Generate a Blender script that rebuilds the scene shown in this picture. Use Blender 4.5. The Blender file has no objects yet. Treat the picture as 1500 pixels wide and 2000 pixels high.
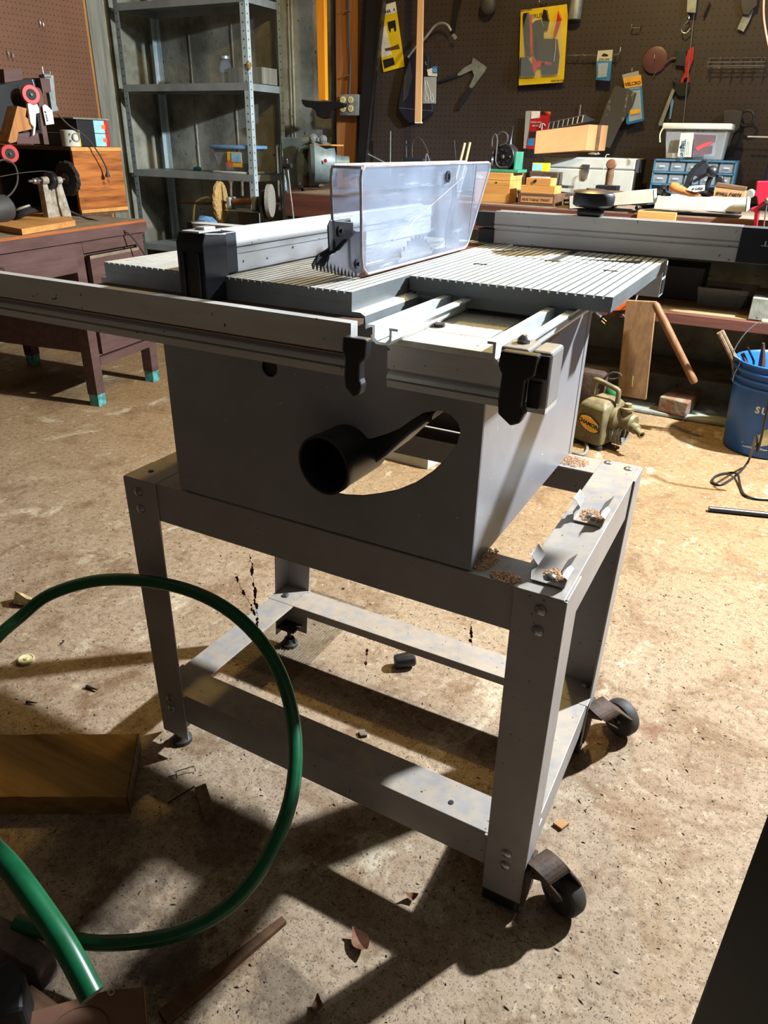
import bpy, bmesh, math, random
from mathutils import Vector, Matrix
random.seed(7)
V = Vector
SC = bpy.context.scene
COL = SC.collection
R = math.radians

# ---------------------------------------------------------------- camera model (the place is measured in metres, floor z = 0)
CAM_R = ((0.88103783, 0.47260968, 0.02030843), (0.22975474, -0.38999138, -0.89169473), (-0.41350344, 0.79028275, -0.45218147))
CAM_C = V((0.8498, -0.7352, 1.0471))
CAM_F = 1426.2269

def ray(u, v):
    a, b, c = (u - 750) / CAM_F, (v - 1000) / CAM_F, 1.0
    return V([CAM_R[0][i] * a + CAM_R[1][i] * b + CAM_R[2][i] * c for i in range(3)])

def PX(u, v, x=None, y=None, z=None, d=None):
    """world point seen at a photo position, on the plane x=, y= or z= (or at depth d)"""
    r = ray(u, v)
    if x is not None: t = (x - CAM_C.x) / r.x
    elif y is not None: t = (y - CAM_C.y) / r.y
    elif z is not None: t = (z - CAM_C.z) / r.z
    else: t = d
    return CAM_C + r * t

# ---------------------------------------------------------------- materials
def lin(c):
    return tuple(((x / 12.92) if x <= 0.04045 else ((x + 0.055) / 1.055) ** 2.4) for x in c)

def mat(name, rgb, rough=0.6, metal=0.0, rgb2=None, scale=12.0, mix=(0.4, 0.65), bump=0.0, bscale=60.0,
        speck=None, sscale=220.0, sthr=0.66, stretch=(1, 1, 1), spec=0.5, dust=None, damt=0.5, emit=None, detail=6.0):
    m = bpy.data.materials.new(name); m.use_nodes = True
    nt = m.node_tree; N = nt.nodes; L = nt.links
    b = N['Principled BSDF']
    b.inputs['Roughness'].default_value = rough
    b.inputs['Metallic'].default_value = metal
    b.inputs['Specular IOR Level'].default_value = spec
    c1 = lin(rgb) + (1,)
    tc = N.new('ShaderNodeTexCoord'); mp = N.new('ShaderNodeMapping')
    mp.inputs['Scale'].default_value = stretch
    L.new(tc.outputs['Object'], mp.inputs['Vector'])
    c2 = lin(rgb2 if rgb2 else tuple(x * 0.82 for x in rgb)) + (1,)
    n = N.new('ShaderNodeTexNoise'); n.inputs['Scale'].default_value = scale; n.inputs['Detail'].default_value = detail
    n.inputs['Roughness'].default_value = 0.65
    L.new(mp.outputs[0], n.inputs['Vector'])
    mr = N.new('ShaderNodeMapRange'); mr.inputs[1].default_value = mix[0]; mr.inputs[2].default_value = mix[1]
    L.new(n.outputs['Fac'], mr.inputs[0])
    mx = N.new('ShaderNodeMix'); mx.data_type = 'RGBA'
    mx.inputs[6].default_value = c1; mx.inputs[7].default_value = c2
    L.new(mr.outputs[0], mx.inputs[0])
    out = mx.outputs[2]
    if dust:
        # dust lies on faces that look upwards
        g = N.new('ShaderNodeNewGeometry'); sx = N.new('ShaderNodeSeparateXYZ'); L.new(g.outputs['Normal'], sx.inputs[0])
        a = N.new('ShaderNodeMapRange'); a.inputs[1].default_value = 0.5; a.inputs[2].default_value = 0.95
        L.new(sx.outputs['Z'], a.inputs[0])
        n3 = N.new('ShaderNodeTexNoise'); n3.inputs['Scale'].default_value = 35; n3.inputs['Detail'].default_value = 8
        L.new(tc.outputs['Object'], n3.inputs['Vector'])
        r3 = N.new('ShaderNodeMapRange'); r3.inputs[1].default_value = 0.35; r3.inputs[2].default_value = 0.62; r3.inputs[4].default_value = damt
        L.new(n3.outputs['Fac'], r3.inputs[0])
        mu = N.new('ShaderNodeMath'); mu.operation = 'MULTIPLY'; L.new(a.outputs[0], mu.inputs[0]); L.new(r3.outputs[0], mu.inputs[1])
        m3 = N.new('ShaderNodeMix'); m3.data_type = 'RGBA'; L.new(mu.outputs[0], m3.inputs[0]); L.new(out, m3.inputs[6])
        m3.inputs[7].default_value = lin(dust) + (1,)
        out = m3.outputs[2]
    if speck:
        n2 = N.new('ShaderNodeTexNoise'); n2.inputs['Scale'].default_value = sscale; n2.inputs['Detail'].default_value = 3
        L.new(tc.outputs['Object'], n2.inputs['Vector'])
        r2 = N.new('ShaderNodeMapRange'); r2.inputs[1].default_value = sthr; r2.inputs[2].default_value = sthr + 0.03
        L.new(n2.outputs['Fac'], r2.inputs[0])
        m2 = N.new('ShaderNodeMix'); m2.data_type = 'RGBA'; L.new(r2.outputs[0], m2.inputs[0]); L.new(out, m2.inputs[6])
        m2.inputs[7].default_value = lin(speck) + (1,)
        out = m2.outputs[2]
    L.new(out, b.inputs['Base Color'])
    if bump:
        bn = N.new('ShaderNodeTexNoise'); bn.inputs['Scale'].default_value = bscale; bn.inputs['Detail'].default_value = 8
        L.new(mp.outputs[0], bn.inputs['Vector'])
        bp = N.new('ShaderNodeBump'); bp.inputs['Strength'].default_value = min(1, bump); bp.inputs['Distance'].default_value = 0.004
        L.new(bn.outputs['Fac'], bp.inputs['Height']); L.new(bp.outputs[0], b.inputs['Normal'])
    if emit:
        b.inputs['Emission Color'].default_value = lin(emit[0]) + (1,); b.inputs['Emission Strength'].default_value = emit[1]
    return m

def wood(name, rgb, rgb2, axis='x', rough=0.65, sc=14, mix=(0.35, 0.7), spec=0.3):
    st = {'x': (0.08, 1, 1), 'y': (1, 0.08, 1), 'z': (1, 1, 0.08)}[axis]
    return mat(name, rgb, rough, 0, rgb2, scale=sc * 3, mix=mix, bump=0.15, bscale=160, stretch=st, spec=spec, detail=8)

def glassy(name, rgb, alpha=0.5, rough=0.15, streak=0.0):
    """clear or cloudy plastic: part transparent, part glossy milky"""
    m = bpy.data.materials.new(name); m.use_nodes = True
    nt = m.node_tree; N = nt.nodes; L = nt.links
    b = N['Principled BSDF']; o = N['Material Output']
    b.inputs['Base Color'].default_value = lin(rgb) + (1,); b.inputs['Roughness'].default_value = rough
    t = N.new('ShaderNodeBsdfTransparent'); t.inputs[0].default_value = (0.97, 0.98, 1, 1)
    mx = N.new('ShaderNodeMixShader'); mx.inputs[0].default_value = alpha
    L.new(t.outputs[0], mx.inputs[1]); L.new(b.outputs[0], mx.inputs[2]); L.new(mx.outputs[0], o.inputs['Surface'])
    if streak:
        tc = N.new('ShaderNodeTexCoord'); mp = N.new('ShaderNodeMapping'); mp.inputs['Rotation'].default_value = (R(35), 0, 0)
        mp.inputs['Scale'].default_value = (1, 0.12, 1)
        n = N.new('ShaderNodeTexNoise'); n.inputs['Scale'].default_value = 90; n.inputs['Detail'].default_value = 8
        L.new(tc.outputs['Object'], mp.inputs[0]); L.new(mp.outputs[0], n.inputs['Vector'])
        n2 = N.new('ShaderNodeTexNoise'); n2.inputs['Scale'].default_value = 14; n2.inputs['Detail'].default_value = 9
        L.new(tc.outputs['Object'], n2.inputs['Vector'])
        r = N.new('ShaderNodeMapRange'); r.inputs[1].default_value = 0.62; r.inputs[2].default_value = 0.72; r.inputs[3].default_value = 0; r.inputs[4].default_value = streak
        r2 = N.new('ShaderNodeMapRange'); r2.inputs[1].default_value = 0.3; r2.inputs[2].default_value = 0.7; r2.inputs[3].default_value = alpha - 0.14; r2.inputs[4].default_value = alpha + 0.16
        L.new(n.outputs['Fac'], r.inputs[0]); L.new(n2.outputs['Fac'], r2.inputs[0])
        ad = N.new('ShaderNodeMath'); ad.operation = 'ADD'; ad.use_clamp = True
        L.new(r.outputs[0], ad.inputs[0]); L.new(r2.outputs[0], ad.inputs[1]); L.new(ad.outputs[0], mx.inputs[0])
    return m

# ---------------------------------------------------------------- geometry collector
def wpos(o):
    p = V(o.location)
    while o.parent:
        o = o.parent; p += V(o.location)
    return p

class MB:
    def __init__(s):
        s.bm = bmesh.new()
    def face(s, pts):
        return s.bm.faces.new([s.bm.verts.new(p) for p in pts])
    def hexa(s, p):
        """8 points: bottom ring 0-3, top ring 4-7"""
        v = [s.bm.verts.new(q) for q in p]
        for f in ((3, 2, 1, 0), (4, 5, 6, 7), (0, 1, 5, 4), (1, 2, 6, 5), (2, 3, 7, 6), (3, 0, 4, 7)):
            s.bm.faces.new([v[i] for i in f])
        return s
    def box(s, x0, x1, y0, y1, z0, z1, bev=0.0, rot=None, piv=None):
        if x0 > x1: x0, x1 = x1, x0
        if y0 > y1: y0, y1 = y1, y0
        if z0 > z1: z0, z1 = z1, z0
        b = bmesh.new()
        bmesh.ops.create_cube(b, size=1)
        bmesh.ops.scale(b, vec=(x1 - x0, y1 - y0, z1 - z0), verts=b.verts)
        if bev > 0:
            bmesh.ops.bevel(b, geom=b.edges[:], offset=min(bev, 0.45 * min(x1 - x0, y1 - y0, z1 - z0)), segments=2, affect='EDGES', profile=0.5)
        c = V(((x0 + x1) / 2, (y0 + y1) / 2, (z0 + z1) / 2))
        bmesh.ops.translate(b, vec=c, verts=b.verts)
        if rot is not None:
            p = V(piv) if piv is not None else c
            bmesh.ops.rotate(b, cent=p, matrix=rot, verts=b.verts)
        s.join(b); return s
    def join(s, b):
        me = bpy.data.meshes.new('t'); b.to_mesh(me); b.free(); s.bm.from_mesh(me); bpy.data.meshes.remove(me)
    def loft(s, rings, cap=True, close=True):
        vs = [[s.bm.verts.new(p) for p in r] for r in rings]
        n = len(vs[0])
        for a, b in zip(vs, vs[1:]):
            for i in range(n if close else n - 1):
                j = (i + 1) % n
                s.bm.faces.new((a[i], a[j], b[j], b[i]))
        if cap:
            s.bm.faces.new(list(reversed(vs[0]))); s.bm.faces.new(vs[-1])
        return s
    def prism(s, poly, axis, a, b):
        """polygon in the two other axes, extruded along axis from a to b"""
        def P(q, t):
            if axis == 'x': return V((t, q[0], q[1]))
            if axis == 'y': return V((q[0], t, q[1]))
            return V((q[0], q[1], t))
        return s.loft([[P(q, a) for q in poly], [P(q, b) for q in poly]])
    def cyl(s, p0, p1, r0, r1=None, n=20, cap=True):
        p0, p1 = V(p0), V(p1)
        r1 = r0 if r1 is None else r1
        d = (p1 - p0).normalized(); u = d.orthogonal().normalized(); w = d.cross(u)
        rg = lambda c, r: [c + (u * math.cos(2 * math.pi * i / n) + w * math.sin(2 * math.pi * i / n)) * r for i in range(n)]
        return s.loft([rg(p0, r0), rg(p1, r1)], cap=cap)
    def lathe(s, p0, d, prof, n=28, cap=True):
        """profile of (distance along d, radius)"""
        p0 = V(p0); d = V(d).normalized(); u = d.orthogonal().normalized(); w = d.cross(u)
        return s.loft([[p0 + d * t + (u * math.cos(2 * math.pi * i / n) + w * math.sin(2 * math.pi * i / n)) * max(r, 1e-4) for i in range(n)] for t, r in prof], cap=cap)
    def tube(s, pts, r, n=8, smooth=0, rr=None):
        pts = [V(p) for p in pts]
        if smooth: pts = spline(pts, smooth)
        rings = []; prev = None
        for i, p in enumerate(pts):
            t = (pts[min(i + 1, len(pts) - 1)] - pts[max(i - 1, 0)]).normalized()
            if prev is None: u = t.orthogonal().normalized()
            else:
                u = prev - t * prev.dot(t)
                u = u.normalized() if u.length > 1e-6 else t.orthogonal().normalized()
            prev = u; w = t.cross(u)
            ri = r if rr is None else r + (rr - r) * i / (len(pts) - 1)
            rings.append([p + (u * math.cos(2 * math.pi * k / n) + w * math.sin(2 * math.pi * k / n)) * ri for k in range(n)])
        return s.loft(rings)
    def ball(s, c, r, sc=(1, 1, 1), seg=16):
        b = bmesh.new(); bmesh.ops.create_uvsphere(b, u_segments=seg, v_segments=seg // 2 + 2, radius=r)
        bmesh.ops.scale(b, vec=sc, verts=b.verts); bmesh.ops.translate(b, vec=V(c), verts=b.verts); s.join(b); return s
    def rock(s, c, r, sc=(1, 1, 1), seed=0, amt=0.25):
        rn = random.Random(seed); b = bmesh.new(); bmesh.ops.create_icosphere(b, subdivisions=2, radius=r)
        for v in b.verts: v.co *= 1 + rn.uniform(-amt, amt)
        bmesh.ops.scale(b, vec=sc, verts=b.verts); bmesh.ops.translate(b, vec=V(c), verts=b.verts); s.join(b); return s
    def torus(s, c, d, r, t, n=28, m=8, a0=0, a1=360):
        c = V(c); d = V(d).normalized(); u = d.orthogonal().normalized(); w = d.cross(u)
        k = n if a1 - a0 < 360 else n
        pts = [c + (u * math.cos(R(a0 + (a1 - a0) * i / k)) + w * math.sin(R(a0 + (a1 - a0) * i / k))) * r for i in range(k + 1)]
        return s.tube(pts, t, m)
    def rotate(s, c, axis, ang):
        bmesh.ops.rotate(s.bm, cent=V(c), matrix=Matrix.Rotation(R(ang), 3, axis), verts=s.bm.verts); return s
    def build(s, name, m, parent=None, smooth=False, bevel=0.0):
        bmesh.ops.recalc_face_normals(s.bm, faces=s.bm.faces)
        me = bpy.data.meshes.new(name)
        off = wpos(parent) if parent else V((0, 0, 0))
        if parent is None:
            zs = [v.co.z for v in s.bm.verts]; xs = [v.co.x for v in s.bm.verts]; ys = [v.co.y for v in s.bm.verts]
            off = V(((min(xs) + max(xs)) / 2, (min(ys) + max(ys)) / 2, min(zs)))
        bmesh.ops.translate(s.bm, vec=-off, verts=s.bm.verts)
        s.bm.to_mesh(me); s.bm.free()
        me.materials.append(m)
        o = bpy.data.objects.new(name, me); COL.objects.link(o)
        if parent: o.parent = parent
        else: o.location = off
        if bevel:
            bv = o.modifiers.new('bevel', 'BEVEL'); bv.width = bevel; bv.segments = 2; bv.limit_method = 'ANGLE'
        if smooth:
            for p in me.polygons: p.use_smooth = True
            try: me.set_sharp_from_angle(angle=R(38))
            except Exception: pass
        return o

def spline(pts, k):
    out = []
    n = len(pts)
    for i in range(n - 1):
        p0 = pts[max(i - 1, 0)]; p1 = pts[i]; p2 = pts[i + 1]; p3 = pts[min(i + 2, n - 1)]
        for j in range(k):
            t = j / k
            out.append(0.5 * ((2 * p1) + (p2 - p0) * t + (2 * p0 - 5 * p1 + 4 * p2 - p3) * t * t + (3 * p1 - p0 - 3 * p2 + p3) * t ** 3))
    out.append(pts[-1]); return out

def tag(o, label=None, cat=None, group=None, kind=None):
    if label: o['label'] = label
    if cat: o['category'] = cat
    if group: o['group'] = group
    if kind: o['kind'] = kind
    return o

def thing(name, label, cat, loc, group=None):
    o = bpy.data.objects.new(name, None); COL.objects.link(o); o.location = V(loc); o.empty_display_size = 0.05
    return tag(o, label, cat, group)

def struct(name, mb, m):
    o = mb.build(name, m); o['kind'] = 'structure'; return o

def copy_tree(o, parent=None):
    c = o.copy(); COL.objects.link(c); c.parent = parent
    for ch in list(o.children): copy_tree(ch, c)
    return c

def text(name, body, m, parent, org, xdir, ydir, size, depth=0.0006, align='CENTER', bold=0.0):
    """lettering as a thin mesh; xdir is the reading direction, ydir points up the letters"""
    cu = bpy.data.curves.new(name, 'FONT'); cu.body = body; cu.size = size; cu.extrude = depth; cu.align_x = align; cu.align_y = 'CENTER'
    cu.offset = bold; cu.resolution_u = 3
    t = bpy.data.objects.new('tmp', cu); COL.objects.link(t)
    bpy.context.view_layer.update()
    me = bpy.data.meshes.new_from_object(t.evaluated_get(bpy.context.evaluated_depsgraph_get()))
    bpy.data.objects.remove(t)
    xd = V(xdir).normalized(); yd = V(ydir); yd = (yd - xd * yd.dot(xd)).normalized(); zd = xd.cross(yd)
    M = Matrix((xd, yd, zd)).transposed().to_4x4(); M.translation = V(org) - (wpos(parent) if parent else V((0, 0, 0)))
    me.transform(M); me.materials.clear(); me.materials.append(m); me.name = name
    o = bpy.data.objects.new(name, me); COL.objects.link(o)
    if parent: o.parent = parent
    return o

def wallpoly(mb, px, y, th, back=True):
    """outline given in photo positions, laid on the plane y, with thickness th towards the wall"""
    a = [PX(u, v, y=y) for u, v in px]
    b = [p + V((0, th, 0)) for p in a]
    mb.loft([a, b]); return mb
# ---------------------------------------------------------------- material set
M = {}
M['paint'] = mat('grey_paint', (0.585, 0.565, 0.555), 0.40, 0, (0.53, 0.51, 0.50), scale=9, speck=(0.28, 0.22, 0.17), sscale=150, sthr=0.70, dust=(0.70, 0.62, 0.52), damt=0.55, bump=0.04, bscale=300)
M['paint2'] = mat('grey_paint_table', (0.85, 0.84, 0.81), 0.45, 0.0, (0.76, 0.74, 0.69), scale=25, speck=(0.30, 0.20, 0.12), sscale=190, sthr=0.67, dust=(0.78, 0.70, 0.56), damt=0.45)
M['cab'] = mat('grey_cabinet_paint', (0.54, 0.53, 0.54), 0.34, 0, (0.49, 0.48, 0.49), scale=6, speck=(0.82, 0.80, 0.76), sscale=120, sthr=0.735, bump=0.05, bscale=260)
M['alu'] = mat('brushed_aluminium', (0.78, 0.77, 0.76), 0.36, 0.15, (0.70, 0.69, 0.68), scale=20, stretch=(0.15, 1, 1), speck=(0.25, 0.18, 0.12), sscale=160, sthr=0.70)
M['alu_y'] = mat('aluminium_rail', (0.86, 0.87, 0.88), 0.36, 0.1, (0.80, 0.80, 0.80), scale=20, stretch=(1, 0.15, 1), speck=(0.22, 0.16, 0.1), sscale=150, sthr=0.69)
M['chan'] = mat('pale_channel', (0.86, 0.88, 0.89), 0.35, 0.25, (0.78, 0.79, 0.80), scale=20)
M['black'] = mat('black_plastic', (0.10, 0.10, 0.12), 0.38, 0, (0.07, 0.07, 0.085), scale=15, dust=(0.35, 0.30, 0.26), damt=0.25)
M['rubber'] = mat('dark_rubber', (0.14, 0.13, 0.13), 0.65, 0, (0.23, 0.21, 0.19), scale=22)
M['steel'] = mat('steel', (0.66, 0.66, 0.67), 0.3, 0.85, (0.52, 0.50, 0.48), scale=20)
M['dsteel'] = mat('dark_steel', (0.33, 0.33, 0.36), 0.35, 0.8, (0.25, 0.25, 0.27), scale=20)
M['chrome'] = mat('chrome', (0.85, 0.85, 0.86), 0.15, 0.95)
M['rust'] = mat('rusty_iron', (0.30, 0.22, 0.17), 0.75, 0.2, (0.20, 0.15, 0.12), scale=40, bump=0.3, bscale=120)
M['guard'] = glassy('cloudy_polycarbonate', (0.64, 0.68, 0.75), 0.30, 0.2, streak=0.45)
M['guard_edge'] = mat('polycarbonate_edge', (0.62, 0.55, 0.55), 0.3, 0, (0.75, 0.72, 0.74), scale=30)
M['clear'] = glassy('clear_plastic', (0.85, 0.9, 0.95), 0.07, 0.08)
M['clearw'] = glassy('frosted_plastic', (0.86, 0.88, 0.88), 0.28, 0.3)
M['tubp'] = glassy('clear_tub_plastic', (0.55, 0.58, 0.60), 0.5, 0.2)
M['sawdust'] = mat('sawdust', (0.93, 0.80, 0.66), 0.9, 0, (0.84, 0.64, 0.48), scale=300, spec=0.1)
M['reddust'] = mat('red_brown_sawdust', (0.42, 0.25, 0.18), 0.95, 0, (0.30, 0.17, 0.12), scale=300, spec=0.1)
M['hose'] = mat('green_hose', (0.03, 0.33, 0.20), 0.3, 0, (0.02, 0.26, 0.15), scale=20)
M['lumber'] = wood('weathered_lumber', (0.62, 0.48, 0.27), (0.42, 0.30, 0.15), 'x', 0.8, 10)
M['endgrain'] = mat('end_grain', (0.42, 0.33, 0.22), 0.85, 0, (0.28, 0.2, 0.13), scale=80, bump=0.3)
M['darkwood'] = wood('dark_desk_wood', (0.35, 0.26, 0.25), (0.28, 0.19, 0.17), 'y', 0.6, 9)
M['deskedge'] = wood('orange_worn_edge', (0.62, 0.36, 0.18), (0.50, 0.27, 0.13), 'y', 0.6, 12)
M['desktop'] = mat('dusty_desk_top', (0.48, 0.43, 0.35), 0.85, 0, (0.38, 0.32, 0.25), scale=14)
M['teal'] = mat('teal_paint', (0.38, 0.66, 0.66), 0.55, 0, (0.15, 0.40, 0.38), scale=40)
M['orangewood'] = wood('varnished_orange_wood', (0.66, 0.40, 0.20), (0.38, 0.21, 0.10), 'y', 0.4, 9, mix=(0.42, 0.62))
M['pine'] = wood('pine', (0.76, 0.56, 0.32), (0.64, 0.42, 0.22), 'x', 0.6, 10)
M['pinez'] = wood('pine_upright', (0.68, 0.47, 0.27), (0.52, 0.33, 0.17), 'z', 0.6, 12)
M['honey'] = wood('honey_wood', (0.78, 0.58, 0.33), (0.66, 0.45, 0.22), 'x', 0.45, 8)
M['oldwood'] = wood('old_brown_wood', (0.40, 0.28, 0.19), (0.26, 0.18, 0.12), 'x', 0.8, 10)
M['board'] = mat('tan_board', (0.56, 0.42, 0.27), 0.75, 0, (0.38, 0.27, 0.17), scale=30, mix=(.35, .7), bump=.2, stretch=(1, 1, .35), detail=10)
M['redwood'] = wood('red_brown_bench_timber', (0.42, 0.25, 0.20), (0.30, 0.17, 0.14), 'x', 0.7, 8)
M['benchtop'] = mat('bench_top', (0.50, 0.42, 0.34), 0.8, 0, (0.36, 0.28, 0.22), scale=10)
M['shelfwood'] = wood('shelf_plywood', (0.58, 0.47, 0.34), (0.45, 0.34, 0.24), 'x', 0.7, 6)
M['shelf'] = mat('blue_grey_shelf_steel', (0.52, 0.55, 0.56), 0.45, 0.1, (0.45, 0.48, 0.49), scale=8)
M['shelfl'] = mat('light_angle_steel', (0.66, 0.72, 0.74), 0.45, 0.1, (0.56, 0.62, 0.64), scale=12)
M['white'] = mat('white_card', (0.74, 0.74, 0.69), 0.7, 0, (0.69, 0.68, 0.62), scale=10)
M['paper'] = mat('paper', (0.86, 0.86, 0.86), 0.8)
M['cream'] = mat('cream_plastic', (0.84, 0.80, 0.60), 0.45)
M['yellow'] = mat('yellow_card', (0.86, 0.75, 0.10), 0.45, 0, (0.78, 0.66, 0.10), scale=6)
M['amber'] = mat('amber_card', (0.92, 0.68, 0.22), 0.5)
M['ypole'] = mat('yellow_enamel', (0.90, 0.58, 0.12), 0.4, 0, (0.78, 0.46, 0.08), scale=10, stretch=(1, 1, 0.1))
M['blue'] = mat('blue_plastic', (0.08, 0.34, 0.66), 0.4, 0, (0.07, 0.28, 0.54), scale=9, speck=(0.6, 0.62, 0.62), sscale=50, sthr=0.76, bump=0.03)
M['bluecard'] = mat('blue_card', (0.16, 0.50, 0.74), 0.5)
M['lid'] = mat('pale_blue_lid', (0.40, 0.56, 0.72), 0.45)
M['ltblue'] = mat('light_blue_card', (0.55, 0.76, 0.86), 0.5)
M['bluecab'] = mat('blue_cabinet_plastic', (0.24, 0.40, 0.50), 0.5)
M['red'] = mat('red', (0.72, 0.10, 0.12), 0.45)
M['redv'] = mat('red_vise_paint', (0.72, 0.10, 0.20), 0.4)
M['redp'] = mat('orange_red_plastic', (0.74, 0.14, 0.12), 0.4)
M['orange'] = mat('orange', (0.92, 0.42, 0.16), 0.5)
M['navy'] = mat('navy_black', (0.09, 0.11, 0.16), 0.5)
M['ink'] = mat('black_ink', (0.06, 0.06, 0.07), 0.7)
M['greyink'] = mat('grey_print', (0.45, 0.45, 0.47), 0.7)
M['green'] = mat('green_enamel', (0.22, 0.52, 0.42), 0.45)
M['gball'] = mat('green_ball', (0.08, 0.42, 0.20), 0.6)
M['card'] = mat('cardboard', (0.66, 0.49, 0.31), 0.85, 0, (0.60, 0.43, 0.27), scale=6)
M['hardboard'] = mat('brown_hardboard', (0.42, 0.28, 0.20), 0.7, 0, (0.36, 0.23, 0.17), scale=8)
M['greycase'] = mat('grey_case_enamel', (0.70, 0.70, 0.67), 0.5, 0, (0.64, 0.64, 0.60), scale=8)
M['darkgrey'] = mat('dark_grey', (0.22, 0.21, 0.21), 0.6)
M['machgrey'] = mat('machine_grey_green', (0.42, 0.48, 0.48), 0.45, 0.1, (0.34, 0.38, 0.38), scale=14)
M['olive'] = mat('olive_pump_paint', (0.42, 0.38, 0.24), 0.6, 0, (0.32, 0.27, 0.19), scale=20, bump=0.1, dust=(0.6, 0.52, 0.38))
M['buff'] = mat('buffing_cloth', (0.66, 0.54, 0.34), 0.95, 0, (0.5, 0.38, 0.2), scale=120, bump=0.6, bscale=200)
M['stone'] = mat('grinding_stone', (0.50, 0.49, 0.46), 0.9, 0, (0.38, 0.37, 0.34), scale=150)
M['brush'] = mat('wire_brush', (0.16, 0.15, 0.15), 0.7, 0.3, (0.08, 0.08, 0.08), scale=300, bump=0.8, bscale=400)
M['cast'] = mat('dirty_casting', (0.62, 0.60, 0.55), 0.6, 0.2, (0.46, 0.38, 0.29), scale=30, bump=0.15)
M['copper'] = mat('copper', (0.50, 0.33, 0.25), 0.5, 0.5)
M['belt'] = mat('sanding_belt', (0.36, 0.27, 0.24), 0.85)
M['brick'] = mat('red_brick', (0.46, 0.28, 0.20), 0.9, 0, (0.50, 0.46, 0.38), scale=22, bump=0.4)
M['rock'] = mat('lichen_stone', (0.46, 0.42, 0.38), 0.9, 0, (0.24, 0.20, 0.18), scale=30, bump=0.6)
M['wedge'] = mat('plum_brown_stone', (0.40, 0.33, 0.31), 0.85, 0, (0.22, 0.19, 0.18), scale=18, bump=0.4)
M['pegr'] = None
M['trowel'] = mat('crusted_steel', (0.27, 0.26, 0.26), 0.7, 0.2, (0.62, 0.64, 0.60), scale=9, mix=(0.56, 0.62), stretch=(1, 1, 0.6))
M['galv'] = mat('galvanised', (0.60, 0.63, 0.63), 0.45, 0.5, (0.45, 0.48, 0.48), scale=14)
M['purple'] = mat('wine_plastic', (0.36, 0.20, 0.22), 0.45)
M['leaf'] = mat('dry_leaf', (0.44, 0.28, 0.18), 0.8, 0, (0.30, 0.18, 0.11), scale=40)
M['bark'] = mat('dark_chip', (0.20, 0.16, 0.14), 0.9)
M['chip'] = mat('wood_chip', (0.52, 0.42, 0.32), 0.9, 0, (0.36, 0.27, 0.2), scale=50)
M['crush'] = mat('crumpled_leaf', (0.74, 0.66, 0.50), 0.8, 0, (0.55, 0.45, 0.3), scale=50)
M['cloth'] = mat('brown_cord_sheath', (0.20, 0.17, 0.15), 0.7)
M['mesh'] = mat('galvanised_wire', (0.50, 0.48, 0.42), 0.5, 0.6)

def pegboard(name, rgb, rgb2, axis, pitch=0.0254):
    m = mat(name, rgb, 0.5, 0, rgb2, scale=3.2, mix=(0.3, 0.7), spec=0.35)
    N = m.node_tree.nodes; L = m.node_tree.links; b = N['Principled BSDF']
    src = b.inputs['Base Color'].links[0].from_socket
    tc = N.new('ShaderNodeTexCoord'); sp = N.new('ShaderNodeSeparateXYZ'); L.new(tc.outputs['Object'], sp.inputs[0])
    def cell(sock):
        a = N.new('ShaderNodeMath'); a.operation = 'DIVIDE'; a.inputs[1].default_value = pitch; L.new(sock, a.inputs[0])
        f = N.new('ShaderNodeMath'); f.operation = 'FRACT'; L.new(a.outputs[0], f.inputs[0])
        s_ = N.new('ShaderNodeMath'); s_.operation = 'SUBTRACT'; s_.inputs[1].default_value = 0.5; L.new(f.outputs[0], s_.inputs[0])
        q = N.new('ShaderNodeMath'); q.operation = 'POWER'; q.inputs[1].default_value = 2; 
        ab = N.new('ShaderNodeMath'); ab.operation = 'ABSOLUTE'; L.new(s_.outputs[0], ab.inputs[0]); L.new(ab.outputs[0], q.inputs[0])
        return q.outputs[0]
    ad = N.new('ShaderNodeMath'); ad.operation = 'ADD'
    L.new(cell(sp.outputs['X' if axis == 'x' else 'Y']), ad.inputs[0]); L.new(cell(sp.outputs['Z']), ad.inputs[1])
    lt = N.new('ShaderNodeMath'); lt.operation = 'LESS_THAN'; lt.inputs[1].default_value = 0.0125; L.new(ad.outputs[0], lt.inputs[0])
    mx = N.new('ShaderNodeMix'); mx.data_type = 'RGBA'; L.new(lt.outputs[0], mx.inputs[0]); L.new(src, mx.inputs[6]); mx.inputs[7].default_value = (0.006, 0.005, 0.005, 1)
    L.new(mx.outputs[2], b.inputs['Base Color'])
    return m
M['peg_right'] = pegboard('pegboard_dark_brown', (0.235, 0.20, 0.195), (0.205, 0.175, 0.165), 'x')
M['peg_left'] = pegboard('pegboard_brown', (0.44, 0.30, 0.22), (0.38, 0.26, 0.19), 'y')

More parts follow.
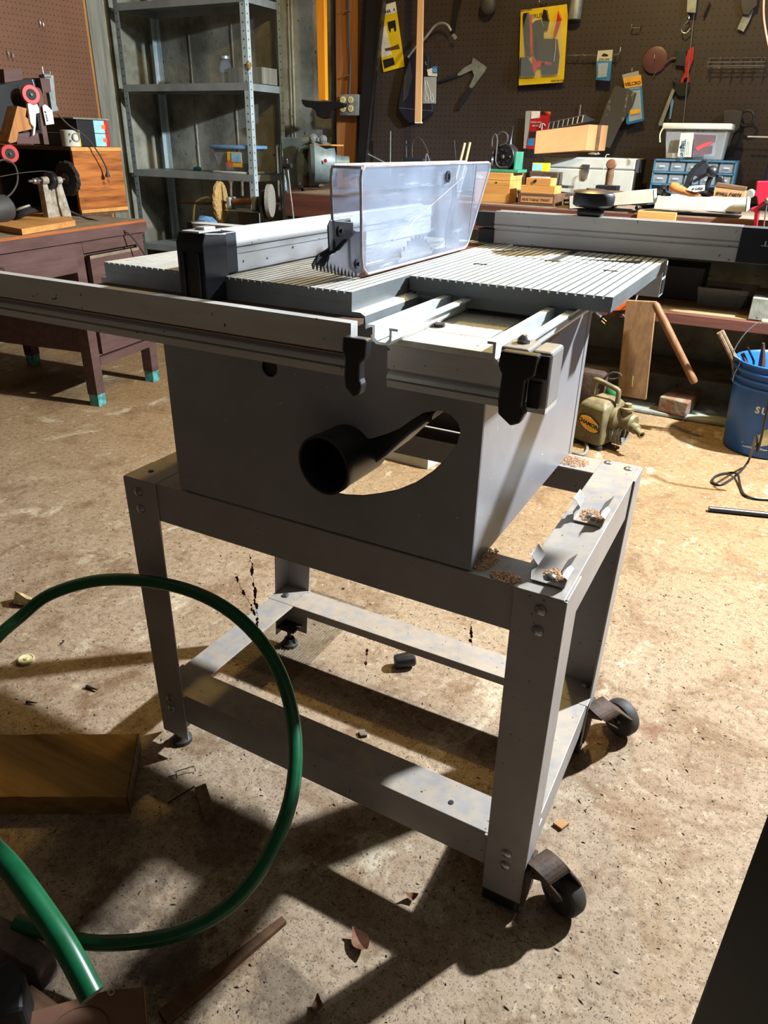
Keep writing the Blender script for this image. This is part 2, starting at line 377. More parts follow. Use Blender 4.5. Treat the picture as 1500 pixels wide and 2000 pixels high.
FLC = ((-3.03 + 3.6) / 2, (-2.2 + 3.345) / 2)
def concrete_floor():
    m = bpy.data.materials.new('concrete_floor'); m.use_nodes = True
    N = m.node_tree.nodes; L = m.node_tree.links; b = N['Principled BSDF']; b.inputs['Roughness'].default_value = 0.85; b.inputs['Specular IOR Level'].default_value = 0.25
    tc = N.new('ShaderNodeTexCoord')
    def noise(s, d, sock='Fac', st=(1, 1, 1), dist=0.0):
        mp = N.new('ShaderNodeMapping'); mp.inputs['Scale'].default_value = st; L.new(tc.outputs['Object'], mp.inputs[0])
        n = N.new('ShaderNodeTexNoise'); n.inputs['Scale'].default_value = s; n.inputs['Detail'].default_value = d; n.inputs['Distortion'].default_value = dist
        n.inputs['Roughness'].default_value = 0.65
        L.new(mp.outputs[0], n.inputs['Vector']); return n.outputs[sock]
    def ramp(src, a, c, lo=0.0, hi=1.0):
        r = N.new('ShaderNodeMapRange'); r.inputs[1].default_value = a; r.inputs[2].default_value = c; r.inputs[3].default_value = lo; r.inputs[4].default_value = hi
        L.new(src, r.inputs[0]); return r.outputs[0]
    def mixc(f, a, c):
        x = N.new('ShaderNodeMix'); x.data_type = 'RGBA'; L.new(f, x.inputs[0])
        for i, q in ((6, a), (7, c)):
            if isinstance(q, tuple): x.inputs[i].default_value = lin(q) + (1,)
            else: L.new(q, x.inputs[i])
        return x.outputs[2]
    c = mixc(ramp(noise(2.2, 6), 0.35, 0.65), (0.66, 0.57, 0.45), (0.58, 0.485, 0.37))
    # far floor is more ochre
    sp = N.new('ShaderNodeSeparateXYZ'); L.new(tc.outputs['Object'], sp.inputs[0])
    c = mixc(ramp(sp.outputs['Y'], -0.3, 0.9, 0.75, 0.0), c, (0.60, 0.52, 0.44))
    c = mixc(ramp(sp.outputs['Y'], 0.0, 1.0, 0.0, 0.75), c, (0.53, 0.41, 0.26))
    c = mixc(ramp(noise(9, 8, dist=0.8), 0.52, 0.66, 0, .35), c, (0.44, 0.31, 0.17))
    c = mixc(ramp(noise(5, 9, dist=0.8), 0.52, 0.66, 0, 0.8), c, (0.44, 0.33, 0.225))
    c = mixc(ramp(noise(7, 9, st=(1, 0.6, 1), dist=0.4), 0.58, 0.68, 0, 0.8), c, (0.76, 0.70, 0.60))
    c = mixc(ramp(noise(60, 12), 0.50, 0.64, 0, 0.5), c, (0.34, 0.25, 0.17))
    c = mixc(ramp(noise(55, 6), 0.58, 0.68, 0, 0.4), c, (0.80, 0.74, 0.64))
    c = mixc(ramp(noise(3.1, 5), 0.64, 0.72, 0, 0.65), c, (0.42, 0.24, 0.15))
    c = mixc(ramp(noise(330, 5), 0.58, 0.63, 0, 0.85), c, (0.13, 0.09, 0.065))
    c = mixc(ramp(noise(190, 4), 0.64, 0.67, 0, 0.9), c, (0.10, 0.07, 0.05))
    c = mixc(ramp(noise(420, 3), 0.64, 0.70, 0, 0.7), c, (0.88, 0.80, 0.70))
    # damp stains of irregular outline
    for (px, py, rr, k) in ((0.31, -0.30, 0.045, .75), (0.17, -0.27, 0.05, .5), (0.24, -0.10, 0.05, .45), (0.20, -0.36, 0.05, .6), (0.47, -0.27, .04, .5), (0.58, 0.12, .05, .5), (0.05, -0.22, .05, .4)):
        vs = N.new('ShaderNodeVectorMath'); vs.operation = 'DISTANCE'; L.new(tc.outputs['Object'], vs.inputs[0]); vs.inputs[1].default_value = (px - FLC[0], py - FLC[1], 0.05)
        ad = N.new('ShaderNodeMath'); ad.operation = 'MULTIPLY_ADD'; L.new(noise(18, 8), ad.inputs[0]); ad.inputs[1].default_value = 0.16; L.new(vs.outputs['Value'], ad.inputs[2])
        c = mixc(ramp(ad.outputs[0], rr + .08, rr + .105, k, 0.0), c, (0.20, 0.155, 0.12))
    L.new(c, b.inputs['Base Color'])
    bp = N.new('ShaderNodeBump'); bp.inputs['Strength'].default_value = 0.5; bp.inputs['Distance'].default_value = 0.004
    L.new(noise(70, 10), bp.inputs['Height']); L.new(bp.outputs[0], b.inputs['Normal'])
    return m
M['floor'] = concrete_floor()
M['concrete'] = mat('poured_concrete', (0.62, 0.62, 0.57), 0.9, 0, (0.36, 0.36, 0.32), scale=2.6, mix=(0.36, 0.62), bump=0.5, bscale=30, speck=(0.2, 0.2, 0.17), sscale=45, sthr=0.68, detail=12, spec=0.2)
M['concrete2'] = mat('concrete_light', (0.58, 0.58, 0.53), 0.9, 0, (0.40, 0.40, 0.35), scale=5, mix=(0.36, 0.62), bump=0.5, bscale=30, speck=(0.2, 0.2, 0.17), sscale=60, sthr=0.70, detail=12, spec=0.2)
M['greypost'] = wood('weathered_grey_timber', (0.50, 0.50, 0.46), (0.36, 0.35, 0.31), 'z', 0.85, 9)
M['stud'] = wood('orange_stud_timber', (0.62, 0.42, 0.24), (0.52, 0.33, 0.18), 'z', 0.7, 8)
M['black_iron'] = mat('black_iron', (0.12, 0.12, 0.13), 0.5, 0.4)
M['lathw'] = wood('pale_lath', (0.80, 0.64, 0.46), (0.72, 0.55, 0.37), 'z', 0.6, 10)
M['castside'] = mat('grey_casting', (0.42, 0.44, 0.45), 0.45, 0, (0.37, 0.39, 0.40), scale=20, dust=(0.66, 0.60, 0.50), damt=0.6, speck=(0.6, 0.55, 0.5), sscale=140, sthr=0.74)
M['handlew'] = wood('worn_handle_wood', (0.50, 0.35, 0.22), (0.38, 0.24, 0.14), 'z', 0.55, 12)
# ================================================================ SAW STAND
W, D, H = 0.71, 0.462, 0.57
T = 0.003
stand = thing('saw_stand', 'grey steel saw stand with four angle legs and two rear casters, carrying the table saw', 'stand', (0.355, 0.23, 0))
corner = {'fl': ((0, 0), (-0.006, 0.010), 1, 1), 'fr': ((W, 0), (W + 0.002, -0.004), -1, 1),
          'bl': ((0, D), (0.002, D - 0.060), 1, -1), 'br': ((W, D), (W - 0.002, D - 0.060), -1, -1)}
LEGW = 0.066
def leg(k):
    (tx, ty), (bx, by), sx, sy = corner[k]
    zb = 0.033
    def sec(x, y, z, wx, wy):
        return [V(p) for p in ((x, y, z), (x + sx * wx, y, z), (x + sx * wx, y + sy * T, z), (x + sx * T, y + sy * T, z), (x + sx * T, y + sy * wy, z), (x, y + sy * wy, z))]
    mb = MB(); back = k[0] == 'b'
    mb.loft([sec(bx, by, zb, LEGW * 0.92, 0.040 if back else 0.050), sec(tx, ty, H, LEGW, LEGW)])
    lg = mb.build('leg', M['paint'], stand, bevel=0.0012)
    # dome bolts
    for z in (H - 0.020, H - 0.050, 0.125, 0.100):
        f = (z - zb) / (H - zb); x = bx + (tx - bx) * f; y = by + (ty - by) * f
        b = MB(); b.lathe((x + sx * 0.03, y - sy * 0.0005, z), (0, -sy, 0), [(0, 0.0075), (0.002, 0.007), (0.0038, 0.0045), (0.0045, 0.001)], 16)
        b.build('bolt', M['steel'], lg, smooth=True)
    return lg
for k in corner: leg(k)
def zlerp(k, z):
    (tx, ty), (bx, by), _, _ = corner[k]; f = (z - 0.033) / (H - 0.033)
    return bx + (tx - bx) * f, by + (ty - by) * f
def rail_between(a, b, ztop, h, wf, inx, iny, name='rail', e=0.0035):
    """angle rail: web on the outside, flange on top pointing inwards"""
    (xa, ya), (xb, yb) = zlerp(a, ztop), zlerp(b, ztop)
    (xa2, ya2), (xb2, yb2) = zlerp(a, ztop - h), zlerp(b, ztop - h)
    n = V((inx, iny, 0))
    def sec(x, y, x2, y2):
        p = V((x, y, ztop)) + n * e; q = V((x2, y2, ztop - h)) + n * e
        return [p, p + n * wf, p + n * wf - V((0, 0, T)), p + n * T - V((0, 0, T)), q + n * T, q]
    mb = MB(); mb.loft([sec(xa, ya, xa2, ya2), sec(xb, yb, xb2, yb2)])
    return mb.build(name, M['paint'], stand, bevel=0.001)
rf = rail_between('fl', 'fr', H + 0.001, 0.066, 0.063, 0, 1, 'apron')
rail_between('bl', 'br', H + 0.001, 0.066, 0.063, 0, -1, 'apron')
rail_between('fl', 'bl', H + 0.0018, 0.066, 0.063, 1, 0, 'apron')
rr_ = rail_between('fr', 'br', H + 0.0018, 0.066, 0.063, -1, 0, 'apron')
rail_between('fl', 'fr', 0.144, 0.066, 0.066, 0, 1, 'lower_rail')
rail_between('bl', 'br', 0.144, 0.066, 0.066, 0, -1, 'lower_rail')
rail_between('fl', 'bl', 0.1432, 0.066, 0.063, 1, 0, 'lower_rail')
rail_between('fr', 'br', 0.1432, 0.066, 0.063, -1, 0, 'lower_rail')
# square hole, bolts on the flanges
for x, y, z in ((0.69, 0.44, H), (0.655, 0.45, H), (0.69, 0.40, 0.144), (0.03, 0.37, 0.144)):
    b = MB(); b.lathe((x, y, z + 0.001), (0, 0, 1), [(0, 0.008), (0.002, 0.0072), (0.0042, 0.003)], 16); b.build('bolt', M['steel'], stand, smooth=True)
for p in (PX(295, 920, z=0.5725), PX(881, 1567, z=0.1445), PX(670, 1150, z=0.1445)):
    b = MB(); b.cyl(p, p + V((0, 0, 0.0006)), 0.0042, n=12); b.build('hole', M['ink'], stand)
# levelling feet under the left legs, black end plugs under the right ones
for k in ('fl', 'bl'):
    bx, by = corner[k][1]; sy = corner[k][3]
    b = MB(); b.cyl((bx + 0.024, by + sy * 0.02, 0.016), (bx + 0.024, by + sy * 0.02, 0.055), 0.005, n=10)
    b.lathe((bx + 0.024, by + sy * 0.02, 0), (0, 0, 1), [(0, 0.019), (0.008, 0.019), (0.012, 0.014), (0.020, 0.012), (0.024, 0.006)], 18)
    b.box(bx + 0.004, bx + 0.050, by + sy * 0.004, by + sy * 0.040, 0.052, 0.056)
    b.build('levelling_foot', M['rubber'], stand, smooth=True)
for k in ('fr', 'br'):
    bx, by = corner[k][1]; sy = corner[k][3]
    b = MB(); b.box(bx - 0.060, bx - 0.001, by + sy * 0.000, by + sy * 0.038, 0.010, 0.034, 0.002); b.build('end_plug', M['black'], stand)
# casters bolted outside the right legs
def caster(cx, cy, lx, ly, zt, axis_deg):
    ax = V((math.cos(R(axis_deg)), math.sin(R(axis_deg)), 0))       # wheel axle
    fw = V((-ax.y, ax.x, 0))
    c = V((cx, cy, 0.038)); r = 0.0375
    root = MB()
    # mounting plate against the leg and swivel housing
    root.box(lx + 0.001, lx + 0.006, ly - 0.004, ly + 0.045, 0.035, zt, 0.001)
    top = V((lx + 0.026, ly + 0.030, zt - 0.022))
    root.cyl(V((lx + 0.004, ly + 0.026, zt - 0.022)), top, 0.012, n=16)
    # fork: two curved cheeks sweeping down to the axle
    for s in (-1, 1):
        o = ax * (0.019 * s)
        A = top + V((0, 0, 0.014)) + o; B = c + o
        side = (B - A).normalized(); up = side.cross(ax).normalized()
        prof = []
        n = 9
        outl, outr = [], []
        for i in range(n + 1):
            t = i / n
            mid = A.lerp(B, t) + up * (0.012 * math.sin(math.pi * t))
            wdt = 0.019 * (1 - t) + 0.010 * t + 0.004 * math.sin(math.pi * t)
            outl.append(mid + up * wdt); outr.append(mid - up * wdt)
        arc = [A + ((A - B).normalized() * math.sin(math.pi * q / 8) + up * math.cos(math.pi * q / 8)) * 0.0215 for q in range(1, 8)]
        ring = outl + list(reversed(outr)) + list(reversed(arc))
        root.loft([ring, [q + ax * (0.0025 * s) for q in ring]])
    A = top + V((0, 0, 0.014)); dn = (c - A).normalized(); fr = dn.cross(ax).normalized()
    hood = []
    for i in range(13):
        a = math.pi * (i / 12) * 1.15 - 0.2
        d_ = (fr * math.cos(a) - dn * math.sin(a)); hood.append([A + ax * k + d_ * q for k, q in ((-0.0215, 0.0205), (0.0215, 0.0205), (0.0215, 0.023), (-0.0215, 0.023))])
    root.loft(hood)
    fk = root.build('caster_fork', M['rust'], stand)
    w = MB(); w.lathe(c - ax * 0.014, ax, [(0, 0.010), (0.001, 0.026), (0.0005, r * 0.74), (0, r * 0.80), (0.002, r * 0.94), (0.007, r), (0.021, r), (0.026, r * 0.94), (0.028, r * 0.80), (0.0275, r * 0.74), (0.027, 0.026), (0.028, 0.010)], 40)
    wl = w.build('caster_wheel', M['rubber'], fk, smooth=True)
    h = MB(); h.lathe(c - ax * 0.0235, ax, [(0, 0.003), (0.002, 0.0075), (0.004, 0.009), (0.010, 0.012), (0.037, 0.012), (0.043, 0.009), (0.045, 0.0075), (0.047, 0.003)], 18)
    h.build('axle', M['dsteel'], fk, smooth=True)
caster(0.763, 0.046, W + 0.002, -0.004, 0.105, 62)
caster(0.758, 0.474, W - 0.004, 0.372, 0.112, 62)
# two push-stick clips riveted on the right apron
def clip(x0, x1, y, ln=0.045):
    zb = H + 0.0035
    def prof(xs, sgn):
        return [(xs, zb), (xs + sgn * -0.001, zb + 0.014), (xs + sgn * 0.005, zb + 0.019), (xs + sgn * 0.0065, zb + 0.023), (xs - sgn * 0.003, zb + 0.034)]
    mb = MB()
    a = prof(x0, 1); b = prof(x1, -1)
    a = [(p[0], p[1]) for p in a]; path = list(reversed(a)) + b
    t = 0.0016; inner = []
    for i, p in enumerate(path):
        q0 = path[max(i - 1, 0)]; q1 = path[min(i + 1, len(path) - 1)]
        dx, dz = q1[0] - q0[0], q1[1] - q0[1]; l = math.hypot(dx, dz)
        inner.append((p[0] - dz / l * t * -1, p[1] + dx / l * t))
    mb.loft([[V((p[0], y, p[1])), V((p[0], y + ln, p[1])), V((q[0], y + ln, q[1])), V((q[0], y, q[1]))] for p, q in zip(path, inner)])
    c = mb.build('push_stick_clip', M['paint'], stand)
    b = MB(); b.lathe(((x0 + x1) / 2, y + ln * 0.5, zb + 0.001), (0, 0, 1), [(0, 0.0085), (0.002, 0.008), (0.005, 0.0045), (0.006, 0.001)], 16); b.build('rivet', M['steel'], c, smooth=True)
clip(0.658, 0.699, 0.022, 0.030)
clip(0.661, 0.701, 0.205, 0.034)

# ================================================================ TABLE SAW
saw = thing('table_saw', 'grey benchtop table saw with ribbed top and oval blade-tilt opening, bolted on the steel stand', 'table saw', (0.35, 0.22, H + 0.002))
x0, x1, yf, yb, z0, z1 = 0.114, 0.586, 0.005, 0.452, H + 0.003, 0.862
oval = [(0.335, 0.672), (0.338, 0.655), (0.347, 0.642), (0.362, 0.635), (0.383, 0.632), (0.405, 0.634), (0.430, 0.639), (0.455, 0.648), (0.480, 0.659), (0.505, 0.675), (0.527, 0.695), (0.545, 0.717), (0.556, 0.737), (0.559, 0.752), (0.555, 0.762), (0.546, 0.769), (0.535, 0.772), (0.522, 0.770), (0.510, 0.765), (0.497, 0.755), (0.480, 0.740), (0.463, 0.730), (0.445, 0.721), (0.420, 0.713), (0.395, 0.708), (0.370, 0.702), (0.350, 0.692)]
hole2 = [(0.292 + 0.0125 * math.cos(a * math.pi / 8), 0.787 + 0.0125 * math.sin(a * math.pi / 8)) for a in range(16)]
def plate_with_holes(mb, outer, holes, y, t):
    """flat plate in the x-z plane with cut-outs, thickness t in +y"""
    b = bmesh.new()
    def loop(pts):
        vs = [b.verts.new((p[0], y, p[1])) for p in pts]
        return [b.edges.new((vs[i], vs[(i + 1) % len(vs)])) for i in range(len(vs))]
    es = loop(outer)
    for h in holes: es += loop(h)
    bmesh.ops.triangle_fill(b, use_beauty=True, use_dissolve=False, edges=es)
    r = bmesh.ops.extrude_face_region(b, geom=b.faces[:])
    bmesh.ops.translate(b, vec=(0, t, 0), verts=[g for g in r['geom'] if isinstance(g, bmesh.types.BMVert)])
    mb.join(b)
mb = MB()
plate_with_holes(mb, [(x0, z0), (x1, z0), (x1, z1), (x0, z1)], [oval, hole2], yf, T)
mb.box(x0, x0 + T, yf + T, yb, z0, z1)
mb.box(x1 - T, x1, yf + T, yb, z0, z1)
mb.box(x0, x1, yb - T, yb, z0, z1)
# rear corner post flange standing proud of the right side
mb.box(x1 - 0.002, x1 + 0.001, yb, yb + 0.018, z0, z1)
mb.box(x1 - 0.024, x1 + 0.001, yb + 0.016, yb + 0.019, z0, z1)
body = mb.build('cabinet', M['cab'], saw, bevel=0.001)
mb = MB(); mb.cyl((0.292, yf + 0.004, 0.787), (0.292, yf + 0.012, 0.787), 0.016, n=18); mb.build('hole_shade_disc', M['black'], saw)  # black disc added behind the small hole, stands for the shade inside
mb = MB(); mb.box(x0 + 0.06, x1 - 0.12, 0.12, 0.40, 0.77, 0.845, 0.01); mb.cyl((0.30, 0.30, 0.76), (0.46, 0.30, 0.76), 0.055, n=24); mb.build('motor_housing', M['black'], saw)
# dust spout: collar in the opening, curved shroud sweeping up to the right
mb = MB()
c0 = V((0.404, -0.046, 0.694)); ax = V((0.10, 1, 0.02)).normalized()
mb.lathe(c0, ax, [(0.0, 0.0355), (0.0, 0.0385), (0.010, 0.0385), (0.012, 0.0375), (0.085, 0.036), (0.085, 0.033), (0.010, 0.0335), (0.0, 0.0355)], 40, cap=False)
mb.build('dust_port', M['black'], saw, smooth=True)
mb = MB()
sp_ = [(634, 853), (660, 858), (683, 861), (705, 860), (727, 855), (752, 843), (777, 829), (797, 815), (816, 806), (830, 802.5), (849, 803), (838, 822), (820, 836), (800, 850), (777, 870), (752, 893), (722, 915), (690, 938), (676, 934), (640, 940)]
wallpoly(mb, sp_, 0.0125, 0.075); mb.build('dust_shroud', M['black'], saw, bevel=0.004)
b = MB(); b.rock(PX(836, 818, y=0.010), 0.0045, (1, .6, 1), 4, .3); b.build('bolt', M['rust'], saw)
mb = MB(); mb.tube([(0.425, -0.028, 0.704), (0.405, -0.012, 0.712)], 0.004, 8); mb.build('spout_rib', M['dsteel'], saw)

# --- fixed ribbed table
def ribbed(xa, xb, pitch, ztop, zbot, groove=0.0026, gw=0.0026):
    pts = [(xa, zbot), (xa, ztop)]
    n = int((xb - xa) / pitch)
    for i in range(1, n):
        x = xa + i * (xb - xa) / n
        pts += [(x - gw / 2, ztop), (x - gw / 2 + 0.0004, ztop - groove), (x + gw / 2 - 0.0004, ztop - groove), (x + gw / 2, ztop)]
    pts += [(xb, ztop), (xb, zbot)]
    return pts
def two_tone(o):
    # pale material on upward faces, darker grey on sides and undersides
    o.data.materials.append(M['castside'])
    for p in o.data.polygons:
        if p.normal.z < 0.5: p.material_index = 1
TY0, TY1 = -0.028, 0.500
mb = MB()
pts = ribbed(0.059, 0.434, 0.0092, 0.90, 0.888)
mb.prism(pts, 'y', TY0, TY1)
mb.prism([(0.0592, 0.8882), (0.4338, 0.8882), (0.4338, 0.879), (0.445, 0.879), (0.4505, 0.876), (0.4515, 0.868), (0.4515, 0.862), (0.050, 0.862), (0.050, 0.880), (0.0592, 0.880)], 'y', TY0, TY1)
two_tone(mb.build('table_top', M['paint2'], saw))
mb = MB(); mb.box(0.362, 0.400, 0.06, 0.46, 0.8975, 0.9006, 0.0005); mb.build('throat_plate', M['reddust'], saw)
# --- sliding ribbed table on the right
EY0, EY1 = 0.108, 0.470
mb = MB()
mb.prism(ribbed(0.437, 0.686, 0.0100, 0.90, 0.889, 0.0028, 0.0027), 'y', EY0, EY1)
mb.box(0.437, 0.6855, EY0 + 0.0005, EY1 - 0.001, 0.883, 0.8892); mb.box(0.445, 0.642, EY0 + 0.003, EY1 - 0.001, 0.869, 0.8835)
mb.box(0.452, 0.470, EY0 - 0.0005, EY0 + 0.002, 0.875, 0.8775); mb.box(0.497, 0.510, EY0 - 0.0005, EY0 + 0.002, 0.875, 0.8775)
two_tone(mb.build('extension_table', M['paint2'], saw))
# miter slot, protractor arcs and the slots cast in the extension table
ext = [o for o in saw.children if o.name.startswith('extension_table')][0]
mb = MB(); mb.box(0.5435, 0.553, 0.345, EY1 - 0.004, 0.9001, 0.9006); mb.box(0.537, 0.559, 0.338, 0.346, 0.9001, 0.9006); mb.build('gauge_slot', M['ink'], ext)
for r0_ in (0.055, 0.062):
    mb = MB(); mb.tube([(0.402 + r0_ * math.cos(R(a)) * 1.2, 0.44 - r0_ * math.sin(R(a)), 0.9001) for a in range(5, 60, 6)], 0.0006, 5); mb.build('scale_arc', M['ink'], ext)
for i in range(7):
    mb = MB(); mb.tube([(0.575 + i * 0.001, 0.385, 0.9001), (0.66, 0.392 + i * 0.005, 0.9001)], 0.0005, 4); mb.build('scale_line', M['ink'], ext)
for i in range(16):
    mb = MB(); x_ = 0.475 + i * 0.013; mb.box(x_, x_ + .006, 0.352 - i * .0004, 0.3532 - i * .0004, 0.9001, 0.9004); mb.build('scale_dash', M['ink'], ext)
for a, b_ in ((0.475, 0.250), (0.640, 0.300)):
    mb = MB(); mb.box(a - 0.007, a + 0.007, b_ - 0.0015, b_ + 0.0015, 0.9001, 0.9007); mb.cyl((a - 0.007, b_, 0.9), (a - 0.007, b_, 0.9007), 0.003, n=10); mb.cyl((a + 0.007, b_, 0.9), (a + 0.007, b_, 0.9007), 0.003, n=10); mb.build('bone_slot', M['ink'], ext)
# --- extension deck below, with two U channels
mb = MB(); mb.box(0.470, 0.622, -0.050, 0.17, 0.855, 0.862, 0.0008); dk = mb.build('slide_deck', M['paint2'], saw)
b = MB(); hp = PX(858, 637, z=0.8625); b.cyl(hp, hp + V((0, 0, 0.003)), 0.0065, n=14); b.build('bolt', M['rust'], dk)
def channel(xa, xb, y0c, y1c, zt, zb):
    t = 0.0028
    mb = MB()
    # ⊔ section with out-turned lips
    p = [(xa - 0.006, zt), (xa + t, zt), (xa + t, zb + 0.007), (xa + t + 0.004, zb + t), (xb - t - 0.004, zb + t), (xb - t, zb + 0.007), (xb - t, zt - 0.001), (xb + 0.007, zt - 0.001), (xb + 0.007, zt - 0.0035), (xb, zt - 0.0035), (xb, zb + 0.005), (xb - 0.004, zb), (xa + 0.004, zb), (xa, zb + 0.005), (xa, zt - 0.0025), (xa - 0.006, zt - 0.0025)]
    mb.prism(p, 'y', y0c, y1c)
    return mb.build('slide_channel', M['chan'], saw)
channel(0.490, 0.512, -0.082, 0.24, 0.8815, 0.8625)
channel(0.620, 0.640, -0.082, 0.24, 0.8815, 0.8600)
mb = MB(); mb.box(0.590, 0.618, 0.05, 0.17, 0.800, 0.845, 0.006); mb.build('side_tube', M['paint'], saw)
# --- front rails
def rail_x(xa, xb, y, zb, zt, th, name, m):
    h = zt - zb
    p = [(y + th, zb), (y + th, zt), (y, zt), (y, zb + 0.44 * h), (y + 0.006, zb + 0.41 * h), (y + 0.006, zb + 0.36 * h), (y + 0.001, zb + 0.30 * h), (y - 0.002, zb + 0.22 * h), (y + 0.003, zb + 0.17 * h), (y, zb + 0.15 * h), (y, zb)]
    mb = MB(); mb.prism(p, 'x', xa, xb); return mb.build(name, m, saw)
rl = rail_x(-0.42, 0.487, -0.120, 0.836, 0.8895, 0.013, 'front_rail', M['alu'])
b = MB(); b.box(-0.42, 0.487, -0.1201, -0.114, 0.8585, 0.8602); b.build('dust_line', M['reddust'], rl)
b = MB(); b.box(0.058, 0.45, -0.100, -0.029, 0.868, 0.874); b.build('rail_ledge', M['oldwood'], saw)
rail_x(0.490, 0.668, -0.048, 0.808, 0.8545, 0.040, 'slide_rail', M['alu'])
rr2 = rail_x(-0.27, 0.678, 0.540, 0.838, 0.8890, -0.035, 'rear_rail', M['alu'])
for q_ in ((-0.274, -0.262, 0.502, 0.544, 0.836, 0.891), (0.6775, 0.6795, 0.509, 0.535, 0.869, 0.884), (0.6775, 0.6795, 0.509, 0.535, 0.842, 0.864)):
    b = MB(); b.box(*q_); b.build('rail_end_cap', M['black'], rr2)
# --- black lever handles on the front
def lever(x, y, zt, zb, w):
    pts = [(x - w * .55, zt), (x + w * .65, zt), (x + w * .6, zt - 0.018), (x + w * .32, zt - 0.024), (x + w * .30, zb + 0.016), (x + w * .42, zb + 0.010), (x + w * .30, zb + 0.001), (x + 0.000, zb - 0.003), (x - w * .45, zb + 0.006), (x - w * .50, zb + 0.018), (x - w * .45, zt - 0.020), (x - w * .6, zt - 0.013)]
    mb = MB(); mb.prism(pts, 'y', y, y + 0.012); return mb.build('lever_handle', M['black'], saw, bevel=0.002)
lever(0.499, -0.136, 0.880, 0.824, 0.022)
lever(0.662, -0.138, 0.889, 0.826, 0.028)
mb = MB(); mb.box(0.642, 0.6675, -0.124, -0.086, 0.866, 0.8895, 0.002); mb.box(0.6695, 0.6885, -0.124, -0.086, 0.838, 0.8895, 0.003); mb.box(0.650, 0.667, -0.090, -0.047, 0.842, 0.854, 0.001); mb.build('rail_bracket', M['paint'], saw)
for za_, zb2_ in ((0.866, 0.887), (0.839, 0.863)):
    mb = MB(); mb.box(0.671, 0.6875 if za_ > .85 else 0.683, -0.127, -0.1235, za_, zb2_, 0.001); mb.build('bracket_plug', M['black'], saw)
b = MB(); b.lathe((0.655, -0.100, 0.8895), (0, 0, 1), [(0, 0.0062), (0.003, 0.0064), (0.006, 0.0035), (0.007, 0.001)], 12); b.build('bolt', M['steel'], saw, smooth=True)

# --- blade and guard
bc = V((0.384, 0.233, 0.862)); br = 0.070
mb = MB()
n = 36; ring = []
for i in range(n):
    a = 2 * math.pi * i / n
    for da, rr in ((0, 1.0), (0.05, 1.015), (0.062, 0.93), (0.13, 0.955)):
        ring.append((bc.y + br * rr * math.cos(a + da), bc.z + br * rr * math.sin(a + da)))
mb.prism(ring, 'x', bc.x - 0.0011, bc.x + 0.0011)
mb.build('saw_blade', M['steel'], saw)
gx0, gx1 = 0.3635, 0.405
prof = [(0.060, 0.905), (0.049, 0.913), (0.046, 0.925), (0.043, 1.010), (0.045, 1.018), (0.052, 1.022), (0.436, 1.022), (0.443, 1.020), (0.445, 1.014), (0.380, 0.918), (0.372, 0.909), (0.362, 0.905)]
gt = 0.0024
mb = MB()
for xx in (gx0, gx1 - gt): mb.prism(prof, 'x', xx, xx + gt)
mb.box(gx0 + gt, gx1 - gt, 0.046, 0.443, 1.0198, 1.0220)
gd = mb.build('blade_guard', M['guard'], saw, bevel=0.0006)
# thick edge bead of the moulding
mb = MB()
mb.tube([(gx1 - gt / 2, p[0], p[1]) for p in prof + prof[:1]], 0.0017, 6)
mb.tube([(gx0 + gt / 2, p[0], p[1]) for p in prof + prof[:1]], 0.0017, 6)
mb.tube([(gx0 + 0.001, 0.045, 1.0205), (gx1 - 0.001, 0.045, 1.0205)], 0.0017, 6)
mb.build('guard_edge', M['guard_edge'], gd, smooth=True)
b = MB(); pv = PX(874, 345, x=gx1 + 0.0008); b.lathe(pv, (1, 0, 0), [(0, 0.0075), (0.0018, 0.0075), (0.0022, 0.004), (0.0005, 0.0035)], 20); b.build('pivot_bush', M['dsteel'], gd, smooth=True)
mb = MB(); mb.prism([(0.335, 0.905), (0.330, 0.935), (0.352, 0.975), (0.340, 1.016), (0.352, 1.016), (0.380, 0.94), (0.384, 0.905)], 'x', 0.3835, 0.3855); mb.build('riving_knife', M['steel'], gd)
# arm line moulded in the guard
mb = MB(); mb.tube([(gx1 + 0.0004, 0.335, 1.004), (gx1 + 0.0004, 0.12, 0.938)], 0.0007, 5); mb.tube([(gx1 + 0.0004, 0.385, 1.019), (gx1 + 0.0004, 0.372, 0.925)], 0.0006, 5); mb.build('moulded_line', M['guard_edge'], gd)
# anti-kickback pawls sticking out of the front
def pawl(xc, dy, dz):
    top = [(-0.022, 0.9225), (-0.010, 0.932), (0.010, 0.936), (0.050, 0.953), (0.072, 0.951), (0.072, 0.912), (0.052, 0.902)]
    teeth = []
    yy = 0.050; zz = 0.9015
    for i in range(9):
        teeth += [(yy - 0.003, zz + 0.0065 + i * 0.0006), (yy - 0.0075, zz + 0.0005)]
        yy -= 0.0078; zz += 0.0019
    p = [(a + dy, b + dz) for a, b in top + teeth]
    mb = MB(); mb.prism(p, 'x', xc - 0.001, xc + 0.001)
    return mb.build('kickback_pawl', M['dsteel'], gd)
pawl(0.394, 0.0, 0.0); pawl(0.3765, 0.004, 0.0)
mb = MB(); mb.prism([(0.006, 0.935), (0.004, 0.962), (0.010, 0.968), (0.060, 0.962), (0.060, 0.930)], 'x', 0.3825, 0.3845); mb.box(0.378, 0.3815, 0.020, 0.060, 0.948, 0.966, 0.002); mb.build('pawl_bracket', M['black'], gd, bevel=0.001)
for p in ((0.3950, 0.050, 0.917), (0.3850, 0.028, 0.955)):
    b = MB(); b.lathe(p, (1, 0, 0), [(0, 0.0055), (0.001, 0.0058), (0.0015, 0.0025), (0.0045, 0.0022)], 14); b.build('screw', M['black'], gd)

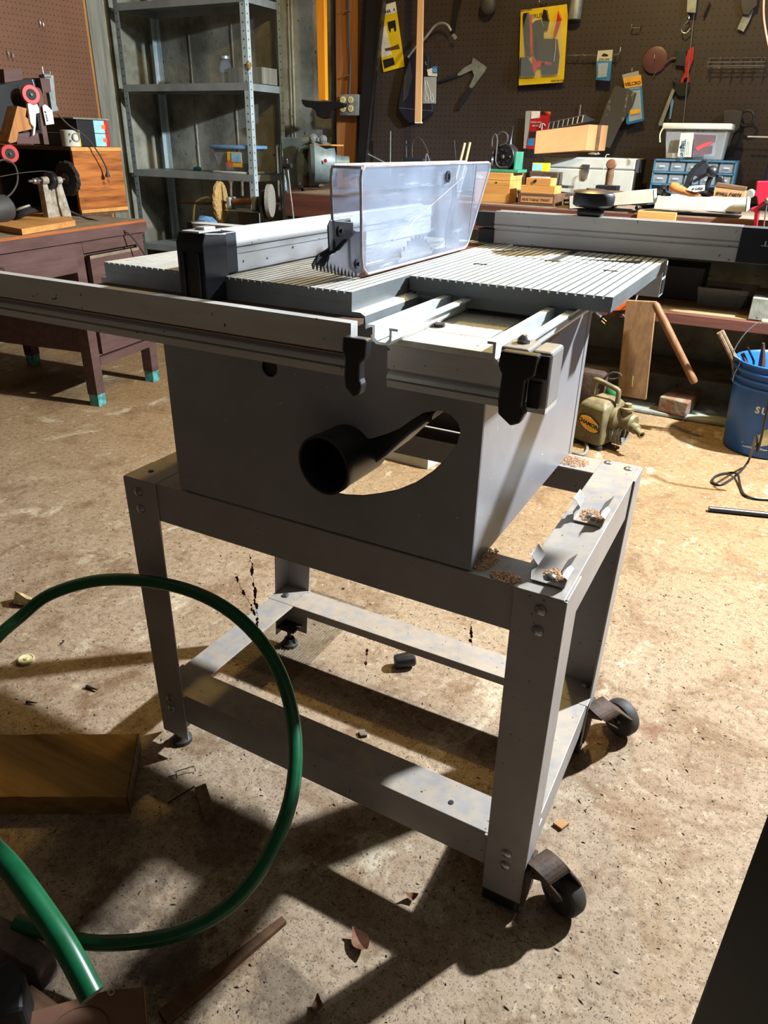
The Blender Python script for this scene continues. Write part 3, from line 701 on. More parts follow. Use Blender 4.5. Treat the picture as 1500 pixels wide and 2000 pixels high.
# ================================================================ LEFT RIP FENCE
fy0, fy1 = -0.004, 0.56
rip = thing('rip_fence', 'aluminium rip fence with black end clamp standing left of the blade on the saw table', 'fence', (0.24, 0.25, 0.9012))
FX = 0.255
mb = MB()
mb.prism([(0.226, 0.9015), (FX, 0.9015), (FX, 0.9215), (FX - 0.003, 0.9215), (FX - 0.003, 0.9225), (FX - 0.001, 0.9225), (FX - 0.001, 0.9290), (FX - 0.004, 0.9290), (FX - 0.004, 0.9305), (FX, 0.9305), (FX, 0.9480), (FX - 0.003, 0.9480), (FX - 0.003, 0.9465), (0.236, 0.9465), (0.236, 0.9490), (0.226, 0.9490)], 'y', fy0 + 0.004, fy1)
mb.build('fence_rail', M['alu_y'], rip)
mb = MB()
mb.box(0.224, 0.2575, -0.026, fy0 + 0.004, 0.902, 0.9485, 0.001)
cap1 = mb.build('end_cap', M['navy'], rip)
mb = MB()
mb.prism([(-0.066, 0.864), (-0.060, 0.858), (-0.031, 0.858), (-0.031, 0.900), (-0.024, 0.902), (-0.024, 0.948), (-0.060, 0.951), (-0.066, 0.940)], 'x', 0.2225, 0.262)
mb.box(0.2275, 0.2335, -0.0695, -0.065, 0.864, 0.930, 0.001); mb.box(0.2505, 0.2565, -0.0695, -0.065, 0.864, 0.930, 0.001)
mb.build('clamp_head', M['black'], rip, bevel=0.0015)
mb = MB(); mb.box(0.232, 0.258, -0.066, -0.028, 0.9513, 0.953); mb.box(0.238, 0.252, -0.050, -0.030, 0.953, 0.956, 0.001); mb.build('clamp_lever', M['alu'], rip)

# ================================================================ RIGHT CROSS FENCE WITH KNOB
cf = thing('cross_fence', 'wide aluminium fence with black end caps and a round black knob, right of the blade', 'fence', (0.60, 0.49, 0.9012))
cy = 0.482
mb = MB()
mb.prism([(cy + 0.03, 0.9015), (cy + 0.03, 0.9500), (cy + 0.022, 0.9500), (cy + 0.022, 0.9475), (cy + 0.010, 0.9475), (cy + 0.010, 0.9500), (cy, 0.9500), (cy, 0.9310), (cy + 0.002, 0.9300), (cy, 0.9285), (cy, 0.9240), (cy + 0.003, 0.9235), (cy + 0.003, 0.9215), (cy, 0.9210), (cy, 0.9015)], 'x', 0.405, 0.777)
mb.build('fence_rail', M['alu'], cf)
mb = MB(); mb.box(0.378, 0.406, cy - 0.002, cy + 0.031, 0.9017, 0.9225, 0.001); mb.box(0.372, 0.406, cy + 0.001, cy + 0.031, 0.9255, 0.9480, 0.001); mb.build('end_cap', M['navy'], cf)
mb = MB(); mb.box(0.777, 0.90, cy - 0.002, cy + 0.032, 0.9017, 0.9495, 0.001); mb.build('end_cap', M['navy'], cf)
mb = MB(); mb.box(0.806, 0.84, cy - 0.0026, cy - 0.0018, 0.9262, 0.9272); mb.box(0.810, 0.812, cy - 0.0026, cy - 0.0018, 0.927, 0.933); mb.build('cap_scratch', M['alu'], cf)
kx, ky = 0.556, cy + 0.016
mb = MB(); mb.box(kx - 0.020, kx + 0.020, ky - 0.012, ky + 0.012, 0.9503, 0.9605, 0.004); mb.build('knob_base', M['black'], cf, smooth=True)
mb = MB(); mb.lathe((kx + 0.002, ky, 0.9605), (0, 0, 1), [(0, 0.010), (0.002, 0.012), (0.003, 0.026), (0.006, 0.031), (0.018, 0.0315), (0.023, 0.029), (0.0265, 0.020), (0.027, 0.004)], 40)
mb.build('knob', M['black'], cf, smooth=True)

# ================================================================ sawdust lying on the machine
def dust_pile(pts, m, label, n, name='sawdust', s=0.0012):
    """loose grains: [(x, y, z, rx, ry)]"""
    mb = MB(); rn = random.Random(len(label) + n)
    for x, y, z, rx, ry in pts:
        k = n // len(pts)
        for _ in range(k):
            a = rn.uniform(0, 6.283); q = rn.random() ** 0.6
            px, py = x + rx * q * math.cos(a), y + ry * q * math.sin(a)
            h = max(0, 1 - q) * min(rx, ry) * 0.35 * rn.random()
            t = s * rn.uniform(0.5, 1.4); e = V((rn.uniform(-1, 1), rn.uniform(-1, 1), rn.uniform(-.4, .4))).normalized()
            f = e.orthogonal().normalized(); c = V((px, py, z + h + t * 0.4))
            mb.loft([[c - e * t - f * t * .5, c - e * t + f * t * .5, c - e * t + e.cross(f) * t * .5], [c + e * t - f * t * .5, c + e * t + f * t * .5, c + e * t + e.cross(f) * t * .5]])
    o = mb.build(name, m); return tag(o, label, 'sawdust', kind='stuff')
dust_pile([(0.600, 0.425, H + 0.002, 0.028, 0.022), (0.592, 0.044, H + 0.002, 0.014, 0.030), (0.628, 0.015, H + 0.002, 0.02, 0.012)], M['sawdust'], 'pink and tan sawdust heaps on the top frame of the steel stand', 1500)
dust_pile([(0.682, 0.230, H + 0.005, 0.018, 0.022), (0.682, 0.045, H + 0.005, 0.014, 0.016)], M['sawdust'], 'brown sawdust around the two push-stick clips', 800)
# ================================================================ ROOM
YW = 3.245; XL = -2.93
mb = MB(); mb.box(XL - 0.1, 3.6, -2.2, YW + 0.1, -0.05, 0.0); struct('floor', mb, M['floor'])
mb = MB(); mb.box(XL, 3.6, YW, YW + 0.1, 0.001, 2.6)
rn = random.Random(3)
for x in (-2.62, -2.30, -2.02, -1.985, -1.90, -1.88):
    for k in range(13):
        z = 0.2 * k + 0.01
        mb.hexa([V(p) for p in ((x + rn.uniform(-.003, .003), YW + 0.001, z), (x + 0.013, YW + 0.001, z), (x + 0.010, YW - 0.004, z), (x + 0.003, YW - 0.004, z), (x + rn.uniform(-.003, .003), YW + 0.001, z + 0.199), (x + 0.013, YW + 0.001, z + 0.199), (x + 0.010, YW - 0.006, z + 0.199), (x + 0.003, YW - 0.006, z + 0.199))])
struct('wall_back', mb, M['concrete'])
mb = MB(); mb.box(XL - 0.1, XL, -2.2, YW, 0.001, 2.6); struct('wall_left', mb, M['concrete2'])
mb = MB(); mb.box(XL - 0.1, 3.6, -2.2, YW + 0.1, 2.6, 2.65); struct('ceiling', mb, M['greypost'])
mb = MB(); mb.box(3.6, 3.7, -2.2, YW + 0.1, 0.001, 2.6); struct('wall_right', mb, M['concrete2'])
# footing ledge along the back wall
mb = MB(); mb.box(-1.1, 3.6, 2.86, YW - 0.002, 0.001, 0.095, 0.01); mb.box(-1.1, 3.6, 2.52, 2.86, 0.001, 0.018, 0.005); struct('trim_1', mb, M['concrete2'])
# pegboards
mb = MB(); mb.box(-1.435, 3.5, YW - 0.030, YW - 0.024, 0.83, 2.58); struct('trim_2', mb, M['peg_right'])
mb = MB(); mb.box(XL + 0.06, XL + 0.067, -2.0, 2.700, 0.60, 2.58); struct('trim_3', mb, M['peg_left'])
mb = MB(); mb.box(XL + 0.002, XL + 0.066, 2.702, 2.718, 0.03, 2.58); struct('trim_4', mb, M['pinez'])
mb = MB(); mb.box(XL + 0.002, XL + 0.07, 2.722, 2.84, 0.01, 2.59); struct('trim_5', mb, M['greypost'])
# timber stud by the socket
mb = MB(); mb.box(-1.565, -1.437, YW - 0.042, YW - 0.002, 0.0, 2.59); struct('trim_6', mb, M['stud'])
mb = MB(); mb.box(-1.60, -1.567, YW - 0.02, YW - 0.002, 0.0, 2.59); struct('trim_7', mb, M['darkgrey'])
# ================================================================ NEAR FLOOR THINGS
# green garden hose: a stiff loop springing up from the floor
pts = [PX(30, 1803, d=1.02), PX(100, 1822, d=1.01), PX(190, 1842, d=1.0), PX(330, 1828, d=0.98), PX(440, 1775, d=0.97), PX(520, 1680, d=0.98), PX(568, 1560, d=1.0), PX(576, 1440, d=1.04), PX(553, 1330, d=1.08), PX(500, 1240, d=1.12),
       PX(420, 1175, d=1.15), PX(320, 1140, d=1.18), PX(200, 1133, d=1.22), PX(100, 1160, d=1.24), PX(40, 1205, d=1.24), PX(-20, 1262, d=1.20), PX(-90, 1380, d=1.15), PX(-90, 1530, d=.9), PX(-40, 1625, d=0.72), PX(25, 1700, d=0.67), PX(90, 1790, d=0.645), PX(135, 1860, d=0.63), PX(180, 1945, d=0.615)]
mb = MB(); mb.tube(pts, 0.0104, 14, smooth=5); hz = mb.build('garden_hose', M['hose'], smooth=True)
tag(hz, 'green garden hose standing in one big open loop at the left of the saw stand', 'hose')

# rough block of lumber
lum = thing('lumber_block', 'short thick rough-sawn timber block lying flat on the concrete at the left edge', 'wood block', PX(120, 1560, z=0.0))
zt = 0.042
A, B, C_, D_ = PX(-160, 1436, z=zt), PX(268, 1433, z=zt), PX(246, 1556, z=zt), PX(-180, 1556, z=zt)
mb = MB()
rn = random.Random(5)
def edge(a, b, n, amp):
    return [a.lerp(b, i / n) + V((0, 0, rn.uniform(-amp, amp))) for i in range(n + 1)]
top_b = edge(A, B, 14, 0.0016); top_f = edge(D_, C_, 14, 0.0012)
for i in range(14):
    a0, a1, b0, b1 = top_b[i], top_b[i + 1], top_f[i], top_f[i + 1]
    mb.hexa([V((b0.x, b0.y, 0.001)), V((b1.x, b1.y, 0.001)), V((a1.x, a1.y, 0.001)), V((a0.x, a0.y, 0.001)), b0, b1, a1, a0])
mb.build('timber', M['lumber'], lum)
mb = MB(); ez = [B, C_]
mb.hexa([V((C_.x, C_.y, 0.0015)), V((C_.x + .003, C_.y + .001, 0.0015)), V((B.x + .003, B.y + .001, 0.0015)), V((B.x, B.y, 0.0015)), C_, C_ + V((.003, .001, 0)), B + V((.003, .001, 0)), B])
mb.build('end_grain', M['endgrain'], lum)

def chunk(name, label, cat, poly, z0, z1, m, group=None, bev=0.0):
    mb = MB(); mb.loft([[V((p.x, p.y, z0)) for p in poly], [V((p.x, p.y, z1)) for p in poly]])
    return tag(mb.build(name, m, bevel=bev), label, cat, group)
# small stick, chips, stones
chunk('wood_scrap', 'short brown wood scrap standing near the loop of the green hose', 'wood scrap', [PX(380, 1540, z=.012), PX(402, 1531, z=.012), PX(420, 1590, z=.012), PX(400, 1604, z=.012)], 0.001, 0.014, M['chip'])
mb = MB(); mb.tube([PX(328, 1568, z=.002), PX(380, 1536, z=.007)], 0.0014, 6); tag(mb.build('wood_sliver', M['bark']), 'thin dark sliver of wood touching the short wood scrap', 'splinter')
mb = MB(); q = [PX(328, 1517, z=.002), PX(345, 1513, z=.004), PX(344, 1507, z=.012), PX(379, 1496, z=.012), PX(382, 1506, z=.002)]; mb.tube(q, 0.0009, 6); mb.tube([PX(345, 1521, z=.002), PX(344, 1510, z=.010)], .0009, 6); tag(mb.build('bent_wire', M['black_iron']), 'small bent black wire staple on the floor beside the timber block', 'wire')
mb = MB(); mb.lathe(PX(52, 1291, z=.001), (0.05, 0, 1), [(0, 0.016), (0.004, 0.0175), (0.007, 0.017), (0.0075, 0.0145), (0.006, 0.0135), (0.0055, 0.006), (0.008, 0.004), (0.008, 0.001)], 28)
tag(mb.build('bottle_cap', M['cream'], smooth=True), 'round cream plastic cap lying on the floor inside the hose loop', 'cap')
mb = MB(); a = PX(48, 1170, z=.015)
g = [[(-.035, .012, .0), (-.03, 0, .026), (-.02, -.012, .02), (-.022, -.018, .002)], [(-.012, .018, .001), (-.01, .004, .024), (0, -.008, .03), (0, -.016, .004)], [(.012, .02, .004), (.014, .006, .02), (.018, -.006, .022), (.016, -.012, .006)], [(.034, .02, .014), (.038, .012, .022), (.04, .004, .018), (.034, .006, .010)]]
c0_ = V((a.x, a.y, 0.003))
mb.loft([[c0_ + V(p) for p in r] for r in g]); tag(mb.build('crumpled_leaf', M['crush']), 'curled pale dry leaf on the floor above the left of the hose loop', 'leaf')
def leaf(name, u, v, s, ang, label, m):
    c = PX(u, v, z=.002); mb = MB(); rings = []
    for i in range(8):
        t = i / 7; w = s * .32 * math.sin(math.pi * min(.97, t + .03)) + .0004; y = (t - .5) * s; h = .004 + .012 * (t - .5) ** 2 * 4
        rings.append([V((-w, y, h + w * .5)), V((0, y, h)), V((w, y, h + w * .6)), V((0, y, h - .0007))])
    mb.loft(rings); b = mb.bm; bmesh.ops.rotate(b, cent=(0, 0, 0), matrix=Matrix.Rotation(R(ang), 3, 'Z'), verts=b.verts); bmesh.ops.translate(b, vec=V((c.x, c.y, -.001)), verts=b.verts)
    return tag(mb.build(name, m), label, 'leaf')
leaf('dry_leaf', 703, 1842, 0.040, 60, 'curled rust-brown dry leaf, the largest in front of the stand', M['leaf'])
leaf('dry_leaf', 620, 1968, 0.022, 30, 'small dry brown leaf at the bottom edge, centre of the photo', M['leaf'])
leaf('dry_leaf', 804, 1755, 0.020, 110, 'thin upright dry leaf in the lit patch before the lower rail', M['leaf'])
for (u, v, l, a, s, lab) in ((180, 1344, .030, 5, .0042, 'dark blunt twig on the floor in the middle of the hose loop'), (62, 1372, .024, 20, .003, 'small dark twig on the floor below the cream cap'), (123, 1254, .010, -50, .003, 'tiny dark seed-like chip on the floor at the top left of the hose loop')):
    c = PX(u, v, z=.004); d = V((math.cos(R(a)), math.sin(R(a)), 0)); mb = MB(); mb.tube([c - d * l * .5, c, c + d * l * .5 + V((0, 0, .001))], s, 6, rr=s * .3)
    tag(mb.build('twig', M['bark']), lab, 'twig')
chunk('wood_chip', 'flat orange-brown chip of wood on the floor behind the near caster', 'wood chip', [PX(1080, 1608, z=.004), PX(1098, 1600, z=.004), PX(1112, 1608, z=.004), PX(1097, 1620, z=.004)], 0.001, 0.006, M['card'])
chunk('stone_flake', 'dark grey flake lying between the rails of the stand', 'stone', [PX(700, 1428, z=.004), PX(712, 1425, z=.004), PX(717, 1437, z=.004), PX(704, 1438, z=.004)], 0.001, 0.006, M['rock'])
# long thin strip of wood in the foreground
mb = MB(); a, b = PX(555, 1798, z=.004), PX(318, 1990, z=.006); s = (b - a).cross(V((0, 0, 1))).normalized() * 0.011
mb.hexa([a - s * .5 - V((0, 0, .003)), b - s - V((0, 0, .005)), b + s - V((0, 0, .005)), a + s * .5 - V((0, 0, .003)), a - s * .5 + V((0, 0, .005)), b - s + V((0, 0, .006)), b + s + V((0, 0, .006)), a + s * .5 + V((0, 0, .005))])
tag(mb.build('wood_strip', M['oldwood']), 'long narrow weathered wood strip lying diagonally at the bottom of the photo', 'wood strip')
# brown hardboard with a ring mark
hb = thing('hardboard_panel', 'brown hardboard panel with a faint ring mark at the bottom left corner', 'panel', PX(150, 1970, z=.02))
mb = MB(); q = [PX(4, 1992, z=.03), PX(204, 1936, z=.03), PX(283, 1927, z=.03), PX(298, 2080, z=.03), PX(0, 2090, z=.03)]
mb.loft([[p - V((0, 0, .006)) for p in q], q]); mb.build('board', M['hardboard'], hb)
mb = MB(); c = PX(150, 2030, z=.0305); mb.torus(c, (0, 0, 1), 0.040, 0.0008, 40, 5); mb.build('ring_mark', M['oldwood'], hb)
mb = MB(); mb.tube([PX(281, 1929, z=.0305), PX(292, 2060, z=.0305)], .0008, 5); mb.build('edge_line', M['card'], hb)
mb = MB(); mb.torus(PX(217, 1938, z=.031), (0.2, 0, 1), 0.0035, 0.0012, 10, 6); mb.build('staple', M['crush'], hb)
mb = MB(); mb.box(0.17, 0.30, -0.50, -0.43, 0.001, 0.0235); tag(mb.build('wood_offcut', M['oldwood']), 'scrap of wood that props up the brown hardboard panel', 'wood scrap')
# stone wedge and dark rounded iron at the lower left corner
mb = MB(); tp = [PX(-30, 1770, z=.075), PX(52, 1812, z=.06), PX(108, 1862, z=.045), PX(70, 1895, z=.05), PX(-20, 1840, z=.075)]
mb.loft([[V((p.x, p.y, .001)) for p in tp], tp]); tag(mb.build('wedge_stone', M['wedge'], bevel=.004), 'plum-brown wedge-shaped stone under the hose at the lower left edge', 'stone')
mb = MB(); mb.loft([[V((p.x, p.y, .001 + i * .0)) for p in tp2] if i == 0 else tp2 for i, tp2 in enumerate(([PX(-30, 1900, z=.09), PX(20, 1868, z=.09), PX(50, 1900, z=.085), PX(46, 1975, z=.07), PX(-20, 1990, z=.08)],) * 2)])
tag(mb.build('iron_block', M['black_iron'], bevel=.006), 'dark round-cornered iron block at the lower left corner', 'iron block')
# tall dark post close to the camera
mb = MB(); e = PX(1420, 1795, z=.45); f = V((CAM_R[0][0], CAM_R[0][1], 0)).normalized(); g_ = V((CAM_R[2][0], CAM_R[2][1], 0)).normalized()
q = [V((e.x, e.y, 0)), V((e.x, e.y, 0)) + f * .25 + g_ * .02, V((e.x, e.y, 0)) + f * .25 - g_ * .10, V((e.x, e.y, 0)) - g_ * .06 + f * .03]
mb.loft([[p + V((0, 0, .001)) for p in q], [p + V((0, 0, 1.7)) for p in q]])
post = mb.build('dark_post', M['black_iron'], bevel=.004); tag(post, 'dark upright post close to the camera at the lower right corner', 'post')

# hardware cloth lying on the floor under the stand
mb = MB(); a, b, c, d = PX(640, 1165, z=.002), PX(712, 1190, z=.002), PX(572, 1338, z=.002), PX(428, 1300, z=.002)
a = V((-0.055, .600, .002)); b = V((.105, .600, .002)); c = V((.105, .270, .002)); d = V((-0.055, .270, .002))
nx, ny = 24, 48
for i in range(nx + 1):
    t = i / nx; mb.tube([a.lerp(b, t) + V((0, 0, .0008)), d.lerp(c, t) + V((0, 0, .0008))], .0005, 4)
for j in range(ny + 1):
    t = j / ny; mb.tube([a.lerp(d, t), b.lerp(c, t)], .0005, 4)
tag(mb.build('wire_mesh', M['mesh']), 'rectangle of fine galvanised wire mesh lying on the floor under the stand', 'wire mesh')
# black rubber foot lying behind it
mb = MB(); c = PX(790, 1292, z=0.014); dr = V((.80, .6, .12)).normalized()
mb.lathe(c - dr * .024 + V((0, 0, .004)), dr, [(0, .002), (.001, .012), (.004, .0155), (.030, .017), (.044, .0165), (.048, .013), (.049, .002)], 24)
tag(mb.build('rubber_foot', M['black'], smooth=True), 'loose black rubber foot on the floor seen through the stand', 'rubber foot')
# white folder box on the floor behind the saw
bx = thing('flat_white_box', 'flat white box with red scraps on top, on the floor behind the saw cabinet', 'box', PX(810, 895, z=0))
mb = MB(); p, q, r_ = PX(740, 893, z=0), PX(835, 917, z=0), PX(878, 893, z=0); s_ = p + (r_ - q); mb.loft([[v + V((0, 0, .001)) for v in (p, q, r_, s_)], [v + V((0, 0, .042)) for v in (p, q, r_, s_)]]); mb.build('box', M['white'], bx)
for k, mm_ in enumerate((M['red'], M['honey'], M['redp'], M['ink'])):
    mb = MB(); t = p.lerp(r_, .2 + .2 * k); mb.box(t.x - .03, t.x + .03, t.y - .015, t.y + .02, .0425, .052 + .004 * k, .002, rot=Matrix.Rotation(R(20 + 15 * k), 3, 'Z')); mb.build('scrap', mm_, bx)

# debris scattered over the concrete
def debris(label, n, region, m, smin, smax, seed):
    mb = MB(); rn = random.Random(seed); bm = mb.bm
    for _ in range(n):
        x = rn.uniform(*region[0]); y = rn.uniform(*region[1]); s = smin + (smax - smin) * rn.random() ** 3
        l = s * rn.uniform(1, 3.2); a = rn.uniform(0, 6.28); u = V((math.cos(a), math.sin(a), 0)); w_ = V((-u.y, u.x, 0)); h = s * .5
        c = V((x, y, 0.0005))
        vs = [bm.verts.new(c + u * l * .5 * sx + w_ * s * .4 * sy + V((0, 0, hh))) for sx, sy, hh in ((-1, -.4, 0), (1, -.6, 0), (.8, .7, 0), (-.7, .8, 0))]
        t = bm.verts.new(c + V((rn.uniform(-.2, .2) * s, 0, h)))
        for i in range(4): bm.faces.new((vs[i], vs[(i + 1) % 4], t))
    return tag(mb.build('floor_debris', m), label, 'debris', kind='stuff')
debris('dark crumbs and bark specks scattered over the concrete floor', 5200, ((-.9, 1.25), (-.55, 1.2)), M['bark'], .0007, .0036, 1)
debris('tan wood shavings scattered over the concrete floor', 1400, ((-.9, 1.25), (-.55, 1.6)), M['chip'], .0008, .0045, 2)
debris('pale chips scattered over the concrete floor', 500, ((-.9, 1.25), (-.55, 1.2)), M['white'], .0006, .003, 3)
# cobweb strands loaded with dust under the front apron
def strand(u0, v0, u1, v1, y, lab, n=26, blobs=10, seed=1):
    rn = random.Random(seed); a, b = PX(u0, v0, y=y), PX(u1, v1, y=y); mb = MB()
    pts = [a.lerp(b, i / n) + V((rn.uniform(-.0015, .0015), rn.uniform(-.0015, .0015), 0)) for i in range(n + 1)]
    mb.tube(pts, .00035, 4)
    for _ in range(blobs): 
        p = pts[rn.randrange(n)]; mb.rock(p + V((rn.uniform(-.001, .001), 0, 0)), rn.uniform(.0008, .0026), (1, 1, rn.uniform(1, 2.5)), rn.randrange(999), .4)
    return tag(mb.build('cobweb_strand', M['reddust']), lab, 'cobweb', 'dusty cobweb strands hanging from the stand')
strand(489, 1082, 506, 1245, .03, 'long dusty cobweb strand with brown crumbs hanging under the front apron', blobs=22, seed=4)
strand(460, 1128, 500, 1202, .03, 'thin slanting dusty cobweb strand left of the long one', blobs=12, seed=5)
strand(920, 1213, 921, 1262, .03, 'short clotted cobweb strand hanging near the right front leg', n=10, blobs=9, seed=6)
strand(717, 1270, 716, 1308, .06, 'pale curled crumb hanging on a cobweb thread under the cabinet', n=6, blobs=6, seed=7)
# ================================================================ LEFT SIDE: DESK AND TOOLS
ang = 8.6                                   # the desk stands slightly turned from the wall
O = V((-1.700, 1.810, 0))                   # right front corner of the desk top
ux = V((0.1479, -0.9890, 0)).normalized()   # along the front edge towards the camera
uy = V((-ux.y * -1, ux.x * -1, 0)); uy = V((-0.989, -0.1479, 0))   # to the wall
def DP(a, b, z): return O + ux * a + uy * b + V((0, 0, z))
def dbox(mb, a0, a1, b0, b1, z0, z1):
    return mb.hexa([DP(a0, b0, z0), DP(a1, b0, z0), DP(a1, b1, z0), DP(a0, b1, z0), DP(a0, b0, z1), DP(a1, b0, z1), DP(a1, b1, z1), DP(a0, b1, z1)])
desk = thing('wooden_desk', 'old dark brown wooden desk with worn orange edge and teal-painted feet by the left wall', 'desk', (-1.9, 1.3, 0))
mb = MB(); dbox(mb, 0, 1.35, 0, .80, .700, .722); mb.build('desktop', M['desktop'], desk)
mb = MB(); dbox(mb, 0, 1.35, -.004, 0, .712, .7225); mb.build('worn_edge', M['deskedge'], desk)
mb = MB(); dbox(mb, 0, 1.35, -.003, .02, .672, .712); dbox(mb, -.004, 0, 0, .80, .672, .712); mb.build('top_moulding', M['darkwood'], desk)
def dleg(a, b):
    mb = MB(); dbox(mb, a, a + .05, b, b + .05, .052, .672); l = mb.build('leg', M['darkwood'], desk)
    mb = MB(); dbox(mb, a + .002, a + .048, b + .002, b + .048, .001, .052); mb.build('painted_foot', M['teal'], l)
for a, b in ((.02, .01), (.41, .01), (.02, .72), (.41, .72), (1.28, .01)): dleg(a, b)
mb = MB(); dbox(mb, .06, .42, .026, .70, .22, .665); mb.build('pedestal_case', M['darkwood'], desk)
for za_, zb_2 in ((.17, .205), (.625, .672)):
    mb = MB(); dbox(mb, .07, .41, .008, .03, za_, zb_2); mb.build('rail', M['darkwood'], desk)
def drawer(a0, a1, z0, z1, b=.004):
    mb = MB(); dbox(mb, a0, a1, b, b + .02, z0, z1); d = mb.build('drawer', M['darkwood'], desk)
    mb = MB(); dbox(mb, a0, a1, b - .001, b + .02, z1 - .012, z1); mb.build('drawer_lip', M['desktop'], d)
drawer(.08, .395, .43, .615, -.006); drawer(.08, .395, .215, .42)
mb = MB(); dbox(mb, .46, 1.30, .004, .03, .56, .668); kd = mb.build('drawer', M['darkwood'], desk)
mb = MB(); c = PX(9, 507, x=-1.565); mb.lathe(DP(.835, -.002 + .006, .595), -uy, [(0, .011), (.002, .011), (.0022, .006), (.003, .005)], 16); mb.build('keyhole', M['steel'], kd)
mb = MB(); mb.torus(DP(.838, -.001, .620), uy, .008, .0012, 14, 5, 20, 300); mb.build('drawer_ring', M['ink'], kd)
mb = MB(); dbox(mb, .01, .03, .06, .75, .20, .672); mb.build('side_panel', M['darkwood'], desk)

# wooden cabinet box on the desk
wb = thing('wooden_cabinet_box', 'open-fronted varnished orange wooden box standing on the right end of the desk', 'box', (-2.1, 1.85, .723))
x0_, x1_, y0_, y1_, z0_, z1_ = -2.50, -1.985, 1.715, 1.99, .735, 1.000
def PB(u, v, x): return PX(u, v, x=x)
# right face seen in the photo: corners (130,285)-(240,285)-(250,425)-(145,432)
mb = MB(); mb.box(x1_ - .012, x1_, y0_, y1_, z0_, z1_ - .012); mb.build('side_panel', M['orangewood'], wb)
mb = MB(); mb.box(x0_, x1_ + .002, y0_ - .008, y1_ + .004, z1_ - .014, z1_); mb.build('top_panel', M['oldwood'], wb)
mb = MB(); mb.box(x1_ + .0005, x1_ + .003, y0_ - .004, y1_ + .004, z1_ - .016, z1_ - .0005); mb.box(x1_ + .0005, x1_ + .004, y0_, y1_, z0_, z0_ + .014); mb.build('edge_trim', M['honey'], wb)
mb = MB(); mb.box(x0_, x0_ + .012, y0_, y1_, z0_, z1_ - .015); mb.box(x0_ + .013, x1_ - .013, y1_ - .01, y1_, z0_, z1_ - .015); mb.build('back_panel', M['darkgrey'], wb)
mb = MB(); mb.box(x0_, x1_, y0_, y1_, z0_ - .011, z0_); mb.build('bottom_panel', M['oldwood'], wb)
# hardbound: two boxes with pale blue and red ends lying on it
bk = 'product boxes stacked on the wooden box'
def pbox(z, lab):
    t = thing('product_box', lab, 'box', (-2.1, 1.9, z), bk)
    mb = MB(); mb.box(-2.32, -2.02, 1.795, 1.965, z, z + .052, .002); mb.build('carton', M['navy'], t)
    mb = MB(); mb.box(-2.0198, -2.0185, 1.885, 1.945, z + .001, z + .051); mb.build('blue_panel', M['ltblue'], t)
    mb = MB(); mb.box(-2.0198, -2.0183, 1.945, 1.966, z + .001, z + .051); mb.build('red_panel', M['red'], t)
    mb = MB(); mb.box(-2.0184, -2.0176, 1.928, 1.950, z + .018, z + .034); mb.build('orange_label', M['orange'], t)
    mb = MB(); mb.box(-2.0198, -2.0185, 1.797, 1.884, z + .001, z + .051); mb.build('picture_panel', M['black_iron'], t)
pbox(1.0015, 'dark box with blue and red end, lower of the two on the wooden box')
pbox(1.0545, 'dark box with blue and red end, upper of the two on the wooden box')
mb = MB(); mb.box(-2.34, -2.01, 1.77, 1.97, 1.1075, 1.113); tag(mb.build('thin_board', M['greypost']), 'thin grey board lying on top of the two product boxes', 'board')
# white tin with yellow rim
can = thing('white_can', 'white paper-labelled can with a yellow stripe standing on the wooden box', 'can', (-2.04, 1.765, 1.001))
cc = V((-2.015, 1.745, 1.0008))
mb = MB(); mb.lathe(cc, (0, 0, 1), [(0, .037), (.001, .039), (.060, .039), (.062, .040), (.064, .038), (.064, .030), (.062, .005)], 32); mb.build('can_body', M['white'], can, smooth=True)
mb = MB()
for i in range(8):
    a = R(38 + i * 4); p = cc + V((math.cos(a), math.sin(a), 0)) * .0393
mb.lathe(cc + V((0, 0, .0015)), (0, 0, 1), [(0, .0394), (.058, .0394)], 60, cap=False)
bm_ = mb.bm; dele = [f for f in bm_.faces if not (20 < math.degrees(math.atan2(f.calc_center_median().y - cc.y, f.calc_center_median().x - cc.x)) % 360 < 62)]
bmesh.ops.delete(bm_, geom=dele, context='FACES'); mb.build('yellow_stripe', M['yellow'], can)
text('printed_ring', 'O', M['greyink'], can, cc + V((.0400, -.004, .034)), (0.10, 1, 0), (0, 0, 1), .052)
text('lettering', 'P', M['greyink'], can, cc + V((.030, -.0275, .045)), (0.7, .7, 0), (0, 0, 1), .016)
text('lettering', 'P', M['greyink'], can, cc + V((.030, -.0275, .020)), (0.7, .7, 0), (0, 0, 1), .016)

# belt sander made of wood and red wheels
bs = thing('belt_sander', 'home-made belt sander with red wheels, brown belt and wooden frame on the wooden box', 'sander', (-2.1, 1.60, 1.0))
XB = -2.00
def red_wheel(u, v, r, x, par, nm='drive_wheel'):
    c = PX(u, v, x=x); mb = MB(); mb.lathe(c, (.93, -.37, 0), [(0, .008), (.0, r * .42), (.004, r * .48), (.005, r * .9), (.008, r), (.022, r), (.026, r * .92)], 32)
    w_ = mb.build(nm, M['redp'], par, smooth=True)
    mb = MB(); nn_ = V((.93, -.37, 0)).normalized(); mb.lathe(c + nn_ * .026, nn_, [(0, r * .55), (.0012, r * .5), (.0015, .003)], 20); mb.build('hub', M['ink'], w_)
    mb = MB(); mb.cyl(c + V((.93, -.37, 0)).normalized() * .02, c + V((.93, -.37, 0)).normalized() * .033, .005, n=10); mb.build('axle_nut', M['chrome'], w_)
    return c
cw = red_wheel(57, 185, .036, XB, bs)
cw2 = red_wheel(16, 300, .034, XB + .01, bs)
mb = MB(); pth = [PX(66, 170, x=XB + .02), PX(74, 176, x=XB + .02), PX(79, 200, x=XB + .02), PX(83, 240, x=XB + .02), PX(90, 282, x=XB + .02)]
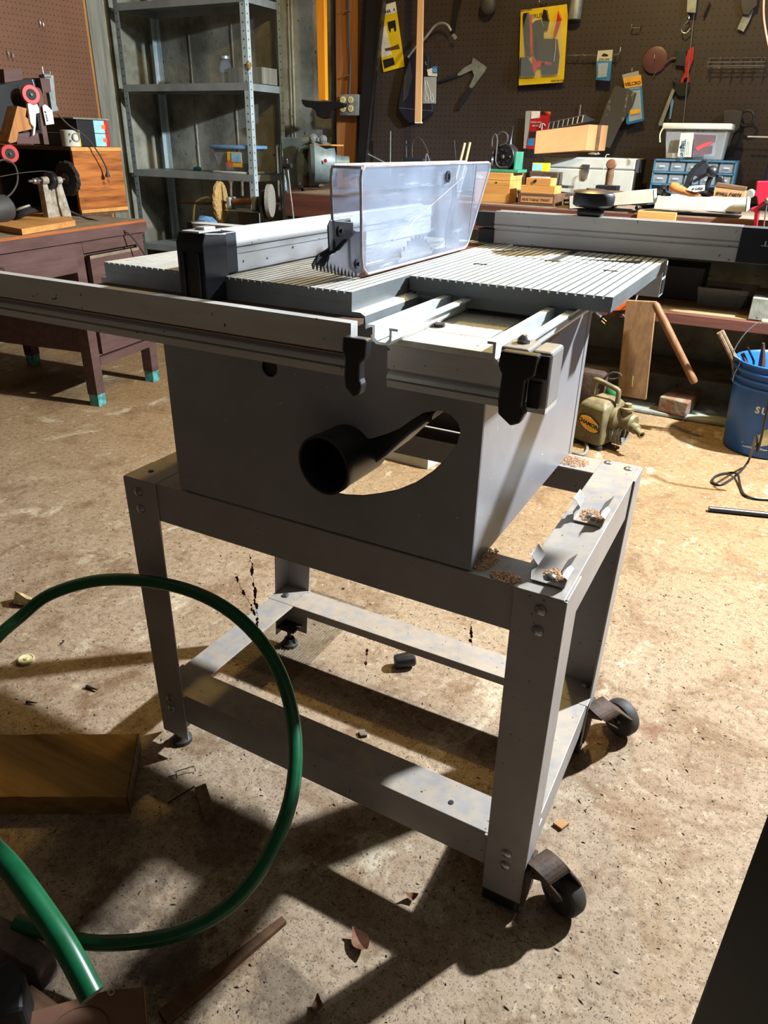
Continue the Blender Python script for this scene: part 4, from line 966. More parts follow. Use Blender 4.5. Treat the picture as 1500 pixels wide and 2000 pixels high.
mb.loft([[p + V((0, -.010, 0)), p + V((0.002, -.010, 0)), p + V((.002, .014, 0)), p + V((0, .014, 0))] for p in spline(pth, 5)]); mb.build('sanding_belt', M['belt'], bs)
def wpx(par, name, px, x, th, m):
    """outline on a plane x = const, thickness towards the wall"""
    a = [PX(u, v, x=x) for u, v in px]; mb = MB(); mb.loft([a, [p - V((th, 0, 0)) for p in a]])
    return mb.build(name, m, par) if par else mb.build(name, m)
wpx(bs, 'frame_block', [(34, 207), (16, 276), (20, 280), (32, 277), (36, 258), (62, 252), (58, 235), (50, 228), (52, 212)], XB + .01, .06, M['pinez'])
wpx(bs, 'white_bracket', [(54, 202), (72, 203), (77, 212), (77, 220), (70, 222), (70, 245), (68, 262), (64, 266), (66, 248), (60, 240)], XB + .02, .01, M['paper'])
wpx(bs, 'motor_body', [(-20, 170), (30, 160), (80, 152), (84, 190), (84, 260), (60, 282), (34, 282), (10, 260), (-20, 250)], XB - .05, .12, M['black'])
wpx(bs, 'upright_block', [(7, 135), (42, 135), (46, 165), (50, 205), (14, 205)], XB - .10, .05, M['darkwood'])
wpx(bs, 'cross_block', [(78, 152), (97, 154), (100, 180), (84, 182)], XB - .02, .05, M['darkwood'])
wpx(bs, 'steel_upright', [(81, 146), (104, 147), (110, 205), (115, 216), (102, 218), (96, 180)], XB - .08, .02, M['galv'])
mb = MB(); mb.cyl(PX(82, 130, x=XB - .05), PX(85, 148, x=XB - .05), .003); mb.build('guide_rod', M['steel'], bs)
mb = MB(); mb.cyl(PX(98, 139, x=XB - .05), PX(97, 150, x=XB - .05), .002); mb.cyl(PX(84, 148, x=XB - .05), PX(97, 148, x=XB - .05), .008); mb.build('clamp_bolt', M['galv'], bs)
wpx(bs, 'base_block', [(30, 262), (60, 258), (88, 262), (90, 281), (34, 281)], XB - .0, .08, M['darkwood'])
tg = thing('paper_tag', 'white paper price tag tied to the belt sander', 'tag', PX(95, 222, x=XB + .03))
a = [PX(u, v, x=XB + .035) for u, v in ((83, 207), (88, 204), (93, 207), (102, 216), (106, 242), (90, 244), (84, 215))]; mb = MB(); mb.loft([a, [p - V((.001, 0, 0)) for p in a]]); mb.build('card', M['paper'], tg)
text('handwriting', '# 5458', M['ink'], tg, PX(90.5, 227, x=XB + .0362), PX(94, 243, x=XB) - PX(87, 210, x=XB), PX(100, 225, x=XB) - PX(84, 228, x=XB), .013)
mb = MB(); mb.tube([PX(63, 155, x=XB + .03), PX(67, 168, x=XB + .03)], .0012, 5); mb.build('string', M['paper'], tg)

# cord that hangs over the box with a plug
cd = thing('power_cord', 'dark power cord hanging over the front of the wooden box, ending in a plug', 'cord', PX(180, 290, x=-1.96))
mb = MB(); mb.tube([PX(112, 222, x=-1.99), PX(135, 245, x=-1.975), PX(165, 265, x=-1.965), PX(190, 295, x=-1.955), PX(205, 322, x=-1.955), PX(210, 335, x=-1.955)], .0032, 7, smooth=4); mb.build('cable', M['cloth'], cd, smooth=True)
mb = MB(); a, b = PX(209, 332, x=-1.955), PX(211, 350, x=-1.955); mb.lathe(a, b - a, [(0, .004), (.010, .006), (.020, .0105), (.028, .0105), (.030, .004)], 14); mb.cyl(b + V((0, .004, 0)), b + V((0, .006, -.014)), .0016, n=8); mb.cyl(b + V((0, -.004, 0)), b + V((0, -.002, -.014)), .0016, n=8); mb.build('plug', M['darkgrey'], cd)
mb = MB(); mb.tube([PX(136, 412, x=-1.93), PX(165, 425, x=-1.88), PX(190, 432, x=-1.80), PX(215, 443, x=-1.72), PX(250, 455, x=-1.660), PX(275, 485, x=-1.625), PX(285, 505, x=-1.620), PX(300, 560, x=-1.615)], .0042, 8, smooth=4)
tag(mb.build('power_cord', M['cloth'], smooth=True), 'thick dark cord running across the desk top and down over its front edge', 'cord')

# arbor with wire brush on a wooden base
ar = thing('grinding_arbor', 'grinding arbor with a black wire brush wheel on a light wooden base on the desk', 'arbor', (-1.85, 1.45, .7225))
mb = MB(); q = [PX(46, 459, z=.7235), PX(143, 443, z=.7235), PX(118, 428, z=.7235), PX(-60, 446, z=.7235)]
q = [PX(44, 459, z=.7235), PX(148, 441, z=.7235), PX(128, 423, z=.7235), PX(-80, 436, z=.7235)]
mb.loft([q, [p + V((0, 0, .020)) for p in q]]); base = mb.build('base_board', M['pine'], ar)
XA = -1.86
YA = PX(115, 425, z=.744).y
def yx(u, v, y=YA): return PX(u, v, y=y)
mb = MB()
bp = PX(118, 428, z=.744)
def apx(px, th, m, nm, x=XA):
    return wpx(ar, nm, px, x, th, m)
apx([(82, 352), (90, 352), (110, 420), (112, 430), (96, 431)], .03, M['cast'], 'pedestal_leg')
apx([(108, 352), (118, 352), (138, 415), (140, 426), (124, 428), (116, 400)], .03, M['cast'], 'pedestal_leg')
apx([(90, 362), (110, 356), (124, 428), (112, 430)], .012, M['cast'], 'pedestal_web', XA - .01)
c1, c2 = PX(56, 354, x=XA - .0), PX(128, 350, x=XA - .0)
mb = MB(); mb.cyl(c1, c2, .0045, n=12); mb.lathe(PX(64, 354, x=XA), c2 - c1, [(0, .009), (.004, .011), (.010, .011), (.012, .007), (.018, .013), (.022, .013), (.023, .006)], 16); mb.build('arbor_shaft', M['steel'], ar, smooth=True)
for ua_, ub_ in ((80, 92), (107, 118)):
    mb = MB(); mb.cyl(PX(ua_, 353, x=XA), PX(ub_, 352, x=XA), .014, n=16); mb.build('bearing_housing', M['cast'], ar)
mb = MB(); pc = PX(99, 352, x=XA); dd = (c2 - c1).normalized(); mb.lathe(pc - dd * .008, dd, [(0, .006), (0, .034), (.003, .034), (.007, .028), (.009, .028), (.013, .034), (.016, .034), (.016, .006)], 28); mb.build('belt_pulley', M['dsteel'], ar, smooth=True)
mb = MB(); pc = PX(129, 349, x=XA - .0); mb.lathe(pc - dd * .004, dd, [(0, .004), (.001, .024), (.004, .026), (.001, .030), (.002, .062), (.010, .066), (.014, .066), (.022, .062), (.023, .03), (.023, .004)], 44)
bm_ = mb.bm; rn = random.Random(9)
for v in bm_.verts:
    dv = v.co - pc; rad = dv - dd * dv.dot(dd)
    if rad.length > .055: v.co += rad.normalized() * rn.uniform(-.004, .004)
wbk = mb.build('wire_brush_wheel', M['brush'], ar)
mb = MB(); mb.lathe(pc - dd * .0055, dd, [(0, .003), (.0, .020), (.004, .022)], 24); mb.build('brush_flange', M['dsteel'], wbk)
# second wheel with bristles on a motor at the left edge, loops of cable
mo = thing('electric_motor', 'dusty motor with a wire cup wheel lying on the desk at the far left', 'motor', (-1.95, 1.2, .723))
mb = MB(); c = PX(5, 402, x=-1.86); mb.lathe(c - V((.0, .10, .02)), (.0, 1, .12), [(0, .02), (.005, .045), (.09, .05), (.12, .045), (.14, .02)], 24); mb.build('motor_body', M['darkgrey'], mo, smooth=True)
mb = MB(); c = PX(45, 410, x=-1.86); mb.lathe(c, (.3, .2, -1), [(-.012, .01), (0, .032), (.004, .034), (.008, .042), (.022, .05), (.024, .004)], 30); mb.build('wire_cup', M['brush'], mo)
mb = MB(); mb.lathe(c + V((-.004, -.003, .012)), (.3, .2, -1), [(0, .008), (.003, .033), (.010, .034)], 24); mb.build('cup_disc', M['cast'], mo)
mb = MB(); mb.tube([PX(-5, 395, x=-1.83), PX(20, 380, x=-1.83), PX(34, 355, x=-1.84), PX(30, 325, x=-1.85), PX(10, 312, x=-1.85), PX(-12, 318, x=-1.85)], .0035, 7, smooth=5)
tag(mb.build('cable_loop', M['cloth'], smooth=True), 'loop of old grey cable beside the lower red wheel', 'cable')
mb = MB(); mb.tube([PX(0, 345, x=-1.82), PX(40, 338, x=-1.82), PX(85, 334, x=-1.83), PX(100, 338, x=-1.845)], .0016, 5, smooth=4)
tag(mb.build('drive_belt', M['cloth'], smooth=True), 'thin drive belt running from the left edge to the arbor pulley', 'belt')

# small hooks in the left pegboard
XPG = XL + .068
for i, (u, v) in enumerate(((74, 44), (80, 47), (12, 104), (21, 108))):
    mb = MB(); a = PX(u, v - 5, x=XPG); mb.tube([a, a + V((.012, 0, 0)), a + V((.016, 0, -.012)), a + V((.014, .002, -.026)), a + V((.024, .004, -.030))], .002, 6)
    tag(mb.build('peg_hook', M['chrome'], smooth=True), ('bright peg hook high on the left pegboard, near the timber edge' if i < 2 else 'bright peg hook on the left pegboard at the left edge'), 'hook', 'peg hooks, upper pair' if i < 2 else 'peg hooks, lower pair')

# ================================================================ STEEL SHELVING
sh = thing('steel_shelving', 'grey-blue perforated steel shelving unit against the concrete wall', 'shelving', (-2.38, 3.07, 0))
xl, xr, yf_, yb_ = -2.845, -1.925, 2.90, 3.215
def upright(x, y, sx, sy, m):
    mb = MB(); t = .002
    mb.box(min(x, x + sx * .034), max(x, x + sx * .034), min(y, y + sy * t), max(y, y + sy * t), .001, 1.84); mb.box(min(x, x + sx * t), max(x, x + sx * t), min(y, y + sy * .034), max(y, y + sy * .034), .001, 1.84)
    u_ = mb.build('upright', m, sh)
    mb = MB()
    for k in range(46):
        z = .1 + k * .038
        mb.box(x + sx * .014, x + sx * .020, y - sy * .0006, y + sy * .0002, z, z + .007); mb.box(x - sx * .0006, x + sx * .0002, y + sy * .014, y + sy * .020, z, z + .007)
    tag(mb.build('bolt_holes', M['ink'], u_), kind='stuff')
upright(xl, yf_, 1, 1, M['shelf']); upright(xr, yf_, -1, 1, M['shelfl']); upright(xl, yb_, 1, -1, M['shelfl']); upright(xr, yb_, -1, -1, M['shelfl'])
SHZ = []
for i, (vf, uf) in enumerate(((163, 367), (336, 380))):
    SHZ.append(PX(uf, vf, y=yf_).z)
SHZ.append(PX(370, 0, y=yf_).z + .012); SHZ.append(.44)
def shelf_board(z, m=None):
    mb = MB(); mb.box(xl + .003, xr - .003, yf_ + .003, yb_ - .003, z - .002, z); 
    mb.box(xl + .003, xr - .003, yf_ - .001, yf_ + .002, z - .036, z); mb.box(xl + .003, xr - .003, yb_ - .006, yb_ - .003, z - .036, z)
    mb.box(xr - .006, xr - .003, yf_ + .003, yb_ - .003, z - .036, z); mb.box(xl + .003, xl + .006, yf_ + .003, yb_ - .003, z - .036, z)
    mb.build('shelf_board', m or M['shelf'], sh)
for z in SHZ: shelf_board(z)
mb = MB(); p = PX(487, 128, y=yf_ - .003); mb.rock(p, .017, (1, .3, 1.2), 3, .3); mb.build('tape_scrap', M['crush'], sh)
# things on the shelves
jar = thing('glass_jar', 'clear glass jar standing on the upper shelf of the shelving unit', 'jar', PX(443, 158, y=3.06))
zj = SHZ[0] + .0005; jx = PX(441, 150, y=3.06).x
mb = MB(); mb.lathe((jx, 3.06, zj), (0, 0, 1), [(0, .030), (.004, .034), (.095, .034), (.108, .028), (.118, .024), (.124, .026), (.126, .024)], 28); mb.build('glass', M['clear'], jar, smooth=True)
mb = MB(); mb.lathe((jx, 3.06, zj + .126), (0, 0, 1), [(0, .027), (.014, .027), (.016, .020)], 24); mb.build('jar_lid', M['galv'], jar, smooth=True)
bxx = PX(452, 150, y=3.05).x; 
mb = MB(); mb.box(bxx, bxx + .235, 3.02, 3.16, zj, zj + .080, .002); tag(mb.build('storage_carton', M['greypost']), 'low grey-brown carton next to the glass jar on the upper shelf', 'box')
z2 = SHZ[1] + .0005
tb = thing('plastic_tub', 'clear plastic tub with pale blue lid on the middle shelf', 'tub', PX(458, 330, y=2.97))
ta, tb_ = PX(430, 327, y=2.95).x, PX(486, 327, y=2.95).x
mb = MB(); mb.loft([[V((ta + dx * (tb_ - ta), 2.93 + dy * .14, z2 + .012)) for dx, dy in ((0.03, 0), (.97, 0), (.97, 1), (.03, 1))], [V((ta - .020 + dx * (tb_ - ta + .040), 2.92 + dy * .16, z2 + .125)) for dx, dy in ((0, 0), (1, 0), (1, 1), (0, 1))]]); mb.build('tub', M['tubp'], tb, bevel=.006)
mb = MB(); mb.box(ta - .032, tb_ + .032, 2.905, 3.095, z2 + .1255, z2 + .146, .007); mb.build('tub_lid', M['lid'], tb, smooth=True)
mb = MB(); lx = PX(458, 300, y=2.915).x; mb.box(lx - .052, lx + .052, 2.9115, 2.9135, z2 + .035, z2 + .112, rot=Matrix.Rotation(R(-5), 3, 'X')); lb = mb.build('tub_label', M['amber'], tb)
mb = MB(); mb.box(lx - .020, lx + .050, 2.9095, 2.9112, z2 + .060, z2 + .108, rot=Matrix.Rotation(R(-5), 3, 'X')); mb.build('label_picture', M['ltblue'], lb)
mb = MB(); mb.box(lx - .050, lx - .010, 2.9090, 2.9110, z2 + .038, z2 + .070, rot=Matrix.Rotation(R(-5), 3, 'X')); mb.build('label_food', M['orange'], lb)
mb = MB(); mb.box(lx - .02, lx + .06, 2.97, 3.04, z2 + .016, z2 + .05, .01); mb.build('tub_contents', M['oldwood'], tb)
mb = MB(); mb.box(ta - .022, tb_ + .015, 2.905, 3.08, z2 + .0, z2 + .0115, .004); tag(mb.build('tray_lid', M['white'], smooth=True), 'white tray under the blue-lidded tub', 'tray')
mb = MB(); p = PX(385, 325, y=3.08); mb.lathe((p.x, 3.08, z2), (0, 0, 1), [(0, .022), (.012, .026), (.020, .018), (.022, .002)], 20); tag(mb.build('small_cup', M['bluecard'], smooth=True), 'small blue cap at the back of the middle shelf', 'cap')

# ================================================================ BUFFER STAND in front of the shelving
YBF = 2.30
bf = thing('buffing_machine', 'pedestal buffer with a cloth wheel and a grey stone wheel, in front of the shelving', 'buffer', V((PX(470, 400, y=YBF).x, YBF, 0)))
def bp_(u, v, y=YBF): return PX(u, v, y=y)
cl = bp_(430, 395); cr = bp_(522, 393)
axd = V((.93, .37, 0.0)).normalized()
mb = MB(); mb.cyl(cl - axd * .015, cl + axd * .30, .006, n=12); mb.build('spindle', M['dsteel'], bf)
mb = MB(); mb.lathe(cl - axd * .010, axd, [(0, .008), (0, .088), (.003, .0935), (.008, .0955), (.016, .0955), (.022, .092), (.024, .085), (.024, .008)], 48)
rn = random.Random(2)
for v in mb.bm.verts:
    dv = v.co - cl; rad = dv - axd * dv.dot(axd)
    if rad.length > .085: v.co += rad.normalized() * rn.uniform(-.002, .0015)
bw = mb.build('buffing_wheel', M['buff'], bf)
mb = MB(); mb.lathe(cl - axd * .0115, axd, [(0, .004), (.0, .0785), (.002, .079)], 40); mb.build('wheel_face', M['card'], bw)
mb = MB(); mb.cyl(cl - axd * .040, cl - axd * .012, .005, n=10); mb.lathe(cl - axd * .022, axd, [(0, .008), (.008, .012), (.0095, .004)], 14); mb.build('spindle_nut', M['rust'], bw)
mb = MB(); cs = bp_(512, 400); mb.lathe(cs, axd, [(0, .01), (0, .062), (.003, .064), (.016, .064), (.018, .01)], 36); mb.build('grip_disc', M['dsteel'], bf, smooth=True)
cs2 = bp_(523, 392) + V((0, .0, 0)); mb = MB(); mb.lathe(cs2, axd, [(0, .01), (0, .070), (.002, .072), (.020, .072), (.022, .01)], 40); mb.build('stone_wheel', M['stone'], bf, smooth=True)
mb = MB(); a, b = bp_(447, 408), bp_(512, 410); mb.hexa([V((a.x, YBF - .03, a.z - .006)), V((b.x, YBF - .03, a.z - .006)), V((b.x, YBF + .07, a.z - .006)), V((a.x, YBF + .07, a.z - .006)), V((a.x, YBF - .03, a.z)), V((b.x, YBF - .03, a.z)), V((b.x, YBF + .07, a.z)), V((a.x, YBF + .07, a.z))]); mb.build('base_plate', M['galv'], bf)
for u in (450, 499):
    p = bp_(u, 393); mb = MB(); mb.box(p.x - .012, p.x + .012, YBF - .02, YBF + .035, a.z, p.z + .02, .006); mb.build('bearing_block', M['galv'], bf)
mb = MB(); mb.cyl(bp_(456, 394), bp_(495, 393), .014, n=16); mb.build('copper_sleeve', M['copper'], bf)
for u0, v0 in ((451, 370), (473, 369)):
    mb = MB(); p = bp_(u0, v0); q = bp_(u0, 355); mb.cyl(V((p.x, YBF, p.z - .030)), q, .006, n=10); mb.prism([(q.x - .020, q.z + .008), (q.x + .020, q.z + .008), (q.x, q.z - .016)] if u0 < 460 else [(q.x - .006, q.z + .012), (q.x + .006, q.z + .012), (q.x + .006, q.z - .012), (q.x - .006, q.z - .012)], 'y', YBF - .002, YBF + .002); mb.build('oil_cup', M['steel'], bf)
mb = MB(); p = bp_(480, 430); mb.box(p.x - .04, p.x + .04, YBF - .01, YBF + .06, .02, a.z - .006, .005); mb.box(p.x - .15, p.x + .15, YBF - .12, YBF + .16, .001, .02, .004); mb.build('pedestal', M['darkgrey'], bf)
mb = MB(); p = bp_(400, 388); mb.tube([bp_(352, 395), bp_(375, 396), bp_(405, 398), bp_(424, 396)], .006, 8); mb.build('tool_rest_rod', M['oldwood'], bf)
mb = MB(); mb.tube([bp_(378, 440), bp_(379, 410), bp_(384, 394), bp_(400, 386), bp_(412, 386)], .005, 8, smooth=4); mb.build('white_hose', M['cream'], bf, smooth=True)
mb = MB(); mb.rock(bp_(405, 440, 2.55), .05, (1.4, 1, 1), 5, .12); mb.bm.verts.ensure_lookup_table()
tag(mb.build('cloth_bundle', M['lid']), 'grey-blue rag bundle behind the cloth wheel of the buffer', 'rag')
bb_ = bpy.data.objects['cloth_bundle']
mb = MB(); zz = bb_.location.z; c = bp_(405, 440, 2.55); mb.cyl((c.x, c.y, .001), (c.x, c.y, zz - .001), .14, n=24); tag(mb.build('metal_drum', M['darkgrey']), 'dark drum under the grey-blue rag in front of the shelving', 'drum')
# ================================================================ WORKBENCH
BZ = 0.815; BY0 = 2.50
bench = thing('workbench', 'long red-brown timber workbench with a lower shelf against the pegboard wall', 'workbench', (0.3, 2.86, 0))
mb = MB(); mb.box(-1.42, 3.3, BY0, YW - .035, BZ - .035, BZ); mb.build('bench_top', M['benchtop'], bench)
mb = MB(); mb.box(-1.42, 3.3, BY0 - .022, BY0 - .001, BZ - .105, BZ - .004); mb.build('bench_apron', M['redwood'], bench)
for x in (-1.38, 0.845, 3.2):
    mb = MB(); mb.box(x, x + .06, BY0 + .002, BY0 + .07, .001, BZ - .036); mb.build('leg', M['redwood'], bench)
    mb = MB(); mb.box(x, x + .06, YW - .11, YW - .04, .001, BZ - .036); mb.build('leg', M['redwood'], bench)
LZ = PX(1300, 608, y=BY0 - .02).z
mb = MB(); mb.box(-.35, 1.9, BY0 + .003, 3.05, LZ - .018, LZ); mb.build('lower_shelf', M['shelfwood'], bench)
mb = MB(); mb.box(-.35, .842, BY0 - .03, BY0 + .001, LZ - .042, LZ - .004); mb.build('shelf_beam', M['redwood'], bench)
# block of pine on the apron
mb = MB(); a, b = PX(1247, 411, y=BY0 - .03), PX(1319, 434, y=BY0 - .03); mb.box(a.x, b.x, BY0 - .048, BY0 - .0225, a.z - .055, a.z, .002); tag(mb.build('pine_block', M['pine']), 'small pine block fixed to the bench apron under the white trays', 'wood block')

# ---- things on the bench: set out from left to right
def onb(u, v, y): return PX(u, v, y=y)
def bxp(name, m, par, u0, v0, u1, v1, y0, dep, zb=None, bev=.002):
    """box whose front face spans two photo positions on the plane y0"""
    a, b = PX(u0, v0, y=y0), PX(u1, v1, y=y0); mb = MB(); mb.box(a.x, b.x, y0, y0 + dep, b.z if zb is None else zb, a.z, bev)
    return mb.build(name, m, par)
# big grinder-like machine at the left end of the bench
mc = thing('grinder_machine', 'large grey-green cast machine with a round body at the far left end of the workbench', 'machine', (-1.60, 3.0, .75))
ym = 2.90
def mp(name, px, y, th, m, par=mc):
    mb = MB(); wallpoly(mb, px, y, th); return mb.build(name, m, par, bevel=.003)
mp('back_case', [(548, 268), (602, 268), (604, 383), (566, 383), (556, 340)], ym + .05, .14, M['machgrey'])
mp('front_casting', [(583, 288), (592, 282), (604, 278), (607, 288), (604, 290), (592, 292), (588, 300), (590, 308), (598, 312), (603, 325), (602, 335), (596, 342), (592, 345), (591, 366), (602, 378), (602, 381), (586, 383), (582, 370), (580, 340), (579, 310)], ym, .05, M['machgrey'])
mp('inner_casting', [(604, 284), (612, 286), (620, 298), (621, 306), (624, 330), (616, 348), (610, 362), (606, 360), (606, 340), (608, 325), (604, 312), (601, 300)], ym + .01, .05, M['machgrey'])
c = PX(628, 318, y=ym + .04)
mb = MB(); mb.lathe(c - V((.06, .04, 0)), (.8, .6, .0), [(0, .03), (.01, .09), (.03, .105), (.10, .102), (.14, .085), (.15, .04), (.20, .035), (.22, .0345), (.22, .01)], 36); mb.build('round_body', M['machgrey'], mc, smooth=True)
mb = MB(); p = PX(636, 314, y=ym + .04 - .085); mb.lathe(p, (0, -1, 0), [(0, .009), (.004, .009), (.005, .004)], 18); mb.build('red_button', M['red'], mc)
mb = MB(); p = PX(595, 350, y=ym + .03); mb.box(p.x - .012, p.x + .012, ym + .02, ym + .05, p.z - .045, p.z + .035, .003); mb.build('rust_slide', M['copper'], mc)
mb = MB(); p = PX(589, 359, y=ym - .004); mb.lathe(p, (0, -1, 0), [(0, .008), (.008, .007), (.010, .002)], 14); mb.build('screw', M['chrome'], mc)
mb = MB(); a, b = PX(607, 280, y=ym - .01), PX(650, 284, y=ym - .01); mb.box(a.x, b.x, ym - .02, ym + .10, a.z - .010, a.z - .003, .001); mb.build('tan_slat', M['pine'], mc)
for u, v, r in ((613, 270, .022), (632, 272, .020)):
    mb = MB(); p = PX(u, v, y=ym); mb.lathe(p, (.2, -1, 0), [(0, r * .4), (.0, r), (.010, r), (.012, r * .55), (.018, r * .5), (.019, r * .2)], 24); mb.build('roller', M['galv'], mc, smooth=True)
mb = MB(); p = PX(600, 276, y=ym); mb.cyl(p - V((.02, 0, 0)), p + V((.02, .0, .01)), .017, n=14); mb.build('knurled_knob', M['stone'], mc)
mb = MB(); a, b = PX(566, 384, y=ym), PX(665, 392, y=ym); mb.box(a.x, b.x + .02, ym, ym + .22, BZ + .0005, a.z, .002); mb.build('machine_base', M['oldwood'], mc)
# thin steel crank handle leaning in front
ck = thing('crank_rod', 'chrome crank rod with a T-shaped head standing before the grey-green machine', 'rod', PX(573, 430, y=2.40))
mb = MB(); mb.tube([PX(562, 332, y=2.42), PX(567, 375, y=2.42), PX(574, 432, y=2.42), PX(580, 480, y=2.42), PX(590, 620, y=2.42)], .0042, 8); mb.build('rod', M['steel'], ck)
mb = MB(); p = PX(562, 325, y=2.42); mb.cyl(p - V((.022, 0, 0)), p + V((.022, 0, .004)), .011, n=14); mb.cyl(p, p + V((-.004, 0, .026)), .006, n=10); mb.ball(p + V((-.005, 0, .028)), .0075); mb.build('head', M['dsteel'], ck)

# far-left clutter visible over the blade guard
def stick(name, label, cat, a, b, y, r, m, y2=None, group=None, n=7, rr=None):
    mb = MB(); mb.tube([PX(a[0], a[1], y=y), PX(b[0], b[1], y=y2 or y)], r, n, rr=rr); return tag(mb.build(name, m), label, cat, group)
stick('thin_rod', 'thin slanting pale rod low over the left end of the blade guard', 'rod', (719, 301), (760, 322), 2.95, .0035, M['galv'])
stick('steel_rod', 'thin upright rod leaning on the pegboard above the left half of the guard', 'rod', (763, 256), (762, 345), 3.16, .003, M['galv'])
stick('dowel', 'left of the two cream dowels standing behind the guard', 'dowel', (908, 279), (890, 350), 2.95, .0062, M['cream'])
stick('dowel', 'right of the two cream dowels standing behind the guard', 'dowel', (918, 278), (902, 350), 2.95, .0062, M['cream'])
stick('putty_knife', 'slim grey blade standing upright just left of the cream dowels', 'tool', (887, 274), (892, 330), 3.0, .0045, M['dsteel'], rr=.002)
stick('screwdriver', 'dark slim screwdriver standing left of the black tool pile', 'tool', (793, 275), (794, 330), 3.0, .004, M['darkgrey'])
bt = thing('black_motor_tool', 'black motor tool with knob and cable loop lying on the bench behind the guard', 'tool', PX(845, 318, y=2.98))
mb = MB(); a = PX(850, 305, y=2.95); mb.lathe(V((a.x, 2.98, BZ + .001)), (0, 0, 1), [(0, .06), (.045, .062), (.06, .058), (.085, .052), (.09, .062), (.10, .06), (.105, .03), (.12, .012), (.135, .014), (.14, .004)], 30); mb.build('tool_body', M['black_iron'], bt, smooth=True)
mb = MB(); a = PX(820, 308, y=2.93); mb.box(a.x - .09, a.x + .03, 2.92, 3.02, BZ + .001, a.z, .01); mb.build('tool_case', M['navy'], bt)
mb = MB(); mb.tube([PX(806, 320, y=2.97), PX(805, 285, y=2.97), PX(812, 270, y=2.97), PX(822, 272, y=2.97), PX(833, 290, y=2.97), PX(836, 300, y=2.97)], .003, 6, smooth=5); mb.build('cable', M['cloth'], bt, smooth=True)
mb = MB(); mb.tube([PX(831, 318, y=2.93), PX(833, 300, y=2.93), PX(838, 312, y=2.93), PX(840, 330, y=2.93)], .0022, 6, smooth=4); mb.build('grey_cord', M['stone'], bt)

# green-based motor with black spool
gm = thing('green_spool_motor', 'black round motor on a green bracket standing on the honey-coloured wooden box', 'motor', PX(985, 333, y=2.72))
yb0 = 2.60
BX_T = PX(990, 338, y=yb0 + .02).z
mb = MB(); a, b = PX(957, 330, y=yb0 + .03), PX(1012, 336, y=yb0 + .03); zt_ = BX_T + .001
mb.box(a.x, b.x, yb0 + .03, yb0 + .15, zt_, zt_ + .012, .002); mb.build('green_base', M['green'], gm)
mb = MB(); a1, b1 = PX(1003, 296, y=yb0 + .09), PX(1012, 332, y=yb0 + .09); mb.box(a1.x - .05, b1.x, yb0 + .142, yb0 + .150, zt_ + .012, a1.z, .002); mb.box(b1.x - .010, b1.x, yb0 + .05, yb0 + .150, zt_ + .012, a1.z, .002); mb.build('green_bracket', M['green'], gm)
cc2 = PX(982, 306, y=yb0 + .05)
mb = MB(); mb.lathe(cc2, (.15, 1, 0), [(0, .006), (.001, .040), (.003, .050), (.008, .053), (.045, .053), (.07, .045), (.072, .01)], 36); mt = mb.build('spool', M['black'], gm, smooth=True)
for k in range(8):
    mb = MB(); a = R(45 * k + 12); p = cc2 + V((math.cos(a) * .028, -.0035, math.sin(a) * .028)); mb.cyl(p, p + V((0, .003, 0)), .0055, n=10); mb.build('spool_hole', M['navy'], mt)
mb = MB(); mb.lathe(cc2 + V((0, -.006, 0)), (0, 1, 0), [(0, .002), (.0, .005), (.004, .008)], 14); mb.build('hub_screw', M['chrome'], mt)
mb = MB(); mb.ball(PX(996, 306, y=yb0 + .045), .004); mb.build('chrome_stud', M['chrome'], mt)
mb = MB(); p = PX(995, 275, y=yb0 + .08); mb.lathe(PX(995, 288, y=yb0 + .08), V((.1, 0, 1)), [(0, .010), (.012, .011), (.018, .007), (.05, .004), (.085, .0015)], 14); mb.build('brass_nozzle', M['dsteel'], gm, smooth=True)
mb = MB(); mb.tube([PX(962, 300, y=yb0 + .04), PX(961, 275, y=yb0 + .04), PX(966, 262, y=yb0 + .04), PX(971, 270, y=yb0 + .04), PX(970, 290, y=yb0 + .03), PX(968, 315, y=yb0 + .01), PX(975, 326, y=yb0 + .01), PX(990, 326, y=yb0 + .01)], .0036, 7, smooth=5)
mb.tube([PX(968, 268, y=yb0 + .05), PX(980, 258, y=yb0 + .05), PX(991, 264, y=yb0 + .05), PX(989, 278, y=yb0 + .05), PX(976, 285, y=yb0 + .05)], .0036, 7, smooth=5); mb.build('cord_bundle', M['darkgrey'], gm, smooth=True)
mb = MB(); mb.lathe(PX(957, 315, y=yb0 + .06), (1, .3, 0), [(0, .022), (.008, .028), (.016, .022)], 20); mb.build('side_pulley', M['dsteel'], gm)
# honey wooden box
hb2 = thing('wooden_box', 'honey-coloured wooden box with hinged lid, just right of the blade guard', 'box', (PX(970, 370, y=yb0).x, yb0 + .09, BZ))
a, b = PX(930, 342, y=yb0), PX(993, 396, y=yb0)
mb = MB(); mb.box(a.x, b.x, yb0, yb0 + .20, BZ + .0006, BX_T - .030, .0015); mb.build('box_body', M['honey'], hb2)
mb = MB(); mb.box(a.x, b.x, yb0, yb0 + .20, BX_T - .0295, BX_T, .0015); ld = mb.build('box_lid', M['honey'], hb2)
mb = MB(); q = PX(969, 357, y=yb0 - .001); mb.prism([(q.x - .006, q.z - .001), (q.x + .006, q.z - .001), (q.x, q.z + .005)], 'y', yb0 - .0012, yb0 - .0002); mb.build('keyhole', M['ink'], ld)
